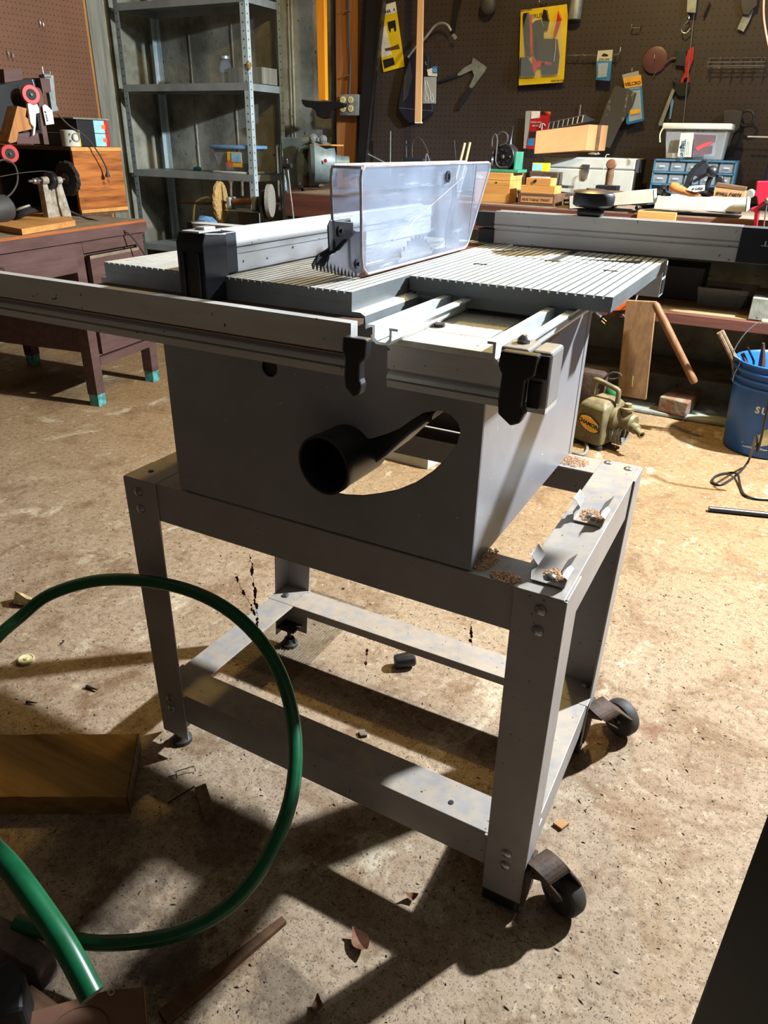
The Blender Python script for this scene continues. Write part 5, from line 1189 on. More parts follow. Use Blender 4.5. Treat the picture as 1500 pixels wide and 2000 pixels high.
# cigar-box stack
yc = 2.56
cg = thing('cigar_box', 'brown cigar box with a framed faded label, the lowest of the stack of small boxes', 'box', (PX(1050, 392, y=yc).x, yc + .07, BZ))
a, b = PX(1013, 377, y=yc), PX(1082, 400, y=yc); zc = a.z
mb = MB(); mb.box(a.x, b.x, yc, yc + .16, BZ + .0006, zc, .001); mb.build('box_body', M['oldwood'], cg)
mb = MB(); mb.box(a.x + .012, b.x - .008, yc - .0012, yc - .0002, BZ + .012, zc - .010); lb1 = mb.build('label', M['card'], cg)
text('lettering', 'NOS TABAC TWIST', M['oldwood'], lb1, V(((a.x + b.x) / 2, yc - .0014, (BZ + zc) / 2)), (1, 0, 0), (0, 0, 1), .014)
mb = MB(); a, b = PX(1018, 361, y=yc + .02), PX(1083, 376, y=yc + .02); z_a = zc + .0006; z_b = a.z
mb.box(a.x, b.x, yc + .02, yc + .12, z_a, z_b, .001); tag(mb.build('hinged_box', M['honey'], None), 'shallow varnished wooden box with two small hinges, middle of the stack', 'box')
mb = MB(); a, b = PX(1028, 347, y=yc + .02), PX(1075, 360, y=yc + .02); mb.box(a.x, b.x, yc + .02, yc + .11, z_b + .0006, a.z, .001); hbx = thing('latched_box', 'small wooden box with a dark ornate latch, top of the stack', 'box', (a.x, yc, z_b + .0006)); mb.build('box_body', M['pine'], hbx)
mb = MB(); q = PX(1045, 354, y=yc + .019); mb.cyl(q, q - V((0, .003, 0)), .006, n=10); mb.cyl(q + V((.004, 0, .004)), q + V((.004, -.004, .004)), .004, n=8); mb.build('latch', M['dsteel'], hbx)
mb = MB(); q = PX(1055, 341, y=yc + .04); mb.box(q.x - .035, q.x + .035, yc + .02, yc + .08, a.z + .0006, a.z + .005, .002); tag(mb.build('safety_glasses', M['clearw']), 'clear curved plastic piece lying on the top small wooden box', 'plastic')
yw2 = 2.75
a, b = PX(1040, 318, y=yw2), PX(1058, 335, y=yw2); c3 = PX(1069, 320, y=yw2)
sp = thing('yellow_carton', 'tiny yellow carton with a pale grey front on the scrap pile', 'box', (a.x, yw2, b.z))
mb = MB(); mb.box(a.x, c3.x, yw2, yw2 + .05, b.z, a.z, .001); mb.build('carton', M['yellow'], sp)
mb = MB(); mb.box(a.x + .002, b.x, yw2 - .001, yw2 - .0002, b.z + .003, a.z - .003); mb.build('grey_label', M['ltblue'], sp)
# pile of scrap strips
rn = random.Random(11); pile_top = b.z
for k in range(16):
    x = rn.uniform(PX(1022, 360, y=yw2).x, PX(1160, 375, y=yw2).x); l = rn.uniform(.05, .10)
    z = BZ + .01 + rn.uniform(0, .07) * max(0.2, 1 - abs(x - PX(1075, 350, y=yw2).x) / .25)
    mb = MB(); mb.box(x - l, x + l, yw2 - .04 + rn.uniform(-.02, .05), yw2 - .015 + rn.uniform(-.02, .05) + .03, z, z + rn.uniform(.004, .012), .001, rot=Matrix.Rotation(R(rn.uniform(-14, 14)), 3, 'Z') @ Matrix.Rotation(R(rn.uniform(-8, 10)), 3, 'Y'))
    tag(mb.build('scrap_strip', random.Random(k).choice([M['oldwood'], M['rust'], M['chip'], M['darkgrey']])), 'flat scrap strip of wood or iron in the heap between wooden boxes and grey case', 'scrap', 'scrap heap on the bench')
mb = MB(); mb.box(PX(1035, 340, y=yw2).x, PX(1090, 350, y=yw2).x, yw2 - .01, yw2 + .07, BZ + .001, pile_top - .001, .003); tag(mb.build('scrap_block', M['rust']), 'rusty block inside the scrap heap, under the yellow carton', 'scrap')
mb = MB(); q = PX(1095, 330, y=2.70); mb.lathe(V((q.x, 2.70, BZ + .075)), (0, 0, 1), [(0, .014), (.006, .016), (.009, .006), (.05, .004), (.052, .001)], 12); tag(mb.build('drill_chuck', M['dsteel'], smooth=True), 'dark upright spindle with collar in front of the grey case', 'tool')

# grey metal case
yt = 2.93
gc = thing('grey_metal_case', 'grey enamelled metal tool case with chrome latch, below the cardboard box', 'tool case', (PX(1150, 340, y=yt).x, yt + .09, BZ))
a, b = PX(1063, 305, y=yt), PX(1233, 372, y=yt); zs = PX(1150, 330, y=yt).z
mb = MB(); mb.box(a.x, b.x, yt, yt + .19, BZ + .0008, zs - .001, .004); mb.build('case_body', M['greycase'], gc)
mb = MB(); mb.box(a.x, b.x, yt, yt + .19, zs + .001, a.z, .006); mb.build('case_lid', M['greycase'], gc)
mb = MB(); mb.box(b.x + .0005, b.x + .010, yt + .002, yt + .188, BZ + .001, a.z - .002, .002); mb.build('dark_end', M['darkgrey'], gc)
mb = MB(); q = PX(1145, 322, y=yt - .001); mb.box(q.x - .018, q.x + .018, yt - .005, yt - .0005, q.z - .016, q.z + .002, .001); mb.prism([(q.x - .018, q.z - .018), (q.x + .018, q.z - .018), (q.x + .014, q.z - .055), (q.x + .008, q.z - .062), (q.x - .008, q.z - .062), (q.x - .014, q.z - .055)], 'y', yt - .006, yt - .001); mb.build('latch', M['chrome'], gc, bevel=.001)
# round-headed wooden handle in front of the case
wh = thing('wooden_handle_tool', 'tool with a pink-brown round wooden handle end standing before the grey case', 'tool', PX(1192, 360, y=2.80))
q = PX(1193, 320, y=2.80); mb = MB(); mb.lathe(q + V((0, 0, .0)), (0, 1, -.25), [(0, .010), (.001, .018), (.005, .021), (.02, .02), (.03, .013)], 22); mb.build('handle_end', M['copper'], wh, smooth=True)
mb = MB(); mb.lathe(q + V((0, .015, -.015)), (-.03, .08, -1), [(0, .014), (.03, .017), (.06, .015), (.09, .019), (.10, .012), (.14, .01)], 20); mb.build('handle', M['oldwood'], wh, smooth=True)
mb = MB(); mb.tube([PX(1190, 302, y=2.86), PX(1184, 303, y=2.86), PX(1181, 318, y=2.86), PX(1177, 338, y=2.86), PX(1172, 348, y=2.86)], .0016, 6, smooth=4); tag(mb.build('white_string', M['cream']), 'white string hanging over the lid of the grey case', 'string')
# cardboard box on the case with a chrome grill
cb = thing('cardboard_box', 'long brown cardboard box resting on the grey metal case', 'box', PX(1110, 295, y=2.88))
zc_ = PX(1063, 305, y=yt).z + .001
p = [PX(1050, 256, y=2.86), PX(1146, 243, y=2.86)]; dx = p[1] - p[0]
A = V((p[0].x, 2.84, zc_)); B = V((p[1].x, 2.90, zc_ + .010)); dpt = V((.055, .13, 0)); hz_ = PX(1100, 249, y=2.86).z - zc_
hA, hB = PX(1050, 256, y=2.84).z, PX(1146, 243, y=2.90).z
A.z = PX(1050, 301, y=2.84).z; B.z = PX(1146, 294, y=2.90).z
mb = MB(); mb.hexa([A, B, B + dpt, A + dpt, V((A.x, A.y, hA)), V((B.x, B.y, hB)), V((B.x, B.y, hB)) + dpt, V((A.x, A.y, hA)) + dpt]); mb.build('carton', M['card'], cb, bevel=.002)
mb = MB(); E_ = B + dpt * .45; F_ = V((E_.x, E_.y, hB)); nn = V((.13, -.055, 0)).normalized() * .0008; mb.loft([[E_ + nn, E_ + dpt * .18 + nn, F_ + dpt * .18 + nn, F_ + nn], [E_ + nn * 2, E_ + dpt * .18 + nn * 2, F_ + dpt * .18 + nn * 2, F_ + nn * 2]]); mb.build('packing_tape', M['oldwood'], cb)
gr = thing('chrome_grille', 'chrome slotted grille piece lying on top of the cardboard box', 'grille', PX(1110, 240, y=2.92))
g0, g1 = V((PX(1074, 240, y=2.92).x, 2.90, hA + .004)), V((PX(1137, 225, y=2.92).x, 2.93, hB + .006)); upz = V((0, .012, .030)); du = (g1 - g0)
mb = MB()
for k in range(8):
    t = k / 7; mb.hexa([g0 + du * (t - .012), g0 + du * (t + .012), g0 + du * (t + .012) + V((0, .004, 0)), g0 + du * (t - .012) + V((0, .004, 0)), g0 + du * (t - .012) + upz, g0 + du * (t + .012) + upz, g0 + du * (t + .012) + upz + V((0, .004, 0)), g0 + du * (t - .012) + upz + V((0, .004, 0))])
mb.build('bars', M['chrome'], gr)
mb = MB()
for o_ in (V((0, 0, 0)), upz):
    mb.hexa([g0 + o_ - du * .03, g1 + o_ + du * .03, g1 + o_ + du * .03 + V((0, .03, 0)), g0 + o_ - du * .03 + V((0, .03, 0))] + [q + V((0, 0, .003)) for q in (g0 + o_ - du * .03, g1 + o_ + du * .03, g1 + o_ + du * .03 + V((0, .03, 0)), g0 + o_ - du * .03 + V((0, .03, 0)))])
mb.build('frame', M['chrome'], gr)
mb = MB(); mb.hexa([g1 + du * .03, g1 + du * .05, g1 + du * .25 + V((0, .06, 0)), g1 + du * .2 + V((0, .06, 0)), g1 + upz + du * .03, g1 + upz + du * .05, g1 + du * .3 + V((0, .06, .004)), g1 + du * .2 + V((0, .06, .01))]); mb.build('side_cheek', M['black_iron'], gr)
mb = MB(); mb.ball(PX(1160, 300, y=2.94), .012, (2.4, 1, .4)); mb.ball(PX(1168, 299, y=2.93), .006, (1, 1, .6)); tag(mb.build('spoon_bowl', M['chrome'], smooth=True), 'small shiny metal piece on the grey case under the cardboard box', 'metal piece')

# two white card trays
def tray(name, lab, px, y, dep, zf=.001):
    t = thing(name, lab, 'tray', V((PX(px[0][0], 390, y=y).x, y, BZ)), 'white card trays on the bench edge')
    a, b, c, d = [PX(u, v, y=y) for u, v in px]       # tl tr br bl
    mb = MB()
    mb.hexa([d, c, c + V((0, .003, 0)), d + V((0, .003, 0)), a, b, b + V((0, .003, 0)), a + V((0, .003, 0))]); mb.build('front_wall', M['white'], t)
    mb = MB(); mb.hexa([V((d.x, y + dep, d.z)), V((c.x, y + dep, c.z)), V((c.x, y + dep + .003, c.z)), V((d.x, y + dep + .003, d.z)), V((a.x, y + dep, a.z)), V((b.x, y + dep, b.z)), V((b.x, y + dep + .003, b.z)), V((a.x, y + dep + .003, a.z))]); mb.build('back_wall', M['white'], t)
    mb = MB(); mb.hexa([d, V((d.x + .003, d.y, d.z)), V((d.x + .003, y + dep, d.z)), V((d.x, y + dep, d.z)), a, V((a.x + .003, a.y, a.z)), V((a.x + .003, y + dep, a.z)), V((a.x, y + dep, a.z))]); mb.build('side_wall', M['white'], t); mb = MB(); mb.hexa([c - V((.003, 0, 0)), c, V((c.x, y + dep, c.z)), V((c.x - .003, y + dep, c.z)), b - V((.003, 0, 0)), b, V((b.x, y + dep, b.z)), V((b.x - .003, y + dep, b.z))]); mb.build('side_wall', M['white'], t)
    mb = MB(); mb.hexa([V((d.x, y, d.z)), V((c.x, y, c.z)), V((c.x, y + dep, c.z)), V((d.x, y + dep, d.z)), V((d.x, y, d.z + .003)), V((c.x, y, c.z + .003)), V((c.x, y + dep, c.z + .003)), V((d.x, y + dep, d.z + .003))]); mb.build('tray_floor', M['white'], t)
    return t
tray('card_tray', 'white card tray behind the black fence knob, left one of two', [(1111, 384), (1277, 370), (1278, 397), (1111, 409)], 2.50, .10)
tray('card_tray', 'white card tray on the bench edge full of tools, right one of two', [(1283, 383), (1460, 386), (1457, 414), (1277, 408)], 2.50, .17)
mb = MB(); mb.lathe(PX(1243, 406, y=2.49), (.5, .8, .05), [(0, .008), (.004, .0095), (.012, .0095), (.014, .007), (.10, .007)], 16); tag(mb.build('dark_bolt', M['black_iron']), 'dark bolt end sticking out between the two white trays', 'bolt')
# dark plank lying across on the left tray
mb = MB(); a, b = PX(1125, 372, y=2.60), PX(1272, 366, y=2.62); mb.box(a.x, b.x, 2.56, 2.66, a.z - .008, a.z + .004, .001, rot=Matrix.Rotation(R(3), 3, 'Z')); tag(mb.build('thin_plank', M['oldwood']), 'thin dark plank lying behind the left white tray', 'plank')
mb = MB(); mb.rock(PX(1160, 373, y=2.58), .02, (2.6, 1, .5), 8, .3); tag(mb.build('rusty_lump', M['rust']), 'flat rusty lump lying in the left white tray', 'scrap')
mb = MB(); a = PX(1190, 362, y=2.70); mb.box(a.x - .05, a.x + .04, 2.67, 2.73, BZ + .001, a.z, .002); tag(mb.build('dark_box', M['black_iron']), 'small dark open box behind the left white tray', 'box')
# handle and tools in the right tray
wt = thing('wooden_handled_tool', 'turned brown wooden handle with a steel shank lying in the right white tray', 'tool', PX(1335, 375, y=2.56))
a, b = PX(1308, 363, y=2.56), PX(1366, 385, y=2.56); mb = MB(); d_ = b - a; L_ = d_.length
mb.lathe(a, d_, [(0, .004), (.004, .016), (.014, .0195), (.03, .0185), (L_ * .6, .0125), (L_ * .85, .0095), (L_ * .9, .011), (L_, .010)], 24); mb.build('handle', M['orangewood'], wt, smooth=True)
mb = MB(); mb.cyl(b, b + d_.normalized() * .03, .008, n=14); mb.build('ferrule', M['steel'], wt)
mb = MB(); a = PX(1352, 366, y=2.545); q = [PX(u, v, y=2.545) for u, v in ((1341, 371), (1347, 364), (1377, 361), (1376, 372), (1358, 375), (1348, 373))]; mb.loft([q, [p + V((0, .001, 0)) for p in q]]); pt = mb.build('card', M['paper']); tag(pt, 'white paper tag with handwriting lying in the right tray', 'tag'); pt.name = 'paper_tag'
text('handwriting', '# 5458', M['ink'], pt, PX(1363, 368, y=2.5435), (1, 0, .06), (0, 0, 1), .014)
sb = thing('small_parts_box', 'small brown cardboard parts box with handwriting in the right white tray', 'box', PX(1420, 375, y=2.55))
mb = MB(); q = [PX(u, v, y=2.53) for u, v in ((1396, 366), (1456, 374), (1453, 388), (1393, 384))]; mb.loft([q, [p + V((0, .07, 0)) for p in q]]); mb.build('carton', M['card'], sb)
text('handwriting', 'SMALL PARTS', M['ink'], sb, PX(1424, 379, y=2.5285), (1, 0, -.04), (0, 0, 1), .015)
mb = MB(); q = [PX(u, v, y=2.535) for u, v in ((1400, 357), (1458, 366), (1455, 373), (1397, 364))]; mb.loft([q, [p + V((0, .06, 0)) for p in q]]); mb.build('brown_lid', M['oldwood'], sb)
mb = MB(); mb.lathe(PX(1462, 380, y=2.58), (.2, 1, .1), [(0, .008), (0, .016), (.03, .016), (.03, .008)], 20); tag(mb.build('metal_roll', M['galv']), 'small pale metal roll at the right end of the right tray', 'roll')
for k, (u, v, r, sx) in enumerate(((1288, 374, .016, 1.6), (1296, 366, .013, 1.2), (1379, 378, .014, 2.2), (1300, 380, .012, 1.8))):
    mb = MB(); mb.rock(PX(u, v, y=2.57), r, (sx, 1, .8), k + 20, .2); tag(mb.build('tool_scrap', M['black_iron']), 'dark lumpy tool part heaped in the right white tray', 'tool part', 'dark tool parts in the right tray')
# black bench plane
pl = thing('hand_plane', 'black iron hand plane with round dark knob standing tilted behind the right tray', 'plane', PX(1385, 350, y=2.66))
mb = MB(); wallpoly(mb, [(1334, 366), (1344, 338), (1357, 322), (1376, 310), (1379, 314), (1362, 328), (1352, 345), (1346, 366)], 2.66, .055); mb.build('sole', M['black_iron'], pl, bevel=.002)
mb = MB(); wallpoly(mb, [(1352, 352), (1378, 338), (1380, 344), (1354, 358)], 2.655, .01); wallpoly(mb, [(1358, 328), (1380, 316), (1386, 330), (1378, 340), (1362, 346), (1356, 340)], 2.68, .03); mb.build('plane_iron', M['dsteel'], pl)
mb = MB(); mb.ball(PX(1391, 335, y=2.65), .022); mb.cyl(PX(1388, 346, y=2.66), PX(1380, 366, y=2.66), .010, n=12); mb.build('front_knob', M['black'], pl, smooth=True)
mb = MB(); wallpoly(mb, [(1398, 348), (1404, 342), (1412, 345), (1414, 356), (1408, 366), (1398, 366)], 2.66, .03); mb.build('rear_handle', M['black'], pl, bevel=.004)
# blue parts cabinet
pc_ = thing('parts_cabinet', 'blue plastic small-parts cabinet with clear drawers under the clear storage bin', 'cabinet', PX(1350, 340, y=2.92))
ya = 2.90
a, b = PX(1281, 310, y=ya), PX(1427, 372, y=ya); zt2 = a.z
mb = MB(); mb.box(a.x, b.x, ya + .004, ya + .16, BZ + .001, zt2, .002); mb.build('cabinet_back', M['bluecab'], pc_)
wx = (b.x - a.x); 
mb = MB()
for k in range(6): x = a.x + wx * k / 5; mb.box(x - .003, x + .003, ya - .012, ya + .004, BZ + .001, zt2) if k in (0, 5) else mb.box(x - .0015, x + .0015, ya - .004, ya + .004, BZ + .001, zt2)
rows = [zt2 - .003, zt2 - .050, zt2 - .098]
for z in rows: mb.box(a.x, b.x, ya - .012, ya + .004, z - .004, z + .003)
mb.build('cabinet_grid', M['bluecab'], pc_)
for r_i in range(2):
    for k in range(5):
        x0c = a.x + wx * k / 5 + .004; x1c = a.x + wx * (k + 1) / 5 - .004; zt3 = rows[r_i] - .006; zb3 = rows[r_i + 1] + .005
        mb = MB(); mb.box(x0c, x1c, ya - .007, ya - .005, zb3, zt3); dr = mb.build('drawer', M['tubp'], pc_)
        mb = MB(); mb.box((x0c + x1c) / 2 - .012, (x0c + x1c) / 2 + .012, ya - .014, ya - .0075, zt3 - .022, zt3 - .016, .001); mb.build('drawer_pull', M['clearw'], dr)
# clear bin with white lid
bn = thing('storage_bin', 'clear plastic bin with white lid holding cords and a blister pack, on the blue cabinet', 'bin', PX(1363, 308, y=2.94))
yq = 2.91
tl, tr, br_, bl = PX(1301, 252, y=yq), PX(1422, 252, y=yq), PX(1408, 308, y=yq), PX(1299, 307, y=yq)
zb_ = zt2 + .0008
mb = MB(); mb.loft([[V((bl.x + .002, yq, zb_)), V((br_.x, yq, zb_)), V((br_.x, yq + .13, zb_)), V((bl.x + .002, yq + .13, zb_))], [V((tl.x, yq - .01, tl.z)), V((tr.x, yq - .01, tl.z)), V((tr.x, yq + .15, tl.z)), V((tl.x, yq + .15, tl.z))]]); mb.build('bin_body', M['clearw'], bn, bevel=.004)
l0, l1 = PX(1295, 240, y=yq - .015), PX(1430, 240, y=yq - .015); mb = MB(); mb.box(l0.x, l1.x, yq - .02, yq + .16, tl.z, l0.z, .004); mb.build('bin_lid', M['white'], bn, smooth=True)
dc = thing('blister_pack', 'white card blister pack with blue lettering standing in front of the clear bin', 'package', PX(1350, 300, y=yq - .03))
yd = yq - .030
mb = MB(); wallpoly(mb, [(1330, 260), (1355, 259), (1354, 272), (1352, 285), (1350, 307), (1323, 306)], yd, .0015); mb.build('back_card', M['white'], dc)
mb = MB(); wallpoly(mb, [(1356, 260), (1401, 262), (1395, 305), (1352, 307)], yd, .012); mb.build('blister', M['clear'], dc)
mb = MB(); wallpoly(mb, [(1358, 288), (1375, 280), (1392, 276), (1392, 281), (1372, 289), (1362, 295)], yd + .003, .004); mb.build('red_tool', M['redp'], dc)
mb = MB(); wallpoly(mb, [(1356, 262), (1399, 264), (1396, 278), (1372, 282), (1356, 290)], yd + .005, .004); wallpoly(mb, [(1354, 294), (1392, 284), (1390, 300), (1352, 304)], yd + .005, .004); mb.build('insert_card', M['purple'], dc)
up_d = PX(1331, 262, y=yd) - PX(1325, 305, y=yd)
text('lettering', 'DREMEL', M['bluecab'], dc, PX(1334, 291, y=yd - .0008), up_d, V((0, 0, 1)).cross(V((0, 1, 0))) * 1.0, .020, bold=.0004)
mb = MB(); wallpoly(mb, [(1327, 288), (1331, 282), (1336, 277), (1336, 283), (1333, 289), (1330, 291)], yd - .0008, .0006); mb.build('hang_slot', M['ink'], dc)
mb = MB()
for k in range(3): mb.tube([PX(1340 + k * 3.2, 276, y=yd - .0006), PX(1337.5 + k * 3.2, 304, y=yd - .0006)], .0005, 4)
mb.build('small_print', M['greyink'], dc)
cd2 = thing('cord_coil', 'grey cord coiled inside the clear storage bin', 'cord', PX(1330, 290, y=2.98))
mb = MB(); mb.torus(PX(1322, 272, y=2.98), (.1, 1, .1), .038, .005, 30, 8); mb.torus(PX(1350, 262, y=2.98), (.1, 1, .5), .030, .005, 30, 8); mb.torus(PX(1385, 262, y=2.98), (.2, 1, .3), .028, .005, 30, 8); mb.build('coil', M['darkgrey'], cd2, smooth=True)
mb = MB(); mb.box(PX(1302, 300, y=2.93).x, PX(1325, 300, y=2.93).x, 2.93, 3.02, zb_ + .003, zb_ + .022, .001); tag(mb.build('paper_stack', M['paper']), 'white papers at the bottom left inside the clear bin', 'paper')
mb = MB(); mb.tube([PX(1295, 250, y=2.86), PX(1289, 262, y=2.86), PX(1289, 278, y=2.86)], .0028, 7, smooth=4); tag(mb.build('white_wire', M['cream']), 'short white wire hanging at the left of the clear bin', 'wire')
# dark clamp at the right of the bin + black object
dk_ = thing('bench_clamp', 'dark green-grey clamp tool with a round ring hanging behind the clear bin', 'clamp', PX(1430, 260, y=3.16))
mb = MB(); wallpoly(mb, [(1413, 216), (1433, 214), (1450, 218), (1444, 250), (1432, 262), (1424, 300), (1412, 308), (1405, 300), (1418, 250), (1412, 240)], 3.15, .04); mb.build('clamp_body', M['darkgrey'], dk_, bevel=.003)
mb = MB(); mb.torus(PX(1458, 231, y=3.16), (.15, 1, .2), .030, .006, 28, 8); mb.build('ring', M['dsteel'], dk_, smooth=True)
mb = MB(); wallpoly(mb, [(1436, 262), (1446, 258), (1430, 306), (1416, 308)], 3.14, .03); mb.build('clamp_jaw', M['black_iron'], dk_)
mb = MB(); mb.lathe(V((PX(1447, 350, y=2.75).x, 2.75, BZ + .001)), (0, 0, 1), [(0, .030), (.05, .030), (.075, .028), (.095, .020), (.10, .004)], 24); tag(mb.build('black_bottle', M['black'], smooth=True), 'squat black bottle behind the right end of the right tray', 'bottle')
mb = MB(); mb.tube([PX(1460, 267, y=3.14), PX(1540, 269, y=3.14)], .0035, 7); tag(mb.build('white_rod', M['paper']), 'white horizontal rod sticking in from the right edge above the vise', 'rod')
mb = MB(); a = PX(1497, 330, y=3.05); mb.box(a.x, a.x + .10, 3.03, 3.12, BZ + .001, PX(1497, 318, y=3.03).z, .004); tag(mb.build('dark_case', M['navy']), 'dark case cut by the right edge beyond the red vise', 'case')
# red vise
vs = thing('red_vise', 'bright red bench vise cut by the right edge of the photo', 'vise', PX(1490, 400, y=2.50))
mb = MB(); wallpoly(mb, [(1478, 354), (1560, 354), (1560, 400), (1494, 398), (1488, 404), (1480, 408), (1482, 414), (1478, 452), (1470, 452), (1474, 414), (1465, 411), (1466, 407), (1480, 402), (1478, 385), (1473, 382), (1476, 372)], 2.415, .055)
mb.build('vise_body', M['redv'], vs, bevel=.003)
mb = MB(); mb.ball(PX(1499, 392, y=2.405), .011); mb.cyl(PX(1498, 395, y=2.405), PX(1490, 455, y=2.405), .0025, n=8); mb.build('handle_bar', M['steel'], vs)
# lower shelf content
gb = thing('clear_tray', 'dark clear-plastic tray with a lid standing on the lower shelf of the bench', 'tray', PX(1400, 585, y=2.75))
a, b = PX(1372, 545, y=2.70), PX(1462, 580, y=2.70)
mb = MB(); mb.loft([[V((a.x, 2.70, LZ + .001)), V((b.x - .02, 2.70, LZ + .001)), V((b.x + .01, 2.88, LZ + .001)), V((a.x, 2.88, LZ + .001))], [V((a.x - .01, 2.69, LZ + .075)), V((b.x, 2.69, LZ + .075)), V((b.x + .03, 2.90, LZ + .075)), V((a.x - .01, 2.90, LZ + .075))]]); mb.build('tray_body', M['tubp'], gb)
mb = MB(); mb.box(a.x + .01, b.x - .04, 2.72, 2.86, LZ + .003, LZ + .06, .003); mb.build('dark_insert', M['navy'], gb)
mb = MB(); a = PX(1250, 585, y=2.8); mb.box(a.x, a.x + .25, 2.78, 2.98, LZ + .001, LZ + .14, .004); tag(mb.build('dark_chest', M['navy']), 'dark chest deep on the lower shelf behind the hanging board', 'chest')
mb = MB(); a = PX(1474, 574, y=2.60); mb.box(a.x, a.x + .3, 2.50, 2.78, LZ + .001, PX(1474, 574, y=2.60).z, .002); tag(mb.build('speckled_slab', M['concrete2']), 'speckled pale slab at the right end of the lower shelf', 'slab')
# orange power tool & plug under the saw table edge
mb = MB(); wallpoly(mb, [(1196, 604), (1210, 592), (1226, 588), (1226, 606), (1200, 608)], 2.42, .05); tag(mb.build('orange_tool', M['orange'], bevel=.004), 'orange tool tip seen between the saw table and the hanging board', 'tool')
pg = thing('black_plug', 'black power plug with brass pins at the lower shelf edge, left of the board', 'plug', PX(1170, 620, y=2.43))
mb = MB(); a, b = PX(1160, 610, y=2.43), PX(1176, 624, y=2.43); mb.lathe(a, b - a, [(0, .006), (.01, .012), (.03, .014), (.036, .013), (.037, .004)], 14); mb.build('plug_body', M['black'], pg)
mb = MB(); d_ = (b - a).normalized(); s_ = V((.3, 0, 1)).normalized()
for k in (-1, 1): mb.cyl(b + s_ * .006 * k, b + s_ * .006 * k + d_ * .02, .0018, n=6)
mb.build('pins', M['amber'], pg)
mb = MB(); mb.tube([PX(1160, 610, y=2.43), PX(1168, 604, y=2.43), PX(1200, 608, y=2.43), PX(1222, 625, y=2.43), PX(1215, 680, y=2.43), PX(1212, 740, y=2.43)], .004, 7, smooth=5); mb.build('cable', M['darkgrey'], pg, smooth=True)

# board and round handle hung on the shelf beam
bd = thing('hanging_board', 'tan plywood board with a short slot, hanging in front of the bench lower shelf', 'board', PX(1245, 690, y=2.36))
yh = 2.36
q = [PX(u, v, y=yh) for u, v in ((1223, 587), (1281, 590), (1261, 781), (1205, 772))]
mb = MB(); mb.loft([q, [p + V((0, .022, 0)) for p in q]]); mb.build('board', M['board'], bd, bevel=.001)
mb = MB(); mb.loft([[PX(u, v, y=yh - .0008) for u, v in ((1235.5, 734), (1237.5, 734), (1235.5, 756), (1233.5, 756))], [PX(u, v, y=yh - .0002) for u, v in ((1235.5, 734), (1237.5, 734), (1235.5, 756), (1233.5, 756))]]); mb.build('slot', M['cream'], bd)
mb = MB(); p = PX(1230, 589, y=yh + .01); mb.tube([p + V((.02, 0, -.01)), p + V((.02, .03, .02)), p + V((.02, .11, .02))], .003, 6); mb.build('hook', M['steel'], bd)
st = thing('round_handle', 'worn round wooden tool handle hanging slantwise beside the tan board', 'handle', PX(1320, 670, y=2.33))
a, b = PX(1279, 592, y=2.325), PX(1357, 748, y=2.30); mb = MB(); d_ = b - a; mb.lathe(a, d_, [(0, .010), (.01, .0145), (.08, .0155), (.2, .015), (d_.length * .8, .0145), (d_.length * .97, .015), (d_.length, .012)], 18); mb.build('shaft', M['handlew'], st, smooth=True)

# brick on the footing, pump, bucket, cable, tube
mb = MB(); p = PX(1290, 800, z=.02); q = [PX(1283, 802, z=.02), PX(1338, 816, z=.02), PX(1366, 788, z=.02), PX(1312, 782, z=.02)]; mb.loft([q, [v + V((.0, .0, .065)) for v in q]])
tag(mb.build('broken_brick', M['brick'], bevel=.005), 'broken red brick with mortar lying on the floor step under the bench', 'brick')
pu = thing('utility_pump', 'olive-yellow utility pump with carrying handle and coiled cord on the floor behind the saw', 'pump', V((.38, 2.05, 0)))
pa, pb = PX(1128, 862, z=.012), PX(1170, 876, z=.012); dx = (pb - pa); dx.z = 0; back = V((-dx.y, dx.x, 0)).normalized() * .16
A = pa - dx * .25; 
mb = MB(); base = [A, pb, pb + back, A + back]
ringf = lambda s, z: [V((c.x, c.y, z)) for c in [((base[0] + base[1] + base[2] + base[3]) / 4).lerp(k, s) for k in base]]
mb.loft([ringf(.96, .014), ringf(1.02, .03), ringf(1.0, .12), ringf(.93, .165), ringf(.62, .185)]); pbdy = mb.build('pump_body', M['olive'], pu, bevel=.008, smooth=True)
for k in (0, 1, 2, 3):
    mb = MB(); c = base[k].lerp((base[0] + base[2]) / 2, .15); mb.cyl((c.x, c.y, .001), (c.x, c.y, .0145), .014, n=14); mb.build('rubber_foot', M['rubber'], pu)
nrm = V((dx.y, -dx.x, 0)).normalized(); mid = (A + pb) / 2
mb = MB(); ring = [mid + dx * .04 + nrm * .004 + dx.normalized() * math.cos(t * math.pi / 16) * .050 + V((0, 0, .085 + math.sin(t * math.pi / 16) * .030 - math.cos(t * math.pi / 16) * .014)) for t in range(32)]
mb.loft([[p - nrm * .012 for p in ring], ring]); mb.build('name_badge', M['ink'], pu)
mb = MB(); rg2 = [mid + dx * .04 + (p - mid - dx * .04 - nrm * .004 - V((0, 0, .085))) * .9 + nrm * .0052 + V((0, 0, .085)) for p in ring]; mb.loft([[p - nrm * .004 for p in rg2], rg2]); mb.build('badge_plate', M['amber'], pu)
text('lettering', 'CHAMORE', M['ink'], pu, mid + dx * .04 + nrm * .0060 + V((0, 0, .085)), dx.normalized() + V((0, 0, -.22)), (0, 0, 1), .021, bold=.0006)
mb = MB(); h0, h1 = A + back * .5 + V((0, 0, .175)) + dx * .1, pb + back * .5 + V((0, 0, .165)) - dx * .02
mb.tube([h0, h0 + V((0, 0, .045)), h0 + V((0, 0, .058)) + dx * .12, h1 + V((0, 0, .052)) - dx * .15, h1 + V((0, 0, .040)), h1], .0095, 10, smooth=4); mb.build('carrying_handle', M['olive'], pu, smooth=True)
side = dx.normalized()
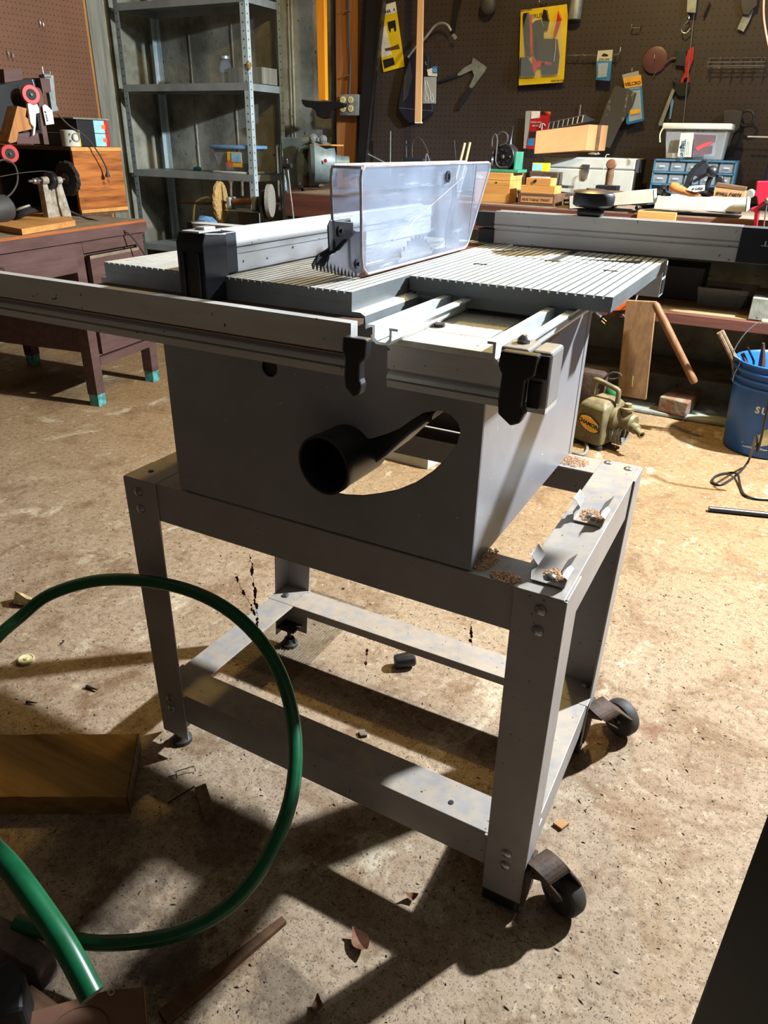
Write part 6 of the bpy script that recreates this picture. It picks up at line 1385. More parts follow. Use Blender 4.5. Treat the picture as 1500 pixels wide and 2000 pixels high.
mb = MB(); c = pb + back * .5 + V((0, 0, .105)); mb.lathe(c, side, [(0, .045), (.02, .045), (.035, .03), (.06, .028), (.075, .035), (.085, .028)], 26); mb.lathe(c + side * .045 + V((0, 0, .02)), (0, 0, 1), [(0, .02), (.02, .02), (.024, .026), (.034, .026), (.036, .014), (.05, .014), (.052, .004)], 14); mb.build('pump_head', M['olive'], pu, smooth=True)
mb = MB(); mb.lathe(c + side * .06 - V((0, 0, .0)), side + V((.0, -.5, -.35)), [(0, .016), (.03, .015), (.035, .020), (.05, .020), (.055, .013), (.075, .011), (.077, .014), (.085, .014), (.085, .008), (.06, .007)], 20); mb.build('outlet_nozzle', M['olive'], pu, smooth=True)
mb = MB()
for k in range(5): mb.torus(c + side * (.012 + .009 * k) - V((0, 0, .055)), side, .036 + .003 * (k % 2), .0042, 24, 7)
mb.build('coiled_cord', M['stone'], pu, smooth=True)
mb = MB(); g = PX(1197, 768, y=2.20); mb.ball(g, .032); mb.cyl(V((g.x, g.y, .001)), g, .012, n=12); tag(mb.build('green_float', M['gball'], smooth=True), 'green plastic ball float on a stem behind the pump', 'float')
mb = MB(); p = PX(1165, 735, y=2.35); mb.box(p.x - .07, p.x + .05, 2.30, 2.42, .001, PX(1165, 722, y=2.35).z, .02); tag(mb.build('rusty_engine', M['rust'], smooth=True), 'rust-brown metal housing on the floor behind the pump', 'engine part')
mb = MB(); mb.tube([PX(1180, 748, y=2.30), PX(1184, 736, y=2.30), PX(1196, 728, y=2.30), PX(1210, 730, y=2.30), PX(1212, 736, y=2.30), PX(1200, 740, y=2.30), PX(1190, 740, y=2.30)], .0045, 7, smooth=4); mb.tube([PX(1182, 745, y=2.30), V((PX(1180, 760, y=2.30).x, 2.30, .002))], .004, 6); tag(mb.build('rusty_crank', M['rust'], smooth=True), 'rusty looped wire crank beside the hanging board', 'crank')
mb = MB(); mb.tube([PX(1128, 850, z=.007), PX(1140, 858, z=.007), PX(1147, 876, z=.007), PX(1138, 888, z=.007), PX(1118, 884, z=.007)], .006, 8, smooth=5); tag(mb.build('pump_cable', M['stone'], smooth=True), 'grey cable lying on the floor beside the pump', 'cable')

bk_ = thing('blue_bucket', 'blue plastic pail with three ribs and white lettering, full of tools, on the floor', 'bucket', V((.90, 2.33, 0)))
bc_ = V((.905, 2.345, 0)); rt, rb = .158, .136; hb_ = .345
# lean the radii to the photo
mb = MB(); prof = [(.001, .12), (.003, rb - .004), (.010, rb), (.20, rb + .012), (.255, rb + .014), (.257, rb + .024), (.263, rb + .026), (.267, rb + .016), (.283, rb + .016), (.285, rb + .026), (.291, rb + .028), (.295, rb + .018), (.311, rb + .018), (.313, rb + .028), (.319, rb + .030), (.323, rb + .019), (.338, rb + .019), (.340, rb + .027), (.347, rb + .027), (.349, rb + .021), (.340, rb + .013), (.02, rb - .008), (.012, .1), (.012, .004)]
mb.lathe(bc_, (0, 0, 1), prof, 64); mb.build('pail', M['blue'], bk_, smooth=True)
vd = (CAM_C - bc_); vd.z = 0; vd.normalize(); tdir = V((-vd.y, vd.x, 0)).normalized(); tdir = -tdir if tdir.dot(V((1, 0, 0))) < 0 else tdir
def on_pail(a, z, r=None):
    n_ = vd * math.cos(R(a)) + tdir * math.sin(R(a)); return bc_ + n_ * ((r or (rb + .012 * z / .2)) + .0012) + V((0, 0, z)), n_
for k, ch in enumerate('SUN'):
    a = -15 + k * 10; p, n_ = on_pail(a, .188); t_ = V((-n_.y, n_.x, 0)); t_ = -t_ if t_.dot(tdir) < 0 else t_
    text('lettering', ch, M['paper'], bk_, p, t_, (0, 0, 1), .034, bold=.0012)
mb = MB(); p, n_ = on_pail(14, .09); rings = []
pts_ = [(-9, .055), (-7, .080), (-4, .100), (1, .118), (6, .125), (12, .11), (10, .06), (0, .052)]
mb.loft([[on_pail(a, z)[0] for a, z in pts_], [on_pail(a, z)[0] + on_pail(a, z)[1] * .0006 for a, z in pts_]]); mb.build('printed_picture', M['cream'], bk_)
p, n_ = on_pail(-6, .040); t_ = V((-n_.y, n_.x, 0)); t_ = -t_ if t_.dot(tdir) < 0 else t_
text('small_print', 'MADISON COMPANY', M['paper'], bk_, p, t_, (0, 0, 1), .009)
mb = MB(); a0 = on_pail(-62, .295, rb + .030)[0]; mb.tube([a0 + V((0, 0, -.03)), a0, a0 + V((.01, .0, .05)), PX(1432, 690, y=2.28), PX(1452, 655, y=2.28), PX(1478, 632, y=2.28), PX(1500, 626, y=2.28), PX(1540, 640, y=2.28)], .0023, 7, smooth=4); mb.build('wire_handle', M['galv'], bk_, smooth=True)
mb = MB(); mb.cyl(PX(1488, 627, y=2.278), PX(1530, 632, y=2.278), .009, n=12); mb.build('handle_grip', M['cream'], bk_)
def intool(name, lab, u0, v0, u1, v1, y, r, m, rr=None, g='iron stakes standing in the pail'):
    top = PX(u0, v0, y=y); mid_ = PX(u1, v1, y=2.33); bot = V((bc_.x + (mid_.x - bc_.x) * .45, bc_.y, .03)); mb = MB(); mb.tube([top, mid_, bot], r, 7, rr=rr); tag(mb.build(name, m), lab, 'stake', g)
intool('wood_stake', 'pale wooden stake leaning out of the left side of the blue pail, outer one', 1404, 650, 1432, 705, 2.27, .008, M['chip'], g=None)
intool('wood_stake', 'pale wooden stake leaning out of the left side of the blue pail, inner one', 1410, 646, 1440, 705, 2.29, .007, M['chip'], g=None)
intool('iron_stake', 'short thick rusty stake in the middle of the blue pail', 1450, 690, 1456, 705, 2.33, .008, M['rust'], g=None)
intool('iron_stake', 'thin black stake standing just right of the thick rusty one in the pail', 1460, 678, 1472, 705, 2.32, .004, M['black_iron'], g=None)
intool('iron_stake', 'tall rusty tapered stake at the right of the blue pail', 1491, 670, 1489, 705, 2.32, .005, M['rust'], rr=.02, g=None)
mb = MB(); mb.tube([PX(1530, 640, y=1.9), PX(1515, 720, y=1.85), V((PX(1505, 790, y=1.85).x, 1.85, .16)), PX(1478, 850, y=1.88), PX(1462, 900, z=.03), PX(1440, 926, z=.006), PX(1412, 945, z=.006), PX(1392, 942, z=.006), PX(1398, 930, z=.006), PX(1420, 924, z=.006), PX(1440, 926, z=.016), PX(1446, 950, z=.006), PX(1455, 967, z=.006), PX(1480, 974, z=.006), PX(1530, 976, z=.006)], .0042, 8, smooth=6)
tag(mb.build('black_cable', M['black'], smooth=True), 'thin black cable looping down past the blue pail to the floor', 'cable')
mb = MB(); a, b = PX(1385, 994, z=.009), PX(1545, 1010, z=.009); mb.cyl(a, b, .009, n=16); mb.cyl(a - (b - a).normalized() * .0008, a, .0095, n=16); tag(mb.build('black_tube', M['black']), 'straight black tube lying on the floor at the right edge', 'tube')

# ================================================================ PEGBOARD THINGS
YP = YW - .034            # just in front of the board
def flat(name, lab, cat, px, m, y=None, th=.003, bev=0, par=None, group=None, smooth=False):
    y = YP - th if y is None else y
    mb = MB(); wallpoly(mb, px, y, th); o = mb.build(name, m, par, bevel=bev)
    if lab: tag(o, lab, cat, group)
    return o
def hookp(u, v, lab, ln=.03):
    a = PX(u, v, y=YP); mb = MB(); mb.tube([a + V((0, .004, 0)), a + V((0, -ln, 0)), a + V((0, -ln - .004, .014))], .0018, 6); return tag(mb.build('peg_hook', M['chrome']), lab, 'hook')
# dark angle iron leaning in the corner
ai = thing('iron_bar', 'long dark iron bar leaning against the pegboard beside the timber stud', 'bar', PX(718, 200, y=YP - .05))
q = [PX(u, v, y=YP - .05) for u, v in ((719, -40), (752, -40), (712, 330), (697, 330))]; mb = MB(); mb.loft([q, [p + V((0, .010, 0)) for p in q]]); mb.build('flange', M['black_iron'], ai)
q = [PX(u, v, y=YP - .052) for u, v in ((750, -40), (753, -40), (713, 330), (711, 330))]; mb = MB(); mb.loft([q, [p + V((0, .035, 0)) for p in q]]); mb.build('web', M['dsteel'], ai)
yk = thing('yellow_tool_card', 'yellow hang card with black tool pictures, hanging behind the dark iron bar', 'package', PX(765, 70, y=YP))
flat('hang_card', None, None, [(743, 12), (772, 3), (790, 130), (749, 141), (741, 90)], M['yellow'], par=yk)
flat('white_header', None, None, [(745, 11.5), (772, 3.5), (775, 24), (747, 31)], M['paper'], y=YP - .0045, th=.001, par=yk)
flat('picture_strip', None, None, [(742, 53), (753, 51), (765, 107), (746, 112)], M['paper'], y=YP - .0045, th=.001, par=yk)
flat('clamp_picture', None, None, [(757, 43), (772, 39), (774, 60), (771, 62), (769, 54), (763, 56), (763, 64), (759, 58)], M['ink'], y=YP - .0048, th=.001, par=yk)
flat('hand_picture', None, None, [(751, 95), (764, 92), (778, 86), (781, 95), (766, 98), (753, 100)], M['oldwood'], y=YP - .0048, th=.001, par=yk)
flat('handle_picture', None, None, [(748, 117), (768, 112), (771, 126), (751, 134)], M['ink'], y=YP - .0048, th=.001, par=yk)
text('lettering', 'SHA', M['ink'], yk, PX(756, 23, y=YP - .005), PX(772, 19, y=YP) - PX(746, 26, y=YP), (0, 0, 1), .022, bold=.0005)
text('lettering', 'R', M['ink'], yk, PX(770, 19, y=YP - .005), PX(772, 19, y=YP) - PX(746, 26, y=YP), (0, 0, 1), .018)
hookp(738, 6, 'peg hook holding the yellow tool card')
# hanging wood lath
wl = thing('wood_lath', 'long pale wooden lath hanging upright in front of the pegboard', 'lath', PX(820, 240, y=3.05))
q = [PX(u, v, y=3.05) for u, v in ((817, -60), (827, -60), (822, 239), (810, 239))]; mb = MB(); mb.loft([q, [p + V((0, .012, 0)) for p in q]]); mb.build('lath', M['lathw'], wl)
mb = MB(); p = PX(822, -60, y=3.055); mb.tube([p, V((p.x, p.y, 2.598))], .002, 5); mb.build('cord', M['cloth'], wl)
mb = MB(); q = [PX(u, v, y=3.0495) for u, v in ((810, 238.5), (823, 238.5), (823, 240.8), (810, 240.8))]; mb.loft([q, [p + V((0, .013, 0)) for p in q]]); mb.build('end_strip', M['paper'], wl)
# dark pouch
pch = thing('dark_pouch', 'dark navy pouch-shaped tool holder hanging behind the wooden lath', 'pouch', PX(808, 170, y=YP))
flat('pouch_body', None, None, [(800, 110), (808, 103), (820, 101), (832, 104), (838, 112), (836, 130), (840, 170), (845, 215), (842, 222), (828, 233), (800, 241), (790, 232), (778, 214), (779, 195), (788, 150)], M['navy'], th=.028, y=YP - .030, bev=.004, par=pch)
mb = MB(); mb.tube([PX(779, 211, y=YP - .032), PX(845, 217, y=YP - .032)], .0012, 5); mb.build('edge_band', M['galv'], pch)
flat('pouch_patch', None, None, [(790, 150), (800, 118), (806, 150), (796, 190), (786, 200)], M['darkgrey'], y=YP - .032, th=.001, par=pch)
# crook bar
mb = MB(); mb.tube([PX(u, v, y=YP - .045) for u, v in ((797, 112), (812, 92), (830, 75), (848, 52), (862, 45), (874, 49), (881, 60))], .006, 6, smooth=5); cbar = mb.build('crook_bar', M['galv'], smooth=True); tag(cbar, 'flat grey bar bent like a crook, hanging behind the wooden lath', 'bar')
flat('hoe_blade', 'small pale metal blade at the end of the crook bar', 'blade', [(882, 68), (887, 65), (893, 73), (888, 78)], M['galv'], y=YP - .045, th=.003)
flat('black_strip', 'black flat strip hanging from above next to the crook bar', 'strip', [(889, -20), (905, -20), (893, 30), (887, 66), (880, 62)], M['black_iron'], th=.006)
# cotter pin pack
cp_ = thing('pin_pack', 'small clear pack of two looped steel pins with a white card header', 'package', PX(840, 170, y=YP - .035))
flat('header_card', None, None, [(834, 136), (852, 130), (854, 149), (836, 148)], M['paper'], y=YP - .037, th=.001, par=cp_)
flat('blue_logo', None, None, [(845, 130), (854, 129), (854, 143), (845, 143)], M['bluecard'], y=YP - .0385, th=.001, par=cp_)
mb = MB(); p = PX(849.5, 137, y=YP - .039); mb.torus(p, (0, 1, 0), .0065, .001, 20, 5); mb.build('logo_ring', M['paper'], cp_)
flat('clear_bag', None, None, [(828, 150), (852, 150), (851, 202), (826, 202)], M['clearw'], y=YP - .037, th=.003, par=cp_)
for k in (0, 1):
    mb = MB(); mb.tube([PX(830 + k * 3, 158, y=YP - .036), PX(832 + k * 9, 182, y=YP - .036), PX(830 + k * 11, 192, y=YP - .036), PX(833 + k * 11, 199, y=YP - .036), PX(837 + k * 10, 194, y=YP - .036), PX(834 + k * 9.5, 183, y=YP - .036)], .0016, 6, smooth=4); mb.build('looped_pin', M['paper'], cp_, smooth=True)
hookp(839, 128, 'peg hook holding the pack of looped pins', .045)
# tile nipper / clamp
tn = thing('plier_clamp', 'grey metal plier clamp with blue-black grips hanging open on the pegboard', 'pliers', PX(910, 160, y=YP))
flat('upper_jaw', None, None, [(893, 145), (905, 133), (921, 124), (924, 113), (930, 117), (950, 131), (946, 140), (922, 172), (916, 170), (926, 148), (922, 137), (900, 147), (895, 148)], M['galv'], par=tn, th=.008)
flat('left_grip', None, None, [(893, 144), (895, 149), (870, 158), (856, 162), (855, 158), (870, 152)], M['navy'], y=YP - .012, th=.012, par=tn, bev=.002)
flat('lower_grip', None, None, [(917, 170), (922, 174), (912, 190), (900, 206), (896, 215), (893, 213), (898, 200), (906, 184)], M['navy'], y=YP - .012, th=.012, par=tn, bev=.002)
mb = MB(); mb.ball(PX(954, 9, y=YP - .03), .040, (1, .7, 1.1)); tag(mb.build('grey_ball', M['darkgrey'], smooth=True), 'dark round ball-like tool at the top of the pegboard', 'ball')
# yellow clamp set
ys = thing('clamp_set_pack', 'large yellow blister card of black and red spring clamps on the pegboard', 'package', PX(1060, 90, y=YP - .02))
YB_ = YP - .030
flat('back_card', None, None, [(1017, 20), (1107, 8), (1109, 30), (1101, 158), (1098, 161), (1013, 167), (1013, 160)], M['yellow'], y=YB_, th=.003, par=ys, bev=.001)
for nm, px, m_ in (('black_clamp', [(1021, 26), (1032, 24), (1036, 60), (1034, 110), (1026, 108), (1022, 60)], 'black'), ('red_clamp', [(1033, 28), (1037, 28), (1040, 70), (1040, 105), (1036, 108), (1034, 70)], 'redp'),
    ('black_clamp', [(1039, 46), (1046, 40), (1056, 37), (1062, 50), (1060, 90), (1050, 125), (1042, 110)], 'black'), ('red_clamp', [(1043, 80), (1049, 78), (1052, 118), (1078, 121), (1080, 127), (1050, 131), (1041, 146), (1039, 128)], 'redp'),
    ('black_clamp', [(1061, 18), (1068, 20), (1072, 40), (1068, 60), (1062, 56), (1059, 30)], 'black'), ('black_clamp', [(1056, 75), (1088, 76), (1092, 110), (1088, 144), (1058, 146), (1054, 110)], 'navy'),
    ('red_clamp', [(1090, 20), (1096, 36), (1088, 62), (1084, 72), (1080, 70), (1086, 44)], 'redp'), ('black_clamp', [(1015, 112), (1030, 112), (1040, 128), (1044, 148), (1014, 149)], 'navy')):
    flat(nm, None, None, px, M[m_], y=YB_ - .016, th=.013, par=ys, bev=.002)
flat('blister', None, None, [(1020, 60), (1030, 24), (1060, 40), (1080, 44), (1098, 40), (1100, 90), (1092, 148), (1016, 152)], M['clear'], y=YB_ - .024, th=.003, par=ys, bev=.001)
mb = MB(); mb.tube([PX(1064, 62, y=YB_ - .026), PX(1074, 72, y=YB_ - .026), PX(1085, 73, y=YB_ - .026), PX(1085, 95, y=YB_ - .026), PX(1082, 120, y=YB_ - .026)], .0011, 5); mb.build('blister_ridge', M['paper'], ys)
text('lettering', 'BRUSH', M['ink'], ys, PX(1052, 31, y=YB_ - .001), (1, 0, .10), (0, 0, 1), .024)
text('small_print', 'NEW IN BOX', M['ink'], ys, PX(1028, 20.5, y=YB_ - .001), (1, 0, .10), (0, 0, 1), .009)
text('small_print', 'MADE IN CHINA', M['ink'], ys, PX(1091, 157.5, y=YB_ - .001), (1, 0, .05), (0, 0, 1), .010)
for u, v in ((1061, 8), (1068, 5)):
    mb = MB(); a = PX(u, v, y=YP); mb.tube([a + V((0, .004, 0)), a + V((0, -.06, 0)), a + V((0, -.065, .03 if u > 1065 else .012))], .0022, 6); tag(mb.build('peg_hook', M['chrome']), 'long peg hook holding the yellow clamp card, %s of two' % ('taller right one' if u > 1065 else 'left one'), 'hook')
mb = MB(); a = PX(1122, 38, y=YP - .03); mb.cyl(a, a + V((.004, 0, .20)), .028, n=22); mb.cyl(a + V((0, 0, .040)), a + V((0, 0, .043)), .0285, n=22); tag(mb.build('metal_cylinder', M['galv'], smooth=False), 'galvanised metal cylinder hanging at the top right of the yellow clamp card', 'cylinder')
# twisted rod hook with blue pack
tr_ = thing('rod_hook', 'long thin horizontal steel rod hook right of the yellow clamp card', 'hook', PX(1160, 108, y=YP - .03))
mb = MB(); mb.tube([PX(1108, 108, y=YP - .036), PX(1198, 107, y=YP - .036), PX(1207, 106, y=YP - .036), PX(1211, 100, y=YP - .036), PX(1212, 92, y=YP - .036)], .0022, 7)
for u in (1124, 1142, 1161, 1202): mb.tube([PX(u - 3, 105, y=YP - .034), PX(u, 110, y=YP - .040), PX(u + 3, 108, y=YP - .034)], .0025, 6)
mb.build('rod', M['steel'], tr_)
mb = MB()
for u in (1128, 1200): p = PX(u, 107, y=YP - .034); mb.tube([p, p + V((0, .036, .004))], .0018, 6)
mb.build('standoff', M['steel'], tr_)
bp2 = thing('nail_pack', 'small blue hang pack of nails with a white header on the rod hook', 'package', PX(1180, 130, y=YP - .045))
flat('white_header', None, None, [(1168, 99), (1197, 97), (1195, 119), (1165, 120)], M['white'], y=YP - .046, th=.001, par=bp2)
flat('blue_card', None, None, [(1165, 119), (1195, 119), (1192, 155), (1190, 158), (1164, 156)], M['bluecard'], y=YP - .046, th=.0015, par=bp2)
flat('blister', None, None, [(1168, 124), (1188, 122), (1184, 150), (1167, 152)], M['clearw'], y=YP - .056, th=.008, par=bp2, bev=.001)
mb = MB(); rn = random.Random(4)
for k in range(14): p = PX(1172 + rn.uniform(-3, 10), 145 + rn.uniform(-6, 4), y=YP - .052); mb.tube([p, p + V((rn.uniform(-.008, .008), 0, rn.uniform(-.01, .012)))], .0008, 4)
mb.build('nails', M['cream'], bp2)
text('lettering', 'STAR LENS', M['copper'], bp2, PX(1180, 116, y=YP - .0475), (1, 0, 0), (0, 0, 1), .010)
flat('header_picture', None, None, [(1175, 108), (1180, 104), (1188, 107), (1187, 110), (1176, 110)], M['ink'], y=YP - .0475, th=.001, par=bp2)
mb = MB(); a, b = PX(1236, 56, y=YP), PX(1252, 55, y=YP); mb.tube([a + V((0, .003, .012)), a + V((0, -.03, .012)), a + V((0, -.03, 0)), b + V((0, -.03, 0)), b + V((0, -.03, .012)), b + V((0, .003, .012))], .0022, 6); tag(mb.build('double_hook', M['chrome']), 'small double peg hook alone in the middle of the pegboard', 'hook')
# trowel blade
flat('steel_float', 'large dark steel float blade crusted white at the bottom, leaning on the pegboard', 'trowel', [(1202, 166), (1243, 181), (1236, 205), (1212, 245), (1191, 289), (1165, 283), (1168, 250), (1184, 205)], M['trowel'], y=YP - .055, th=.006)
# fastener pack
vp = thing('fastener_pack', 'blue hang pack with an orange lettered header, beside the dark steel float', 'package', PX(1237, 190, y=YP - .03))
YV = YP - .040
flat('clear_top', None, None, [(1215, 146), (1247, 138), (1249, 150), (1217, 157)], M['clearw'], y=YV, th=.001, par=vp)
flat('orange_header', None, None, [(1217, 153), (1252, 146), (1254, 168), (1220, 173)], M['amber'], y=YV - .001, th=.002, par=vp, bev=.001)
flat('blue_card', None, None, [(1220, 173), (1254, 168), (1258, 232), (1256, 236), (1226, 243), (1223, 240)], M['bluecard'], y=YV, th=.002, par=vp)
flat('blister', None, None, [(1226, 178), (1250, 175), (1254, 232), (1228, 238)], M['clearw'], y=YV - .010, th=.008, par=vp, bev=.002)
flat('amber_strip', None, None, [(1230, 215), (1251, 212), (1251, 220), (1231, 224)], M['amber'], y=YV - .0115, th=.001, par=vp)
text('lettering', 'VELCRO', M['oldwood'], vp, PX(1236, 163.5, y=YV - .0018), (1, 0, .12), (0, 0, 1), .0185, bold=.0007)
text('small_print', 'EASY HANG', M['paper'], vp, PX(1240, 173, y=YV - .0018), (1, 0, .10), (0, 0, 1), .008)
hookp(1238, 140, 'peg hook holding the blue fastener pack', .045)
# wine-coloured disc tool and shadowed handle
dd_ = thing('disc_tool', 'wine-red disc-shaped tool with a clear arm hanging on the pegboard', 'tool', PX(1285, 118, y=YP))
mb = MB(); p = PX(1279, 117, y=YP - .012); mb.lathe(p, (0, 1, 0), [(0, .006), (.001, .020), (.0, .042), (.003, .052), (.010, .053)], 36); mb.build('disc', M['purple'], dd_, smooth=True)
mb = MB(); mb.tube([PX(1290, 130, y=YP - .006), PX(1302, 122, y=YP - .006), PX(1310, 116, y=YP - .006), PX(1322, 113, y=YP - .006)], .006, 8, smooth=3); mb.build('arm', M['purple'], dd_, smooth=True)
hookp(1280, 115, 'peg hook in the middle of the wine-red disc', .03)
mb = MB(); mb.tube([PX(1282, 138, y=YP - .01), PX(1276, 150, y=YP - .01)], .002, 6); tag(mb.build('bright_pin', M['steel']), 'short bright pin under the wine-red disc', 'pin')
# red handled tool
rt_ = thing('red_handled_cutter', 'red-handled cutter with dark jaws hanging on the pegboard below the spring scale', 'cutter', PX(1335, 130, y=YP))
flat('red_handle', None, None, [(1344, 98), (1350, 93), (1356, 92), (1354, 115), (1345, 140), (1347, 161), (1341, 161), (1343, 150), (1336, 154), (1334, 161), (1329, 161), (1331, 154), (1338, 142), (1336, 125)], M['red'], y=YP - .015, th=.012, par=rt_, bev=.001)
flat('dark_block', None, None, [(1322, 98), (1340, 97), (1339, 130), (1318, 128)], M['navy'], y=YP - .018, th=.016, par=rt_, bev=.002)
flat('jaws', None, None, [(1318, 160), (1328, 162), (1345, 160), (1347, 170), (1341, 188), (1325, 188), (1316, 176)], M['black_iron'], y=YP - .016, th=.012, par=rt_, bev=.002)
mb = MB(); mb.ball(PX(1318, 159, y=YP - .01), .009); mb.build('pivot_knob', M['dsteel'], rt_)
flat('steel_strip', 'flat grey steel strip hanging slantwise above the clear bin', 'strip', [(1313, 173), (1318, 176), (1293, 245), (1287, 246), (1286, 242)], M['galv'], y=YP - .02, th=.003)
flat('short_knife', 'short blue-grey blade hanging next to the slanting steel strip', 'blade', [(1313, 190), (1316, 198), (1310, 233), (1307, 232), (1310, 200)], M['lid'], y=YP - .012, th=.003)
# spring scale with hook and cord
ss = thing('spring_scale', 'pale metal spring scale with an S-hook hanging at the top of the pegboard', 'scale', PX(1351, 20, y=YP - .03))
flat('scale_body', None, None, [(1344, -30), (1364, -30), (1358, 25), (1341, 24)], M['galv'], y=YP - .035, th=.02, par=ss, bev=.001)
mb = MB(); mb.tube([PX(1341, 34, y=YP - .03), PX(1345, 30, y=YP - .03), PX(1345, 38, y=YP - .03), PX(1338, 46, y=YP - .03), PX(1331, 56, y=YP - .03), PX(1333, 63, y=YP - .03), PX(1340, 64, y=YP - .03), PX(1348, 55, y=YP - .03)], .0024, 7, smooth=5); mb.build('s_hook', M['chrome'], ss, smooth=True)
mb = MB(); mb.tube([PX(1356, 24, y=YP - .02), PX(1345, 130, y=YP - .02), PX(1335, 240, y=YP - .02)], .0016, 5); tag(mb.build('pull_string', M['galv']), 'thin straight cord hanging from the spring scale down to the clear bin', 'cord')
# wire rack
wr = thing('wire_rack', 'silver wire tool rack with six rings on the right of the pegboard', 'rack', PX(1438, 122, y=YP - .04))
yr = YP - .045
mb = MB()
for v in (121.5, 129): mb.tube([PX(1382, v, y=yr), PX(1494, v - 1, y=yr)], .0017, 6)
for v in (114, 133): mb.tube([PX(1382, v, y=yr + .04), PX(1494, v - 2, y=yr + .04)], .0010, 5)
mb.tube([PX(1382, 121, y=yr), PX(1386, 114, y=yr + .03)], .0018, 6); mb.tube([PX(1380, 133, y=yr), PX(1382, 121, y=yr)], .0018, 6); mb.tube([PX(1494, 128, y=yr), PX(1495, 112, y=yr + .04)], .0018, 6)
mb.build('rack_wires', M['chrome'], wr)
for k in range(6):
    u = 1387 + k * 20.2; mb = MB(); mb.tube([PX(u + 2, 111, y=yr + .035), PX(u, 112, y=yr - .02), PX(u - 1, 118, y=yr), PX(u - 3, 131, y=yr), PX(u - 6, 134, y=yr - .015), PX(u + 1, 133, y=yr + .01)], .0021, 6); mb.build('rack_ring', M['chrome'], wr)
# tool in the top right corner
tc = thing('hanging_shears', 'dark green and grey shears hanging in the top right of the pegboard', 'tool', PX(1460, 30, y=YP))
flat('handles', None, None, [(1445, -20), (1482, -20), (1478, 12), (1470, 18), (1462, 30), (1450, 28), (1446, 10)], M['darkgrey'], y=YP - .03, th=.02, par=tc, bev=.003)
flat('blade', None, None, [(1455, 24), (1472, 18), (1464, 40), (1452, 62), (1440, 56), (1447, 40)], M['galv'], y=YP - .015, th=.006, par=tc)
mb = MB(); mb.tube([PX(1387, 5, y=YP - .01), PX(1374, 34, y=YP - .01)], .004, 6); tag(mb.build('dark_rod', M['black_iron']), 'short dark rod hanging between the spring scale and the shears', 'rod')
# white and copper cable at the right edge
mb = MB(); mb.tube([PX(1493, -40, y=2.2), PX(1490, 20, y=2.2), PX(1494, 60, y=2.2), PX(1505, 110, y=2.2), PX(1520, 160, y=2.2)], .0045, 8, smooth=5); hc = mb.build('hanging_cable', M['copper'], smooth=True); tag(hc, 'copper-coloured cable hanging down at the right edge of the photo', 'cable')
# red hook package
rp = thing('red_hook_pack', 'red and white blister pack with a hook inside, hanging left of the cardboard box', 'package', PX(1050, 250, y=YP))
YR = YP - .036
flat('clear_back', None, None, [(1027, 217), (1040, 216), (1034, 290), (1022, 290)], M['clearw'], y=YR, th=.001, par=rp)
flat('red_card', None, None, [(1038, 216), (1075, 218), (1072, 262), (1050, 266), (1046, 292), (1027, 290), (1034, 250)], M['red'], y=YR - .001, th=.002, par=rp)
flat('white_top', None, None, [(1038, 217), (1055, 217), (1054, 230), (1037, 232)], M['paper'], y=YR - .0025, th=.001, par=rp)
flat('orange_corner', None, None, [(1066, 218), (1076, 218), (1075, 225)], M['orange'], y=YR - .0025, th=.001, par=rp)
flat('black_slot', None, None, [(1056, 218), (1062, 217), (1068, 225), (1056, 224)], M['ink'], y=YR - .0025, th=.001, par=rp)
flat('hook_picture', None, None, [(1034, 257), (1047, 257), (1045, 269), (1033, 269)], M['ink'], y=YR - .0025, th=.001, par=rp)
flat('blue_panel', None, None, [(1033, 270), (1044, 270), (1042, 285), (1029, 284)], M['bluecard'], y=YR - .0025, th=.001, par=rp)
text('lettering', 'HOOK AND', M['paper'], rp, PX(1047, 239, y=YR - .003), (1, 0, 0), (0, 0, 1), .010)
text('lettering', 'HANGER', M['paper'], rp, PX(1047, 246, y=YR - .003), (1, 0, 0), (0, 0, 1), .010)
mb = MB(); mb.tube([PX(1054, 250, y=YR - .008), PX(1056, 243, y=YR - .008), PX(1062, 242, y=YR - .008), PX(1065, 246, y=YR - .008)], .0028, 7, smooth=4); mb.tube([PX(1059, 243, y=YR - .008), PX(1058, 254, y=YR - .008)], .0028, 7); mb.build('cup_hook', M['paper'], rp, smooth=True)
hookp(1060, 214, 'peg hook holding the red hook pack', .04)
mb = MB(); a = PX(1134, 205, y=YP - .012); mb.tube([a, a - V((0, 0, .05))], .004, 6); tag(mb.build('clip_strip', M['galv']), 'small dull metal clip on the pegboard above the chrome grille', 'clip')

# ---- yellow pole with black crescent foot, socket, conduit
yp = thing('yellow_pole', 'yellow pole with a black crescent-shaped rubber foot hanging beside the socket', 'pole', PX(628, 190, y=3.08))
yy = 3.08
q = [PX(u, v, y=yy) for u, v in ((615, -60), (632, -60), (636, 196), (622, 196))]; mb = MB(); mb.loft([q, [p + V((0, .028, 0)) for p in q]]); mb.build('pole', M['ypole'], yp, bevel=.002)
mb = MB(); p = PX(623, -60, y=yy + .014); mb.tube([p - V((0, 0, .01)), V((p.x, p.y, 2.598))], .003, 5); mb.build('hanger', M['cloth'], yp)
mb = MB(); wallpoly(mb, [(588, 194), (601, 196), (630, 198), (655, 198), (673, 202), (671, 208), (662, 211), (650, 214), (647, 222), (644, 230), (630, 232), (618, 227), (615, 216), (608, 211), (596, 209), (590, 203)], yy - .004, .036); mb.build('crescent_foot', M['black_iron'], yp, bevel=.004)
ob = thing('socket_box', 'metal double socket box with four cream outlets on the timber stud', 'socket', PX(681, 205, y=YW - .07))
a, b = PX(662, 184, y=YW - .085), PX(700, 226, y=YW - .085)
mb = MB(); mb.box(a.x, b.x, YW - .083, YW - .0425, b.z, a.z, .006); mb.build('steel_box', M['galv'], ob, smooth=True)
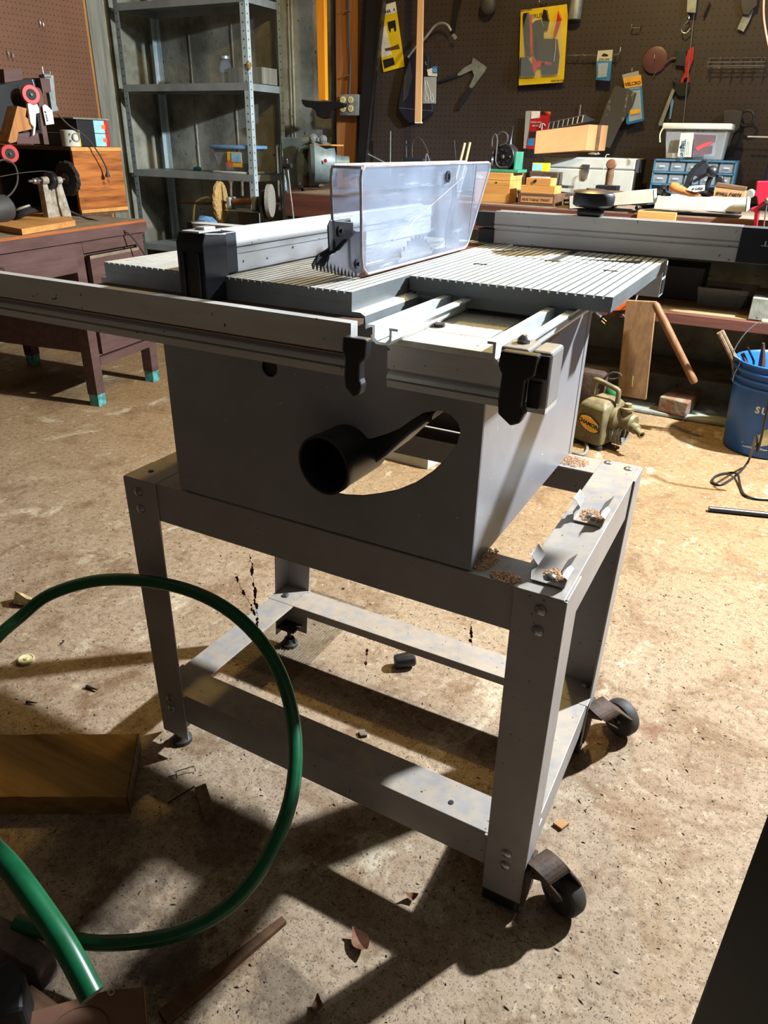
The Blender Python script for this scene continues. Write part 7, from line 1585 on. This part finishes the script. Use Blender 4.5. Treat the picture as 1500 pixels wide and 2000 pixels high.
for du_ in (670, 685):
    for dv in (195, 212):
        p = PX(du_, dv, y=YW - .084); mb = MB(); mb.lathe(p, (0, -1, 0), [(0, .0165), (.003, .0165), (.0035, .015)], 24); ot = mb.build('outlet', M['cream'], ob)
        mb = MB()
        for k in (-1, 1): mb.box(p.x + .006 * k - .0012, p.x + .006 * k + .0012, p.y - .0042, p.y - .0032, p.z - .002, p.z + .006)
        mb.cyl((p.x, p.y - .0042, p.z - .008), (p.x, p.y - .0032, p.z - .008), .0022, n=8); mb.build('socket_slot', M['ink'], ot)
mb = MB(); mb.tube([PX(682, 184, y=YW - .06), PX(684, 120, y=YW - .055), PX(681, 60, y=YW - .055), PX(680, -40, y=YW - .055)], .006, 8, smooth=4); cdt = mb.build('conduit', M['darkgrey'], smooth=True); tag(cdt, 'dark cable running up the timber stud from the socket box', 'cable')
for v in (22, 148):
    mb = MB(); p = PX(681.5, v, y=YW - .045); mb.box(p.x - .012, p.x + .012, YW - .066, YW - .0425, p.z - .003, p.z + .003, .001); tag(mb.build('cable_staple', M['steel']), 'small staple holding the dark cable on the stud, %s one' % ('upper' if v < 100 else 'lower'), 'staple')
# ================================================================ light
def area(name, loc, target, size, power, col, sy=None):
    l = bpy.data.lights.new(name, 'AREA'); l.energy = power; l.color = lin(col); l.size = size
    if sy: l.shape = 'RECTANGLE'; l.size_y = sy
    o = bpy.data.objects.new(name, l); COL.objects.link(o); o.location = loc
    o.rotation_euler = (V(target) - V(loc)).to_track_quat('-Z', 'Y').to_euler(); return o
def point(name, loc, r, power, col):
    l = bpy.data.lights.new(name, 'POINT'); l.energy = power; l.color = lin(col); l.shadow_soft_size = r
    o = bpy.data.objects.new(name, l); COL.objects.link(o); o.location = loc; return o
ls = bpy.data.lights.new('work_light', 'SPOT'); ls.energy = 1120; ls.color = lin((0.93, 0.97, 1.0)); ls.shadow_soft_size = 0.045; ls.spot_size = R(146); ls.spot_blend = 0.3
lo = bpy.data.objects.new('work_light', ls); COL.objects.link(lo); lo.location = (1.74, 2.04, 2.14); lo.rotation_euler = (V((0.0, -0.1, 0.3)) - V(lo.location)).to_track_quat('-Z', 'Y').to_euler()
point('pegboard_fill', (1.52, 1.80, 1.96), 0.05, 42, (0.90, 0.95, 1.0))  # unseen cool fill, added beside the work light to brighten the pegboard
point('ceiling_bulb', (0.12, 1.80, 2.42), 0.05, 85, (1.0, 0.85, 0.50))
w = bpy.data.worlds.new('World'); SC.world = w; w.use_nodes = True
w.node_tree.nodes['Background'].inputs[0].default_value = lin((1.0, 0.93, 0.86)) + (1,)
w.node_tree.nodes['Background'].inputs[1].default_value = 0.042
cam = bpy.data.cameras.new('camera'); co = bpy.data.objects.new('camera', cam); COL.objects.link(co)
r0, r1, r2 = [V(q) for q in CAM_R]
mm = Matrix((r0, -r1, -r2)).transposed().to_4x4(); mm.translation = CAM_C; co.matrix_world = mm
cam.sensor_fit = 'VERTICAL'; cam.sensor_height = 36; cam.lens = 36 * CAM_F / 2000; cam.clip_start = 0.02
SC.camera = co
SC.view_settings.view_transform = 'Standard'; SC.view_settings.look = 'None'; SC.view_settings.gamma = 1; SC.view_settings.exposure = 0.0
SC.view_settings.use_curve_mapping = False
